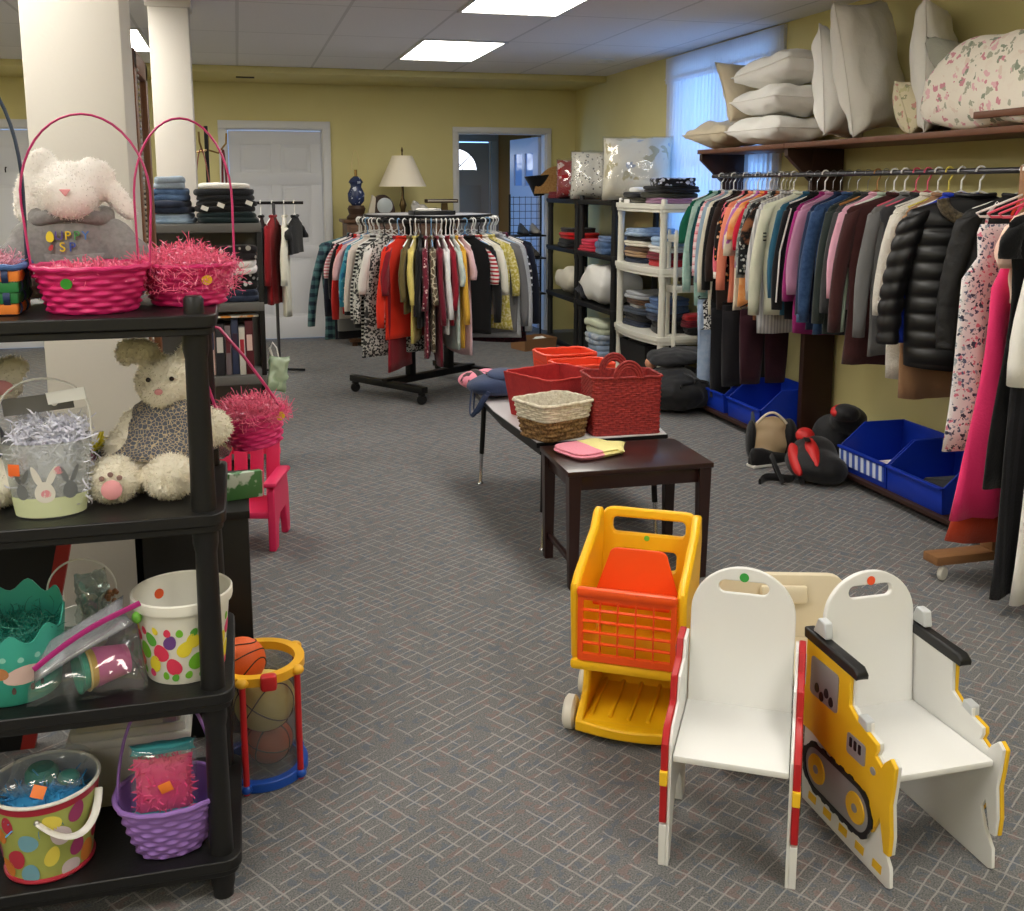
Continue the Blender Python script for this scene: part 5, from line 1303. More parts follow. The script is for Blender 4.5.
def rail_hanger(y, m, bay, tw=0.):
    nm = {'white hanger plastic': 'white plastic', 'black hanger plastic': 'black plastic', 'wire hanger': 'thin wire', 'wooden hanger': 'wooden', 'pink hanger': 'pink plastic', 'yellow hanger': 'yellow plastic'}[m.name]
    lb = f'{nm} hanger hooked on the {bay} rail of the wall rack'
    hanger((RAILX, y, RAILZ), tw, m, lb, f'{nm} hangers, {bay} bay')
far = [
 (6.33, 'shirt', 'dark green short-sleeved shirt, at the window end of the wall rack', F('bottle green', (22, 92, 70)), .56, .26, {}),
 (6.27, 'cardigan', 'long grey-mint cardigan next to the dark green shirt', F('grey mint', (150, 186, 174), ('noise', (170, 196, 186), 40)), .86, .58, {}),
 (6.21, 'blouse', 'deep teal blouse with a pale hem on the far bay of the wall rack', F('deep teal', (18, 66, 70), ('bands', 2, 1.0, [(0, (150, 196, 190)), (.26, (18, 66, 70))])), .78, .4, {}),
 (6.155, 'shirt', 'pink and white plaid shirt on the far bay', F('pink plaid', (222, 150, 156), ('plaid', (232, 216, 214), (190, 80, 96), .05)), .66, .46, {}),
 (6.10, 'jacket', 'pale blue-grey denim shirt on the far bay', F('pale denim', (140, 160, 178)), .72, .5, {}),
 (6.045, 'coat', 'cream-white long coat between the pale denim and the black jacket', F('cream coat', (214, 208, 190)), .86, .56, {}),
 (5.99, 'jacket', 'black jacket hanging beside the cream-white long coat', F('black wool', (18, 18, 20)), .82, .54, {}),
 (5.935, 'shirt', 'dark chocolate brown shirt with red collar on the far bay', F('chocolate', (48, 36, 32)), .84, .48, {}),
 (5.88, 'sweater', 'salmon pink sweater with a white cuff on the far bay', F('salmon pink', (226, 110, 128)), .60, .44, dict(cuff=F('white jersey', (228, 226, 220)))),
 (5.83, 'blouse', 'black blouse with orange flower print on the far bay', F('black orange floral', (24, 22, 22), ('spots', 28, .28, (206, 120, 60), (226, 196, 160))), .64, .34, {}),
 (5.78, 'top', 'coral peach long top on the far bay', F('coral peach', (230, 138, 112)), .78, .52, {}),
 (5.73, 'top', 'ivory blouse with gathered neck on the far bay', F('ivory', (226, 214, 192)), .80, .30, {}),
 (5.68, 'tee', 'lilac purple short tee on the far bay', F('lilac', (178, 110, 178)), .52, .26, {}),
 (5.635, 'trousers', 'orange peach loose trousers-length tunic on the far bay', F('orange peach', (232, 142, 70), ('noise', (238, 186, 130), 14)), .80, .20, {}),
 (5.59, 'tee', 'crimson red tee on the far bay, next to a grey leafy blouse', F('crimson tee', (196, 32, 58)), .58, .26, {}),
 (5.54, 'blouse', 'grey and white leafy print blouse on the far bay', F('grey leaf', (150, 154, 152), ('floral', 26, (70, 80, 82), (206, 206, 200), (104, 112, 110))), .74, .42, {}),
 (5.49, 'blouse', 'black blouse with dense white flowers on the far bay', F('black white floral', (32, 34, 36), ('spots', 40, .36, (206, 206, 200), (150, 156, 154))), .66, .40, {}),
 (5.445, 'blouse', 'brown and black tie-dye blouse on the far bay', F('brown tie dye', (150, 96, 66), ('noise', (30, 28, 28), 16, .42, .55)), .82, .22, {}),
 (5.40, 'shirt', 'pale silver striped long shirt beside the divider post', F('silver stripe', (206, 204, 204), ('stripe', (170, 170, 174), 0, .02)), .90, .54, {}),
]
for i, (y, nm, lb, m, L, sl, kw) in enumerate(far):
    k = dict(w=.43, th=.036, seed=i+50, fold=.008, sw=.05); k.update(kw)
    tw = RND.uniform(-.16, .10); garment(nm if nm != 'trousers' else 'tunic', lb, 'shirt' if nm in ('trousers',) else nm, (RAILX, y, RAILZ), tw, m, L=L+RND.uniform(-.02, .05), sl=sl, group=G1, ws=True, **k)
    rail_hanger(y, HWIRE if i % 3 else HWHITE, 'far', tw)
near = [
 (5.235, 'jacket', 'pale sage cotton jacket with a black braid on its sleeve, beside the divider post', F('pale sage', (196, 198, 176), ('noise', (206, 204, 184), 12)), .78, .62, dict(w=.50, th=.055, twist=-.42), HWIRE),
 (5.15, 'shirt', 'blue-teal denim shirt behind the track jacket', F('teal denim', (44, 92, 116)), .74, .5, {}, HWIRE),
 (5.07, 'jacket', 'black track jacket with white piping down the sleeve', F('black track', (20, 20, 24)), .80, .56, dict(th=.045), HWHITE),
 (4.99, 'top', 'magenta long-sleeved top on the near bay', F('magenta', (150, 40, 110)), .84, .5, {}, HWIRE),
 (4.92, 'shirt', 'dusty lilac pink shirt on the near bay', F('dusty lilac', (186, 134, 166)), .66, .46, {}, HWIRE),
 (4.845, 'jacket', 'dark navy zip jacket on the near bay', F('zip navy', (30, 42, 72)), .80, .56, dict(th=.05), HWIRE),
 (4.76, 'jacket', 'blue denim jacket with turned cuffs on the near bay', F('blue denim', (42, 66, 104), ('noise', (54, 80, 118), 50)), .80, .58, dict(th=.055, w=.47, cuff=F('cuff denim', (70, 94, 128))), HWIRE),
 (4.67, 'jacket', 'dark forest-grey jacket on the near bay, next to the denim jacket', F('forest grey', (46, 54, 52)), .82, .58, dict(th=.05, w=.46), HWIRE),
 (4.59, 'sweater', 'charcoal sweater with a pale edge on the near bay', F('charcoal', (66, 66, 68)), .78, .52, {}, HWOOD),
 (4.52, 'shirt', 'light pink shirt glimpsed between the charcoal and brown sweaters', F('light pink', (222, 166, 186)), .64, .44, {}, HWIRE),
 (4.45, 'shirt', 'pale sea-green long shirt ending below the brown sweater', F('sea green', (188, 206, 188)), .86, .6, {}, HWHITE),
 (4.365, 'sweater', 'large maroon-brown sweater hanging broad on the near bay', F('maroon brown', (64, 34, 34)), .92, .60, dict(th=.06, w=.54, twist=-.34), HWHITE),
 (4.28, 'sweater', 'grey marl sweatshirt with ribbed hem next to the maroon-brown sweater', F('grey marl', (112, 112, 112)), .88, .60, dict(th=.05, w=.46), HPK),
 (4.195, 'vest', 'black and grey quilted gilet on the near bay', F('gilet grey', (56, 56, 60)), .72, 0, dict(th=.06, w=.46, puff=.35, fold=.003), HPK),
 (4.12, 'sweater', 'fluffy white fleece hanging below its neighbours, beside the blue puffer', F('white fleece', (226, 222, 212), bump=.8), .97, .48, dict(th=.055, w=.42), HWHITE),
 (4.045, 'coat', 'tan suede-like coat with its hem showing under the blue puffer', F('tan', (176, 136, 102)), 1.0, .5, dict(th=.05, w=.42), HYL),
]
for i, (y, nm, lb, m, L, sl, kw, hm) in enumerate(near):
    k = dict(w=.44, th=.042, seed=i+90, fold=.010, sw=.055); k.update(kw)
    tw = k.pop('twist', RND.uniform(-.16, .06)); garment(nm, lb, nm, (RAILX, y, RAILZ), tw, m, L=L+RND.uniform(-.02, .04), sl=sl, group=G2, ws=True, **k)
    rail_hanger(y, hm, 'near', tw)
PUF = dict(fold=.002, sw=.072)
NYL = mat('black nylon', (17, 17, 19), .42, spec=.5)
g = garment('puffer_jacket', 'royal blue quilted puffer jacket between the grey sweatshirt and the black puffer', 'jacket', (RAILX, 3.96, RAILZ), -.12, mat('royal blue nylon', (40, 66, 186), .4), w=.46, L=.84, sl=.58, th=.085, puff=.3, seed=120, group=G2, ws=True, **PUF); rail_hanger(3.96, HWHITE, 'near', -.12)
g = garment('puffer_jacket', 'big black quilted puffer jacket with fur-trimmed hood, hanging nearest on the wall rack', 'jacket', (RAILX-.02, 3.84, RAILZ), -.42, NYL, w=.56, L=.86, sl=.58, th=.15, puff=.34, seed=121, group=G2, ws=True, fold=.002, sw=.085, hood=F('dark fur trim', (66, 58, 46), ('noise', (110, 98, 76), 60), bump=1.), out=.05); rail_hanger(3.84, HWHITE, 'near', -.42)
g = garment('coat', 'long black diamond-quilted coat just behind the flowered strap dress', 'coat', (RAILX, 3.58, RAILZ), -.30, mat('black quilt', (24, 24, 25), .6, bump=.6, bscale=30), w=.48, L=1.10, sl=.56, th=.09, puff=.12, seed=122, group=G2, ws=True, **PUF); rail_hanger(3.58, HWHITE, 'near', -.30)
# details on single garments
for o in [x for x in COL.objects if x.get('label', '').startswith('black track jacket')]:
    obj('white_piping', tube(B(), [(-.20, -.024, -.185), (-.255, -.028, -.42), (-.265, -.026, -.70)], .005, 6), F('white jersey', (0, 0, 0)), o)
for o in [x for x in COL.objects if x.get('label', '').startswith('pale sage')]:
    for dz in (0, .02, .04): obj('black_braid', tube(B(), [(-.235+.008*math.cos(a), -.0+.03*math.sin(a), -.33-dz) for a in [2*PI*j/16 for j in range(16)]], .0045, 6, True), F('black jersey', (0, 0, 0)), o)
# lower rail of the far bay
LG_ = 'clothes on the low rail'
for i, (y, lb, m, L) in enumerate(((6.22, 'light blue jeans hanging on the low rail near the blue bins', F('light jeans', (150, 170, 200), ('noise', (168, 184, 208), 30)), .80), (6.02, 'black trousers hanging on the low rail beside the light blue jeans', F('black trouser', (26, 26, 30)), .76), (5.86, 'dark charcoal trousers hanging on the low rail in the middle', F('charcoal trouser', (34, 32, 36)), .66), (5.62, 'dark wine trousers hanging on the low rail nearest the divider post', F('wine trouser', (52, 22, 32)), .60))):
    trousers(lb, (RAILX-.03, y, .93), 0, m, L, seed=i, group=LG_)
    hanger((RAILX-.03, y, .93), 0, HBLK, 'black hanger on the low rail of the wall rack', 'black hangers on the low rail', .34)
garment('skirt', 'black and white speckled skirt on the low rail above the black trousers', 'skirt', (RAILX-.03, 6.10, .93), 0, F('speckled', (36, 36, 38), ('tweed', (196, 196, 196), 110)), w=.38, L=.36, sl=0, th=.05, seed=200, flare=1.15, group=LG_, collar=False)
hanger((RAILX-.03, 6.10, .93), 0, HBLK, 'black hanger on the low rail of the wall rack', 'black hangers on the low rail', .34)

# ---------------------------------------------------------------- rolling rack of dresses at the frame edge
WD = mat('pine foot', (150, 108, 70), .5, pat=('wood', (122, 84, 52), (1, 10, 10)))
DX, DZ = 2.80, 1.56
t = thing('rolling_rack', 'wooden rolling dress rack with white casters at the edge of the view', 'clothes rack', (DX, 2.42, 0))
for y in (.80, -.78):
    obj('foot_board', BX((0, y, .085), (.56, .085, .035), .004), WD, t)
    obj('foot_block', BX((.02, y+.0, .125), (.10, .07, .045), .006), WD, t)
    obj('upright', BX((.02, y, .86), (.035, .035, 1.43), .003), WD, t)
    for x in (-.235, .235):
        w_ = obj('caster_wheel', lathe(B(), [(0, -.009), (.025, -.009), (.028, -.005), (.028, .005), (.025, .009), (0, .009)], 20), TWHT, t, loc=(x, y-.02, .029), rot=(PI/2, 0, .4))
        obj('caster_stem', BX((x, y-.0, .06), (.016, .02, .02), .003), CHR, t)
obj('rail', tube(B(), [(.02, -.8, DZ), (.02, .8, DZ)], .014, 12), mat('rail steel', (92, 92, 96)), t)
DXR = DX+.02; G3 = 'dresses on the rolling rack'
def dress_h(y, m=HWHITE): hanger((DXR, y, DZ), 0, m, 'white plastic hanger on the rolling dress rack' if m is HWHITE else 'pink hanger on the rolling dress rack', 'white hangers on the rolling rack' if m is HWHITE else 'pink hangers on the rolling rack', .42)
garment('dress', 'white strap dress with small grey and pink flowers, behind the hot pink gown', 'dress', (DXR, 3.215, DZ), 0, F('grey pink floral', (226, 220, 220), ('floral', 60, (90, 100, 124), (206, 120, 140), (150, 160, 170), (60, 66, 84))), w=.54, L=1.04, sl=0, th=.05, seed=301, flare=1.15, group=G3, strap=True); dress_h(3.215)
garment('gown', 'long hot pink gown with a flared hem on the rolling rack', 'dress', (DXR, 3.10, DZ), 0, F('hot pink satin', (232, 52, 112), rough=.5), w=.46, L=1.27, sl=0, th=.06, seed=302, flare=1.55, group=G3, strap=True, fold=.016); dress_h(3.10, HPK)
garment('blouse', 'pale peach ruffled blouse above the hot pink gown', 'blouse', (DXR, 3.03, DZ), 0, F('pale peach', (236, 200, 184)), w=.44, L=.46, sl=.16, th=.04, out=.0, seed=303, group=G3); dress_h(3.1573)
garment('gown', 'orange-red gown whose hem hangs down to the wooden foot', 'dress', (DXR, 3.157, DZ), 0, F('orange red', (206, 74, 44)), w=.34, L=1.40, sl=0, th=.05, seed=304, group=G3, strap=True, flare=1.75); dress_h(3.157, HPK)
garment('gown', 'black velvet dress with short sleeves next to the peach blouse', 'dress', (DXR, 2.93, DZ), 0, F('black velvet', (14, 14, 16), rough=1.), w=.62, L=1.12, sl=.12, th=.05, out=-.02, seed=305, group=G3, flare=1.15, fold=.016); dress_h(2.93)
garment('gown', 'floor-length sheer black gown on the rolling rack', 'dress', (DXR, 2.885, DZ), 0, F('black chiffon', (20, 20, 23), ('stripe', (30, 30, 34), 0, .03)), w=.62, L=1.50, sl=0, th=.05, seed=306, group=G3, flare=1.08, strap=True, fold=.018); dress_h(2.885)
garment('cardigan', 'white cardigan, nearest garment on the rolling rack at the frame edge', 'cardigan', (DXR, 2.835, DZ), 0, F('white knit', (226, 224, 218)), w=.50, L=.70, sl=.54, th=.06, out=.07, seed=307, group=G3); dress_h(2.835)
garment('gown', 'long white gown with a low hem at the frame edge', 'dress', (DXR, 2.785, DZ), 0, F('white satin', (232, 230, 224), rough=.5), w=.60, L=1.48, sl=0, th=.05, seed=308, group=G3, flare=1.12, strap=True); dress_h(2.785)
# ------------------------------------------------------------------ pillows and bedding on the long shelf
PZ = 1.7402
LIN = F('white pillow linen', (238, 236, 231), bscale=40); LIN2 = F('grey-white pillow linen', (216, 213, 205), bscale=40); LIN3 = F('oat pillow linen', (210, 197, 170), bscale=40)
TKD = mat('pink tag dot', (226, 96, 96), .6)
def pillow(label, loc, rot, sx, sy, sz, m, seed, dot=None, name='pillow', amp=.034, cat='pillow', grp='pillows on the long shelf', pinch=.07, p=2.4):
    t = thing(name, label, cat, loc, 0, grp)
    b = cushion(B(), sx, sy, sz, (0, 0, 0), rot.to_3x3(), p, 26, amp, 9, seed, pinch)
    lo = min(v.co.z for v in b.verts); bmesh.ops.translate(b, vec=(0, 0, -lo), verts=b.verts)
    obj('case', b, m, t, smooth='all')
    es = []
    k = 20
    for (a0, b0), (a1, b1) in (((-1, -1), (1, -1)), ((1, -1), (1, 1)), ((1, 1), (-1, 1)), ((-1, 1), (-1, -1))):
        for i in range(k):
            u, v = a0+(a1-a0)*i/k, b0+(b1-b0)*i/k
            es.append(rot.to_3x3() @ V((sx*u*(1-pinch*(1-v*v)), sy*v*(1-pinch*(1-u*u)), 0))-V((0, 0, lo)))
    obj('seam', tube(B(), es, .004, 6, True), m, t, smooth='all')
    if dot: obj('tag_dot', ball(B(), V(dot)-V((0, 0, lo)) if False else V(dot), .009, None, 10, 6), TKD, t)
    return t
E3 = lambda x, y, z: (Matrix.Rotation(z, 3, 'Z') @ Matrix.Rotation(y, 3, 'Y') @ Matrix.Rotation(x, 3, 'X'))
# lying stack of three at the far end, with two oat pillows behind them
pillow('oat-coloured pillow lying flat at the window end of the long shelf', (3.17, 6.30, PZ), E3(.0, .0, .1), .22, .26, .085, LIN3, 1)
pillow('oat-coloured pillow leaning upright behind the stack of three white pillows', (3.17, 6.08, PZ+.155), E3(1.12, 0, .12), .20, .21, .06, LIN3, 2)
pillow('lowest white pillow in the stack of three on the long shelf', (3.16, 5.66, PZ), E3(0, 0, .05), .20, .30, .085, LIN, 3, (-.12, -.05, .13))
pillow('middle white pillow in the stack of three on the long shelf', (3.16, 5.64, PZ+.158), E3(0, .03, -.04), .20, .30, .09, LIN, 4, (-.12, -.05, .14))
pillow('topmost white pillow drooping over the stack of three on the long shelf', (3.17, 5.60, PZ+.325), E3(-.10, .05, .06), .20, .31, .09, LIN, 5, (-.12, -.08, .13))
pillow('pale upright pillow standing beside the stack of three white pillows', (3.20, 5.10, PZ), E3(PI/2-.12, .06, .62), .24, .29, .10, LIN, 6, (-.14, -.1, .19))
pillow('large grey-white pillow standing tall at the middle of the long shelf, with a tag dot', (3.13, 4.74, PZ), E3(PI/2-.14, -.14, .50), .24, .33, .11, LIN2, 7, (-.10, -.12, .22), p=3)
pillow('tall grey pillow leaning against the wall behind the large grey-white pillow', (3.20, 4.30, PZ), E3(PI/2-.05, .0, .75), .24, .30, .08, LIN2, 8, p=3)
FLO = F('rose print bedding', (230, 222, 208), ('floral', 26, (206, 140, 150), (222, 204, 190), (140, 148, 128), (224, 180, 184), (170, 170, 150), (228, 218, 204)))
BEI2 = F('beige floral bedding', (206, 196, 166), ('floral', 30, (206, 196, 166), (190, 140, 130), (186, 180, 140), (150, 150, 120)))
pillow('small rolled beige floral cushion between the grey pillows and the rose-print bedding', (3.13, 4.31, PZ), E3(1.2, 0, .4), .13, .13, .085, BEI2, 9, None, 'cushion', .012, 'cushion')
t = thing('comforter', 'large bundle of rose-print bedding filling the near end of the long shelf', 'bedding', (3.17, 3.72, PZ), 0)
b = cushion(B(), .20, .44, .28, (0, -.06, .10), E3(0, 0, .0), 5., 26, .035, 7, 10, .03, .36)
obj('quilt', b, FLO, t, smooth='all')
b = cushion(B(), .15, .12, .07, (-.02, .36, .30), E3(.9, .2, .3), 2.4, 14, .02, 14, 12)
obj('gathered_end', b, F('grey ruffle', (150, 150, 138)), t, smooth='all')
t = thing('wood_strip', 'short brown wooden strip lying against the rose-print bedding', 'wood strip', (2.99, 3.58, 1.79), 0)
obj('strip', BX((0, 0, 0), (.03, .30, .03), .004), WOODM, t)

# ------------------------------------------------------------------ black and white shelf units by the corner
shelving('shelf_unit', 'black plastic shelf unit nearest the doorway corner, under the red quilt', (2.88, 9.60, 0), -PI/2, .90, .44, (.07, .50, .94, 1.385), mat('black shelf plastic', (30, 30, 31), .5), group='shelf units by the corner')
shelving('shelf_unit', 'black plastic shelf unit against the white one, holding blankets', (2.88, 8.66, 0), -PI/2, .90, .44, (.07, .50, .94, 1.385), mat('black shelf plastic', (0, 0, 0)), group='shelf units by the corner')
shelving('shelf_unit', 'white plastic shelf unit with bowed fronts, stacked with folded jeans', (2.86, 7.64, 0), -PI/2, .92, .44, (.07, .43, .92, 1.375), mat('white shelf plastic', (224, 221, 208), .45), bow=.05, group='shelf units by the corner', th=.06)
STK = []
def stack(items, x, y, z, rz=-PI/2, grp=None):
    """items: (label, colour material, half width, half depth, thickness)"""
    for i, (lb, m, a, d, h, nm) in enumerate(items):
        t = thing(nm, lb, nm.replace('_', ' ') if 'folded' not in nm else nm.split('_')[1], (x+RND.uniform(-.012, .012), y+RND.uniform(-.02, .02), z), rz+RND.uniform(-.16, .16), grp)
        obj('folds', folded(B(), a, d, h, (0, 0, 0), None, 2 if h > .035 else 1, i*3.1+y, .013), m, t, smooth='all')
        z += h+.0015
        STK.append(t)
    return z
J1 = F('light wash denim', (136, 160, 190), ('noise', (166, 186, 208), 20)); J2 = F('mid denim', (66, 90, 126), ('noise', (86, 110, 146), 25)); J3 = F('dark denim', (34, 42, 60), ('noise', (46, 54, 74), 25)); BK = F('black jersey', (0, 0, 0)); GR = F('mid grey', (0, 0, 0)); WH = F('white jersey', (0, 0, 0))
TN = F('tan chino', (158, 128, 96)); BR = F('brown cord', (86, 62, 46)); MR = F('maroon knit', (112, 30, 42)); RD = F('red knit', (176, 40, 44)); KH = F('khaki grey', (92, 90, 80)); PR = F('mauve knit', (150, 112, 140)); CR = F('cream knit', (220, 212, 194)); BLU = F('blue knit', (60, 84, 130))
W = 'folded clothes on the white shelf unit'
ZA, ZB, ZC_ = .4315, .9215, 1.3765
# top of white unit
stack([('grey-brown folded sweater at the bottom of the pile on the white unit', KH, .19, .16, .04, 'folded_sweater'), ('black folded trousers in the pile on top of the white unit', BK, .19, .16, .035, 'folded_trousers'), ('white folded tee near the top of the pile by the quilt bag', WH, .11, .12, .03, 'folded_tee')], 3.02, 7.38, ZC_, grp=W)
stack([('mauve folded top lowest in the pile at the curtain end of the white unit', PR, .2, .17, .04, 'folded_blouse'), ('dark olive folded trousers above the mauve top', F('dark olive', (54, 54, 44)), .2, .17, .035, 'folded_trousers'), ('black folded sweater under the patterned scarf', BK, .2, .17, .045, 'folded_sweater'), ('black and white patterned folded scarf crowning the white unit', F('bw scarf', (22, 22, 26), ('spots', 26, .42, (200, 202, 216), (150, 160, 190))), .17, .15, .055, 'folded_scarf')], 3.05, 6.97, ZC_, grp=W)
tag(obj('price_card', BX((0, 0, .012), (.002, .11, .028)), mat('white card', (236, 234, 228), .6), loc=(2.852, 7.36, 1.3765)), 'small white price card on the front lip of the white unit', 'card')
# shelf 2
stack([('navy folded jeans lowest on the middle level of the white unit', J3, .19, .16, .045, 'folded_jeans'), ('tan folded chinos above the navy jeans on the middle level', TN, .18, .16, .04, 'folded_trousers'), ('brown folded corduroys on the middle level', BR, .18, .16, .035, 'folded_trousers'), ('cream folded trousers on the middle level', CR, .19, .16, .04, 'folded_trousers'), ('black folded jeans under the pale blue jeans', BK, .19, .16, .035, 'folded_jeans'), ('pale blue folded jeans topping the middle level of the white unit', J1, .19, .17, .055, 'folded_jeans')], 3.06, 7.38, ZB, grp=W)
stack([('red folded knit lowest at the near corner of the middle level', RD, .15, .14, .05, 'folded_sweater'), ('maroon folded knit above the red knit on the middle level', MR, .15, .14, .05, 'folded_sweater'), ('white folded trousers above the maroon knit', WH, .15, .14, .045, 'folded_trousers'), ('pale blue folded jeans above the white trousers at the near corner', F('sky denim', (150, 176, 206)), .15, .14, .06, 'folded_jeans')], 3.06, 6.98, ZB, grp=W)
# shelf 3
stack([('dark navy folded jeans lowest on the third level of the white unit', J3, .19, .16, .045, 'folded_jeans'), ('black folded jeans on the third level', BK, .19, .16, .05, 'folded_jeans'), ('slate folded jeans on the third level', F('slate denim', (62, 70, 84)), .19, .16, .045, 'folded_jeans'), ('white-trimmed folded shorts on the third level', WH, .15, .13, .025, 'folded_shorts'), ('brown folded trousers on the third level', BR, .18, .16, .04, 'folded_trousers'), ('light grey folded sweatpants topping the third level', F('pale grey', (166, 168, 172)), .19, .16, .05, 'folded_sweatpants')], 3.06, 7.38, ZA, grp=W)
stack([('black folded jeans at the near corner of the third level', BK, .15, .14, .09, 'folded_jeans'), ('dark blue folded jeans at the near corner above the black ones', J3, .15, .14, .055, 'folded_jeans'), ('mid blue folded jeans at the near corner of the third level', J2, .15, .14, .055, 'folded_jeans'), ('denim blue folded jeans topmost at the near corner of the third level', F('bright denim', (76, 104, 150)), .14, .13, .05, 'folded_jeans')], 3.06, 6.98, ZA, grp=W)
# second small white shelving behind the green shirt
t = shelving('shelf_unit', 'narrow white plastic shelf unit holding red knits, beside the tall white unit', (2.96, 6.695, 0), 0, .40, .16, (.44, .80, 1.16), mat('white shelf plastic', (0, 0, 0)), th=.05, pr=.014, inset=.02)
G_ = 'small piles on the narrow white unit'
stack([('black folded leggings on the lowest level of the narrow white unit', BK, .07, .06, .05, 'folded_leggings'), ('dark red folded knit on the lowest level of the narrow white unit', MR, .09, .06, .05, 'folded_sweater'), ('bright red folded knit topmost on the lowest level of the narrow unit', RD, .08, .06, .045, 'folded_sweater')], 3.15, 6.765, .4415, 0, G_)
stack([('dark brown folded scarf on the middle level of the narrow white unit', BR, .08, .06, .05, 'folded_scarf'), ('purple-black folded scarf over the brown one', F('purple black', (40, 34, 50)), .08, .06, .04, 'folded_scarf')], 3.13, 6.765, .8015, 0, G_)
stack([('black folded hat on the top level of the narrow white unit', BK, .08, .06, .05, 'folded_hat')], 3.13, 6.765, 1.1615, 0, G_)
# black units
def bag_bundle(name, label, cat, loc, m, s, seed, rot=None, amp=.03, clear=True, grp=None):
    t = thing(name, label, cat, loc, 0, grp)
    b = cushion(B(), s[0], s[1], s[2], (0, 0, 0), rot or E3(0, 0, 0), 3., 18, amp, 9, seed, .03)
    lo = min(v.co.z for v in b.verts); bmesh.ops.translate(b, vec=(0, 0, -lo), verts=b.verts)
    obj('bedding', b, m, t, smooth='all')
    if clear:
        b = cushion(B(), s[0]*1.04, s[1]*1.04, s[2]*1.1, (0, 0, 0), rot or E3(0, 0, 0), 3.4, 16, amp, 14, seed+2, .02); bmesh.ops.translate(b, vec=(0, 0, -lo+.004), verts=b.verts)
        obj('clear_bag', b, clear_mat('bedding bag', (250, 250, 250), .10, .05, .12) if 'bedding bag' not in bpy.data.materials else bpy.data.materials['bedding bag'], t, smooth='all')
    return t
UP = lambda z, lean=.0: E3(PI/2-lean, 0, z)
bag_bundle('quilt_bag', 'red and white patterned quilt in a clear bag on the black unit', 'bedding', (3.06, 9.18, 1.3865), F('red white quilt', (164, 36, 40), ('floral', 14, (164, 36, 40), (224, 204, 200), (190, 60, 60))), (.19, .18, .13), 21, E3(PI/2-.28, 0, -.35))
bag_bundle('quilt_bag', 'white quilt with tiny dark flowers in a clear bag on top of the black unit', 'bedding', (3.06, 8.66, 1.3865), F('tiny flower quilt', (228, 224, 212), ('spots', 32, .24, (70, 74, 78), (120, 104, 80), (80, 96, 90))), (.22, .21, .13), 22, E3(PI/2-.22, 0, -.4))
bag_bundle('comforter_bag', 'olive-backed comforter in a bag just behind the tiny-flowered quilt', 'bedding', (3.22, 8.40, 1.3865), F('olive backing', (96, 92, 70)), (.17, .22, .08), 23, E3(PI/2-.1, 0, -.3), .02)
bag_bundle('quilt_bag', 'large cream floral quilt in a clear bag atop the units, nearest the window', 'bedding', (3.07, 7.72, 1.388), F('cream floral quilt', (226, 220, 200), ('floral', 10, (226, 220, 200), (190, 180, 140), (214, 206, 190), (170, 180, 196))), (.27, .25, .17), 24, E3(PI/2-.2, 0, -.45))
tag(obj('folded_fabric', folded(B(), .12, .09, .08, (0, 0, 0), None, 2, 5), F('white jersey', (0, 0, 0)), loc=(3.13, 9.22, 1.80)), 'white folded fabric tucked on top of the red and white quilt', 'fabric') if False else None
t = thing('wicker_hat', 'large tan straw fan standing at the doorway end of the black unit', 'fan', (3.0, 9.60, 1.388), 0)
o = arc(0, 0, .22, 8, 172, 20, .30)
obj('straw_panel', prism(B(), [(x, z) for x, z in o], .02), mat('straw', (172, 132, 78), .8, pat=('noise', (148, 108, 60), 50), bump=.3, bscale=80), t, rot=(-.15, 0, -.25), bevel=.004)
obj('straw_rim', tube(B(), [(x, .01, z) for x, z in o], .010, 8), mat('straw', (0, 0, 0)), t, rot=(-.15, 0, -.25))
t = thing('hat', 'black pointed cloth hat beside the tan straw fan', 'hat', (2.86, 9.74, 1.388), 0)
obj('crown', lathe(B(), [(.0, .02), (.05, .02), (.09, .13), (.13, .215), (.11, .215), (.08, .14), (.0, .10)], 20), F('black felt', (20, 20, 22)), t, rot=(.0, -.1, 0))
tag(obj('folded_throw', folded(B(), .16, .10, .06, (0, 0, 0), None, 2, 7), F('dark red throw', (124, 26, 34)), loc=(2.98, 9.36, 1.3872), rot=(0, 0, -1.4)), 'dark red folded throw at the foot of the red and white quilt', 'throw')
BG = 'folded things on the black units'
stack([('black folded fleece on the middle level of the far black unit', BK, .20, .17, .07, 'folded_fleece'), ('bright red folded fleece on the far black unit', F('signal red', (206, 36, 36)), .20, .17, .06, 'folded_fleece'), ('dark grey folded fleece above the bright red one', F('dark grey fleece', (50, 50, 52)), .17, .15, .04, 'folded_fleece')], 3.09, 9.2, .9415, grp=BG)
stack([('crimson folded fleece beside the denim pile on the near black unit', F('rose red', (186, 40, 62)), .2, .18, .05, 'folded_fleece'), ('pink-red folded jumper above the crimson fleece', F('raspberry', (206, 48, 78)), .17, .15, .05, 'folded_jumper')], 3.08, 8.52, .9415, grp=BG)
stack([('blue denim bundle folded at the near end of the black unit', J2, .17, .17, .10, 'folded_jeans'), ('faded blue denim folded over the denim bundle', F('faded denim', (96, 116, 150)), .15, .15, .045, 'folded_jeans')], 3.06, 8.08, .9415, grp=BG)
bag_bundle('blanket', 'cream rumpled blanket on the lower level of the far black unit', 'blanket', (3.06, 9.1, .5015), CR, (.17, .24, .12), 31, None, .04, False)
bag_bundle('blanket', 'large white puffy blanket bulging from the near black unit', 'blanket', (3.04, 8.19, .5015), F('white jersey', (0, 0, 0)), (.19, .30, .16), 32, None, .05, False)
bag_bundle('blanket', 'dark blue blanket wedged beside the cream rumpled blanket', 'blanket', (3.06, 8.58, .5015), F('ink navy', (0, 0, 0)), (.17, .14, .09), 33, None, .03, False)
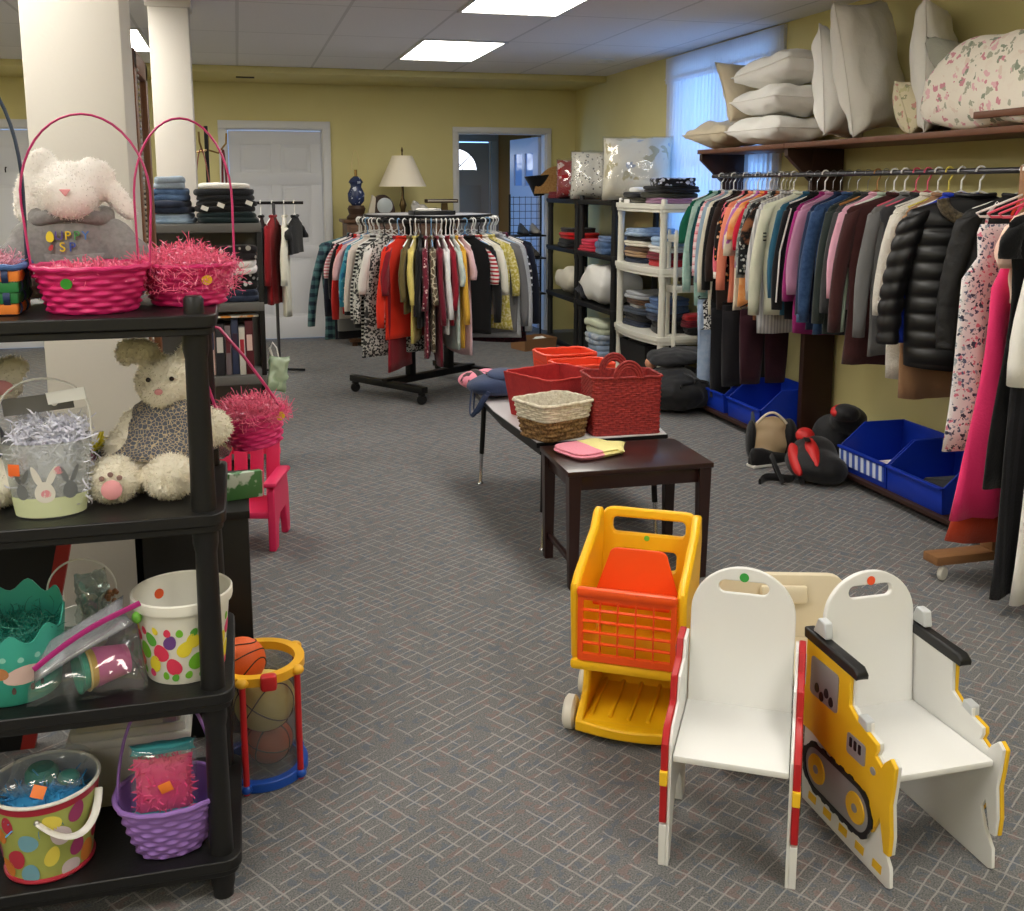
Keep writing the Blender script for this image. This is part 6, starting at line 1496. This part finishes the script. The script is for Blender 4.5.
stack([('pale blue-grey rolled blanket lowest in the bottom of the near black unit', F('pale blue blanket', (150, 166, 190)), .19, .18, .10, 'folded_blanket'), ('white and blue folded blanket in the bottom of the near black unit', F('white blue blanket', (206, 210, 212), ('noise', (130, 150, 180), 14)), .19, .18, .09, 'folded_blanket'), ('pale green folded blanket topmost in the bottom of the near black unit', F('pale green blanket', (204, 210, 184)), .19, .18, .11, 'folded_blanket')], 3.04, 8.2, .0715, grp=BG)
t = thing('shoe_box', 'brown cardboard box with a pale scrap on the floor below the far black unit', 'box', (2.62, 9.1, 0), .3)
obj('carton', open_box(B(), .36, .26, .34, .24, .11, .006), mat('cardboard', (142, 104, 70), .8), t, smooth=False)
obj('scrap', cushion(B(), .06, .05, .02, (.06, -.03, .09), None, 3, 8, .01, 20, 3), WH, t, smooth='all')

# wire grid rack beside the doorway
WG = mat('grid wire', (60, 60, 62), .4, .6)
t = thing('wire_grid_rack', 'black wire grid display rack standing between the doorway and the black unit', 'display rack', (2.75, 9.86, 0), 0)
for x in (-.16, .16): obj('post', tube(B(), [(x, 0, 0), (x, 0, 1.42)], .010, 8), BLKM, t)
b = B()
for k in range(5): tube(b, [(-.12+.06*k, 0, .15), (-.12+.06*k, 0, 1.40)], .0028, 6)
for k in range(19): tube(b, [(-.16, .004, .15+.069*k), (.16, .004, .15+.069*k)], .0028, 6)
obj('grid', b, WG, t)
for z in (.45, .80, 1.02): obj('shelf_tray', BX((0, -.10, z), (.32, .2, .015), .003), BLKM, t)
for i, (x, z, c, lb) in enumerate(((-.06, .4590, (40, 40, 48), 'dark shoe on the lowest tray of the wire grid rack'), (.06, .8085, (70, 66, 62), 'grey-brown shoe on the middle tray of the wire grid rack'), (-.05, 1.0285, (54, 60, 70), 'slate shoe on the top tray of the wire grid rack'), (.07, 1.0285, (150, 146, 140), 'pale grey shoe beside the slate one on the wire grid rack'))):
    s_ = thing('shoe', lb, 'shoe', (2.75+x, 9.76, z+.0015), 0, 'shoes on the wire grid rack')
    obj('upper', loft(B(), [[V((.038*w_*math.cos(a), y, .016+max(0, h_*math.sin(a)))) for a in [2*PI*j/14 for j in range(14)]] for y, w_, h_ in ((-.12, .4, .02), (-.10, .9, .04), (-.03, 1, .055), (.05, .85, .085), (.10, .8, .095), (.12, .5, .08))], True), mat('shoe %d' % i, c, .6), s_, smooth='all')
    obj('sole', BX((0, 0, .008), (.07, .235, .016), .006), mat('rubber', (30, 30, 30), .8), s_)

# dresser with lamps and ornaments against the back wall
DRW = mat('walnut', (96, 66, 42), .45, pat=('wood', (74, 48, 30), (1, 8, 8)))
t = thing('dresser', 'tall brown wooden dresser against the back wall, mostly hidden by the round rack', 'dresser', (1.50, 9.86, 0), 0)
obj('carcass', BX((0, 0, .60), (1.06, .44, 1.12), .004), DRW, t)
obj('top', BX((0, 0, 1.175), (1.12, .48, .03), .006), DRW, t)
for k in range(4):
    for s in (-1, 1):
        d = obj('drawer', BX((s*.26, -.226, .19+.27*k), (.48, .02, .24), .006), DRW, t)
        obj('drawer_knob', ball(B(), (s*.26, -.247, .19+.27*k), .014, None, 12, 8), BRASS, d)
for x in (-.48, .48):
    for y in (-.17, .17): obj('foot', BX((x, y, .02), (.05, .05, .04), .004), DRW, t)
DZ_ = 1.1915
t = thing('table_lamp', 'table lamp with a wide cream cone shade and bronze stem on the dresser', 'lamp', (1.515, 9.76, DZ_), 0)
obj('lamp_base', lathe(B(), [(0, 0), (.075, 0), (.08, .012), (.05, .03), (.02, .05), (.024, .09), (.036, .13), (.024, .17), (.012, .20), (.012, .33), (0, .33)], 28), mat('bronze', (92, 74, 46), .35, .8), t)
obj('lamp_shade', lathe(B(), [(.225, .305), (.095, .59), (.092, .59), (.222, .305)], 40), mat('cream lampshade', (226, 216, 196), .8), t)
obj('finial', lathe(B(), [(0, .59), (.008, .60), (.006, .62), (.011, .64), (.004, .67), (0, .67)], 12), mat('bronze', (0, 0, 0)), t)
obj('harp', tube(B(), [(.055*math.cos(a), 0, .33+.26*math.sin(a)) for a in [PI*j/16 for j in range(17)]], .003, 6), BRASS, t)
t = thing('table_lamp', 'shadeless lamp made from a blue and white jar with a bare wire harp', 'lamp', (1.075, 9.76, DZ_), 0)
obj('stand', lathe(B(), [(0, 0), (.09, 0), (.095, .02), (.07, .05), (.085, .10), (.07, .13), (0, .13)], 24), mat('dark carved wood', (60, 42, 30), .5), t)
obj('jar', lathe(B(), [(.04, .13), (.075, .17), (.08, .24), (.05, .30), (.055, .33), (.07, .345), (.05, .375), (.02, .40), (0, .40)], 28), mat('blue white porcelain', (46, 56, 88), .25, pat=('floral', 26, (40, 50, 90), (176, 184, 204), (50, 66, 110))), t)
obj('socket', lathe(B(), [(0, .40), (.014, .40), (.014, .46), (0, .46)], 14), BRASS, t)
obj('harp', tube(B(), [(.035*math.cos(a), 0, .44+.20*max(0, math.sin(a))) for a in [PI*j/18 for j in range(19)]], .0035, 6), mat('pale harp', (216, 196, 140), .4), t)
t = thing('mantel_clock', 'small arched mantel clock with a grey face between the two lamps', 'clock', (1.315, 9.70, DZ_), .1)
obj('case', prism(B(), [(-.12, 0), (.12, 0), (.12, .06)]+arc(0, .06, .12, 0, 180, 18, .17)[1:-1]+[(-.12, .06)], .07), mat('dark brown case', (58, 42, 32), .4), t, bevel=.005)
obj('clock_face', lathe(B(), [(0, .003), (.07, .003), (.075, 0), (0, 0)], 28), mat('grey face', (176, 182, 180), .3), t, loc=(.02, 0, .125), rot=(PI/2, 0, 0))
obj('side_ornament', prism(B(), [(-.16, 0), (-.09, 0), (-.07, .2), (-.10, .23)], .05), mat('pale ornament', (190, 180, 160), .5), t, loc=(0, -.03, 0), bevel=.004)
t = thing('figurine', 'pale grey ceramic bird figurine beside the lamp stem', 'figurine', (1.64, 9.62, DZ_), .2)
blobmesh('ceramic_body', [((0, 0, .06), (.075, .05, .06)), ((-.03, 0, .12), (.045, .035, .05)), ((.05, 0, .10), (.05, .035, .04), ry(.6)), ((-.05, -.02, .155), (.022, .02, .022))], mat('grey ceramic', (176, 172, 164), .35), t, .008, 3, .002)
t = thing('kitchen_scale', 'old brown balance scale with a flat dark top at the doorway end of the dresser', 'scale', (1.90, 9.68, DZ_), 0)
obj('scale_body', loft(B(), [[V((x*s_, y*s_, z)) for x, y in ((-.06, -.05), (.06, -.05), (.06, .05), (-.06, .05))] for z, s_ in ((0, 1.2), (.03, 1.1), (.06, .5), (.15, .45))], True), mat('bronze', (0, 0, 0)), t)
obj('scale_top', BX((-.03, 0, .17), (.30, .14, .035), .006), mat('dark brown case', (0, 0, 0)), t)
obj('pale_band', BX((-.03, -.071, .172), (.28, .004, .010)), mat('pale ornament', (0, 0, 0)), t)
# ------------------------------------------------------------------ blue bins, bags and shoes along the wall fixture
BINB = mat('blue bin plastic', (20, 52, 168), .35)
def blue_bin(label, y, w, loc_z=.062, sign=1):
    t = thing('storage_bin', label, 'bin', (2.96, y, loc_z), 0, 'blue bins under the wall rack')
    D_, H_ = .36, .235; th = .006
    side = [(0, 0), (D_, 0), (D_+.01, H_), (.13, H_), (.0, .125), (-.012, .115)]
    for s in (-1, 1): obj('side_wall', prism(B(), side, th, off=s*(w/2-.003)-th/2, plane='xz'), BINB, t, bevel=.002)
    obj('bottom', BX((D_/2, 0, .004), (D_, w-.008, .008)), BINB, t)
    obj('back_wall', BX((D_+.002, 0, H_/2), (th, w, H_), .002), BINB, t)
    obj('front_wall', BX((-.004, 0, .06), (.008, w, .12), .002, ry(-.06)), BINB, t)
    obj('front_lip', BX((-.012, 0, .118), (.022, w, .012), .003), BINB, t)
    return t
b1 = blue_bin('blue open-fronted bin with a patterned paper strip on its front, next to the red backpack', 4.33, .40)
b = B()
st = mat('blue white strip', (214, 222, 236), .6, pat=('stripe', (60, 90, 180), 1, .05, .5))
obj('paper_strip', BX((-.0125, 0, .068), (.003, .38, .075), 0, ry(-.06)), st, b1)
b2 = blue_bin('plain blue open-fronted bin nearest the rolling dress rack', 3.92, .40)
blue_bin('blue open-fronted bin at the far end, beside the black duffel bag', 6.06, .42)
blue_bin('blue open-fronted bin under the low rail, next to the divider post', 5.58, .42)
tag(obj('folded_cloth', folded(B(), .10, .09, .06, (0, 0, 0), None, 2, 4.), F('blush white', (226, 212, 212)), loc=(3.10, 4.30, .0715)), 'pale pinkish folded cloth inside the blue bin with the paper strip', 'cloth')
tag(obj('folded_cloth', folded(B(), .11, .12, .08, (0, 0, 0), None, 2, 6.), F('black jersey', (0, 0, 0)), loc=(3.14, 3.90, .0715)), 'black folded cloth inside the plain blue bin', 'cloth')
def soft_bag(name, label, cat, loc, rz, m, parts, voxel=.014, amp=.006, group=None, seed=0, extra=()):
    t = thing(name, label, cat, loc, rz, group)
    o = blobmesh('bag_body', parts, m, t, voxel, 4, amp, 14, seed)
    lo = min(v.co.z for v in o.data.vertices)
    for v in o.data.vertices: v.co.z = max(v.co.z-lo, 0)+.001
    return t
NB = F('black nylon cloth', (24, 24, 26), rough=.6)
t = soft_bag('duffel_bag', 'large black duffel bag slumped on the floor beside the white shelf unit', 'bag', (2.80, 6.28, 0), .3, NB, [((0, 0, .12), (.23, .27, .125)), ((.03, .06, .15), (.20, .20, .13)), ((-.05, -.02, .12), (.19, .22, .12)), ((.05, .05, .05), (.26, .28, .05))], .016, .02, seed=1)
obj('strap', tube(B(), [(-.12+.26*i/14, -.20+.02*math.sin(i), .20+.03*math.sin(PI*i/14)) for i in range(15)], .012, 8, ry=.004), NB, t)
obj('zip', tube(B(), [(-.02+.01*i, -.2+.035*i, .262) for i in range(10)], .005, 6), mat('zip grey', (90, 90, 92), .4, .5), t)
t = soft_bag('duffel_bag', 'black soft bag lying on top of the slumped duffel, towards the wall rack', 'bag', (2.92, 6.50, .275), .2, F('charcoal canvas', (40, 40, 42)), [((0, 0, .05), (.24, .20, .05)), ((.12, .05, .055), (.18, .16, .045)), ((-.12, -.06, .03), (.14, .13, .035))], .014, .014, seed=2)
TANL = mat('tan leather', (176, 152, 118), .5, bump=.2)
t = soft_bag('handbag', 'tan and black handbag leaning by the divider post on the floor', 'bag', (2.78, 4.93, 0), -.35, TANL, [((0, 0, .11), (.11, .07, .11)), ((0, 0, .19), (.09, .05, .06)), ((-.03, .0, .06), (.09, .075, .06))], .01, .008, seed=3)
obj('black_side', ball(B(), (.10, .02, .12), (.05, .08, .12)), NB, t); obj('black_side', ball(B(), (-.105, .01, .12), (.03, .065, .11)), NB, t)
obj('handle', tube(B(), [(-.08+.16*i/14, -.02, .22+.06*math.sin(PI*i/14)) for i in range(15)], .007, 8), mat('cream trim', (222, 212, 190), .5), t)
RNY = mat('red nylon', (196, 36, 36), .5, bump=.15)
t = soft_bag('backpack', 'red and black backpack lying beside the blue bin with the paper strip', 'backpack', (2.82, 4.56, 0), -.35, NB, [((0, 0, .09), (.14, .20, .09)), ((.02, .08, .12), (.12, .14, .09)), ((.05, -.10, .08), (.11, .10, .08))], .013, .006, seed=4)
for q in ((-.095, -.04, .115, .035, .14), (-.015, -.06, .155, .035, .13), (-.02, .13, .200, .05, .05)):
    obj('red_panel', ball(B(), (q[0], q[1], q[2]), (q[3], q[4], .04), rx(.35)), RNY, t)
for s in (-1, 1): obj('strap', tube(B(), [(s*.05-.12-.05*math.sin(PI*i/14), -.14+.20*i/14, .012+.12*math.sin(PI*i/14)) for i in range(15)], .014, 8, ry=.005), NB, t)
obj('buckle', BX((-.04, -.02, .215), (.03, .05, .012), .003), BLK, t)
t = soft_bag('backpack', 'black backpack with a red patch slumped between the divider post and blue bin', 'backpack', (3.13, 4.86, 0), .2, NB, [((0, 0, .13), (.12, .13, .13)), ((0, -.1, .25), (.10, .10, .08)), ((-.06, -.14, .30), (.07, .08, .05))], .013, .006, seed=6)
obj('red_patch', ball(B(), (-.075, -.12, .31), (.055, .06, .035), ry(-.3)), RNY, t)
t = thing('strap_bag', 'flat black bag strap lying on the carpet in front of the red backpack', 'strap', (2.60, 4.55, 0), .1)
obj('webbing', tube(B(), [(-.09+.2*i/12, .03*math.sin(PI*i/6), .012+.016*math.sin(PI*i/12)) for i in range(13)], .022, 8, ry=.008), NB, t)
SHOE_G = 'shoes by the wall rack'
def shoe(label, loc, rz, m, sole):
    s_ = thing('shoe', label, 'shoe', loc, rz, SHOE_G)
    obj('upper', loft(B(), [[V((.040*w_*math.cos(a), y, .018+max(0, h_*math.sin(a)))) for a in [2*PI*j/16 for j in range(16)]] for y, w_, h_ in ((-.125, .35, .02), (-.11, .85, .04), (-.03, 1, .055), (.05, .85, .085), (.11, .8, .09), (.125, .5, .07))], True), m, s_, smooth='all')
    obj('sole', BX((0, 0, .010), (.074, .25, .018), .007), sole, s_)
RUB = mat('white rubber', (222, 220, 214), .6)
shoe('black shoe lying on the carpet in front of the tan and black handbag', (2.735, 4.86, 0), 1.75, NB, RUB)
shoe('grey canvas shoe on the bin shelf beside the divider post', (3.05, 5.40, .0625), 1.0, F('slate denim', (0, 0, 0)), RUB)
shoe('white trainer poking out behind the tan handbag', (3.02, 5.12, 0), 1.9, F('white jersey', (0, 0, 0)), RUB)
t = thing('doll', 'small doll with a round peach head sitting at the foot of the white unit', 'doll', (2.80, 6.70, 0), .3)
t.scale = (.85, .85, .85)
blobmesh('doll_body', [((0, 0, .30), (.05, .05, .05)), ((0, 0, .16), (.05, .04, .10)), ((-.05, -.03, .06), (.03, .06, .06)), ((.05, -.03, .06), (.03, .06, .06))], mat('peach vinyl', (226, 160, 126), .5), t, .01, 3, .002)
t = thing('storage_tote', 'black crate full of dark cloth on the floor under the white unit', 'crate', (3.02, 7.2, .0715), 0)
obj('crate_wall', open_box(B(), .34, .52, .30, .48, .26, .01), BLK, t, smooth=False)
obj('dark_cloth', cushion(B(), .14, .22, .06, (0, 0, .24), None, 3, 12, .02, 12, 5), F('charcoal canvas', (0, 0, 0)), t, smooth='all')

# backpacks at the far end of the low table
t = soft_bag('backpack', 'navy blue backpack lying on the far end of the low folding table', 'backpack', (1.235, 4.86, AH+.0005), .3, F('navy pack cloth', (52, 66, 98), rough=.7), [((0, 0, .05), (.19, .15, .05)), ((-.03, -.02, .065), (.15, .12, .05)), ((.08, .05, .06), (.10, .10, .055))], .012, .005, seed=8)
obj('front_pocket', ball(B(), (-.02, -.05, .115), (.085, .07, .025), rx(.2)), F('navy pack cloth', (0, 0, 0)), t)
obj('zip', tube(B(), [(-.02+.09*math.cos(a), -.05+.075*math.sin(a), .122) for a in [PI*j/16-.2 for j in range(17)]], .003, 6), BLK, t)
for s in (0, 1): obj('strap', tube(B(), [(-.14-.05*s-.04*math.sin(PI*i/12), .02-.13*i/12-.05*s, .05-.11*math.sin(PI*i/12)) for i in range(13)], .011, 8, ry=.004), F('navy pack cloth', (0, 0, 0)), t)
t = soft_bag('bag', 'pink and black patterned bag behind the navy backpack on the low table', 'bag', (1.15, 5.06, AH+.0005), .2, F('pink camo', (226, 140, 160), ('noise', (60, 40, 46), 16, .52, .56)), [((0, 0, .045), (.10, .09, .045)), ((.08, .03, .05), (.08, .07, .045))], .012, .004, seed=9)
obj('black_band', ball(B(), (.0, -.01, .06), (.03, .095, .042)), BLK, t)

# ------------------------------------------------------------------ left: bookcase, mirror, clothes rail beyond the column
FRMW = mat('mirror frame brown', (138, 90, 58), .4, pat=('wood', (112, 70, 44), (8, 8, 1)))
t = thing('standing_mirror', 'tall brown wood-framed mirror standing edge-on behind the square column', 'mirror', (-.342, 4.02, 0), 0)
obj('backing_board', BX((-.012, 0, .98), (.02, .50, 1.92), .003), mat('backing board', (186, 150, 106), .6), t)
b = B()
for y in (-.225, .225): box(b, (.012, y, .98), (.028, .07, 1.96), .005)
for z in (.035, 1.925): box(b, (.012, 0, z), (.028, .52, .07), .005)
obj('frame', b, FRMW, t)
b = B()
for k in range(100): ball(b, (.026, -.196, .05+.0186*k), .007, None, 8, 6)
obj('bead_trim', b, mat('bead silver', (166, 160, 150), .4, .6), t)
obj('mirror_glass', BX((.010, 0, .98), (.006, .40, 1.84)), mat('mirror glass', (210, 214, 216), .02, 1.), t)
BCB = mat('charcoal bookcase', (98, 97, 95), .5)
t = thing('bookcase', 'charcoal bookcase crammed with folded clothes and books', 'bookcase', (-.46, 5.42, 0), 0)
t['label'] = 'charcoal bookcase crammed with folded clothes and books, in front of the slim white post'
for z in (.10, .50, .885, 1.29): obj('shelf', BX((.285, .16, z), (.57, .32, .045), .003), BCB, t)
obj('back_panel', BX((.285, .33, .66), (.57, .012, 1.28)), BCB, t)
for x in (.012, .558):
    for y in (.02, .30): obj('post', BX((x, y, .65), (.026, .03, 1.30), .003), BLKM, t)
X0, Y0_ = -.46, 5.42
GB_ = 'folded clothes on the charcoal bookcase'
stack([('pale blue folded jeans at the mirror end of the bookcase top', J1, .10, .13, .05, 'folded_jeans'), ('dark denim folded jeans above the pale blue pair on the bookcase top', J3, .10, .13, .06, 'folded_jeans'), ('mid denim crumpled jeans on the bookcase top', J2, .09, .11, .06, 'folded_jeans'), ('faded grey-blue jeans topmost at the mirror end of the bookcase', F('grey blue', (150, 164, 180)), .08, .10, .06, 'folded_jeans')], X0+.13, Y0_+.16, 1.3135, 0, GB_)
stack([('dark green-black folded sweater lowest in the black pile on the bookcase top', F('green black', (24, 38, 40)), .155, .14, .055, 'folded_sweater'), ('black folded sweater with white price tags on the bookcase top', BK, .155, .14, .055, 'folded_sweater'), ('big black folded sweater near the top of the bookcase pile', F('soft black', (34, 36, 40)), .15, .14, .06, 'folded_sweater'), ('white folded shirt crowning the black pile on the bookcase', WH, .13, .12, .025, 'folded_shirt')], X0+.40, Y0_+.15, 1.3135, 0, GB_)
sw_ = [o for o in STK if o['label'].startswith('black folded sweater with white price tags')][0]
for x, z in ((-.12, .02), (-.04, .035), (.10, .045)): obj('price_tag', BX((x, -.142, z), (.035, .002, .022), 0, ry(.4)), mat('white card', (0, 0, 0)), sw_)
stack([('navy folded tee lowest on the second level of the charcoal bookcase', J3, .13, .13, .06, 'folded_tee'), ('black tee with white script print on the bookcase second level', F('script tee', (26, 26, 28), ('spots', 30, .3, (200, 200, 200), (160, 160, 160))), .13, .13, .08, 'folded_tee'), ('pale pink and white folded tee on the bookcase second level', F('pale pink white', (226, 206, 206), ('noise', (240, 236, 234), 12)), .13, .13, .07, 'folded_tee'), ('dark print folded tee topmost on the second level', F('dark print', (44, 40, 44), ('spots', 22, .3, (160, 60, 60), (180, 176, 170))), .13, .13, .07, 'folded_tee')], X0+.41, Y0_+.15, .909, 0, GB_)
stack([('grey folded cloths on the bookcase second level by the mirror', GR, .11, .13, .12, 'folded_cloth'), ('white folded cloth above the grey ones by the mirror', WH, .10, .12, .08, 'folded_cloth')], X0+.14, Y0_+.15, .909, 0, GB_)
bc = [(60, 40, 60), (176, 40, 56), (226, 196, 190), (40, 40, 46), (120, 110, 116), (50, 60, 90), (206, 204, 198), (90, 30, 40)]
bl = ['plum', 'red-spined', 'pale pink', 'black', 'grey', 'navy', 'white', 'dark maroon']
x = X0+.20
for i in range(8):
    w_ = (.035, .04, .032, .045, .03, .035, .03, .04)[i]; h_ = (.24, .28, .30, .27, .26, .29, .25, .28)[i]
    bk = thing('book', f'{bl[i]} book standing upright on the third level of the charcoal bookcase', 'book', (x+w_/2, Y0_+.05+.01*(i % 3), .5235), 0, 'books on the charcoal bookcase')
    obj('cover', BX((0, .08, h_/2), (w_, .17, h_), .002), mat('bookcover %d' % i, bc[i], .5), bk)
    obj('spine_label', BX((0, -.006, h_*.6), (w_*.7, .002, h_*.3)), mat('spine %d' % i, bc[(i+3) % 8], .5), bk)
    x += w_+.003
t = thing('magazine', 'orange and white magazine lying flat across the upright books', 'magazine', (X0+.40, Y0_+.13, .8265), .1)
obj('cover', BX((0, 0, .006), (.26, .2, .010), .002), mat('magazine cover', (224, 150, 70), .4, pat=('noise', (230, 226, 216), 9, .48, .52)), t)
obj('pages', BX((0, .001, .005), (.254, .196, .006)), WHITEP, t)
t = thing('plastic_bag', 'white and green plastic bag hanging on the end of the charcoal bookcase', 'bag', (.165, 5.46, .42), 0)
obj('film', cushion(B(), .055, .10, .03, (0, 0, .10), E3(PI/2, .15, .2), 2.6, 14, .03, 26, 11, .1), clear_mat('white green film', (206, 226, 196), .12, .6, .2), t, smooth='all')
obj('bag_handle', tube(B(), [(-.02, 0, .18), (-.035, 0, .24), (-.02, .0, .27), (.0, 0, .24), (.01, 0, .18)], .006, 6, ry=.003), WHITEP, t)
tag(obj('pink_sign', BX((0, 0, .11), (.10, .003, .16), .002), mat('pink card', (226, 60, 120), .6), loc=(X0+.05, Y0_+.29, 1.3135)), 'bright pink card sign standing behind the jeans on the bookcase', 'sign')
t = thing('rail_stand', 'grey metal clothes rail stand in front of the white panelled door', 'clothes rack', (.30, 8.35, 0), 0)
obj('rail', tube(B(), [(-.35, 0, 1.37), (.20, 0, 1.37)], .012, 10), BLKM, t)
obj('upright', tube(B(), [(-.03, 0, 0), (-.03, 0, 1.37)], .013, 10), mat('rail steel', (0, 0, 0)), t)
for a in (.4, 2.5, 4.6): obj('foot', tube(B(), [(-.03, 0, .04), (-.03+.22*math.cos(a), .22*math.sin(a), .012)], .011, 8), BLKM, t)
G5 = 'clothes on the rail by the white door'
for i, (x, nm, lb, m, L, rz_) in enumerate(((-.13, 'cardigan', 'black cardigan on the rail stand by the white door', F('black knit', (0, 0, 0)), .78, 1.45), (-.04, 'blouse', 'dark red velvet blouse on the rail stand by the white door', F('velvet red', (140, 24, 32)), .80, 1.30), (.05, 'sweater', 'cream sweater on the rail stand, next to the dark red blouse', F('cream white', (0, 0, 0)), .88, 1.5), (.13, 'top', 'black short top on the rail stand, nearest the round rack', F('black jersey', (0, 0, 0)), .40, 1.25))):
    garment(nm, lb, nm, (.30+x, 8.35, 1.37), rz_, m, L=L, sl=.45 if i != 3 else .1, w=.40, th=.05, seed=400+i, group=G5)
    hanger((.30+x, 8.35, 1.37), rz_, HWHITE, 'white plastic hanger on the rail stand by the white door', 'white hangers on the rail by the door')
# bags hanging on hooks beside the post
t = thing('hook_stand', 'dark hook stand with maroon straps hanging beside the slim white post', 'stand', (-.17, 6.62, 0), 0)
obj('stem', tube(B(), [(0, 0, 0), (0, 0, 1.86)], .012, 10), BLKM, t)
obj('stand_base', lathe(B(), [(0, .0), (.15, 0), (.15, .015), (.02, .03), (0, .03)], 24), BLKM, t)
for a in (.3, 1.5, 2.9, 4.4):
    d = V((math.cos(a), math.sin(a), 0)); obj('hook', tube(B(), [d*.0+V((0, 0, 1.72)), d*.07+V((0, 0, 1.70)), d*.12+V((0, 0, 1.76)), d*.125+V((0, 0, 1.82))], .006, 8), BRASS, t)
for a, c in ((.3, (110, 40, 42)), (2.9, (30, 28, 30)), (4.4, (160, 90, 80))):
    b_ = thing('strap_purse', {110: 'maroon strapped purse on the hook stand', 30: 'black strapped purse on the hook stand', 160: 'dusty pink strapped purse on the hook stand'}[c[0]], 'purse', (-.17+.10*math.cos(a), 6.62+.10*math.sin(a), 1.30), a, 'purses on the hook stand')
    obj('strap', tube(B(), [(.0, -.05+.1*i/14, .15+.27*math.sin(PI*i/14)) for i in range(15)], .007, 8, ry=.003), mat('purse %d' % c[0], c, .5), b_)
    obj('purse_body', cushion(B(), .04, .075, .09, (0, 0, .08), None, 3, 10, .004), mat('purse %d' % c[0], c), b_, smooth='all')
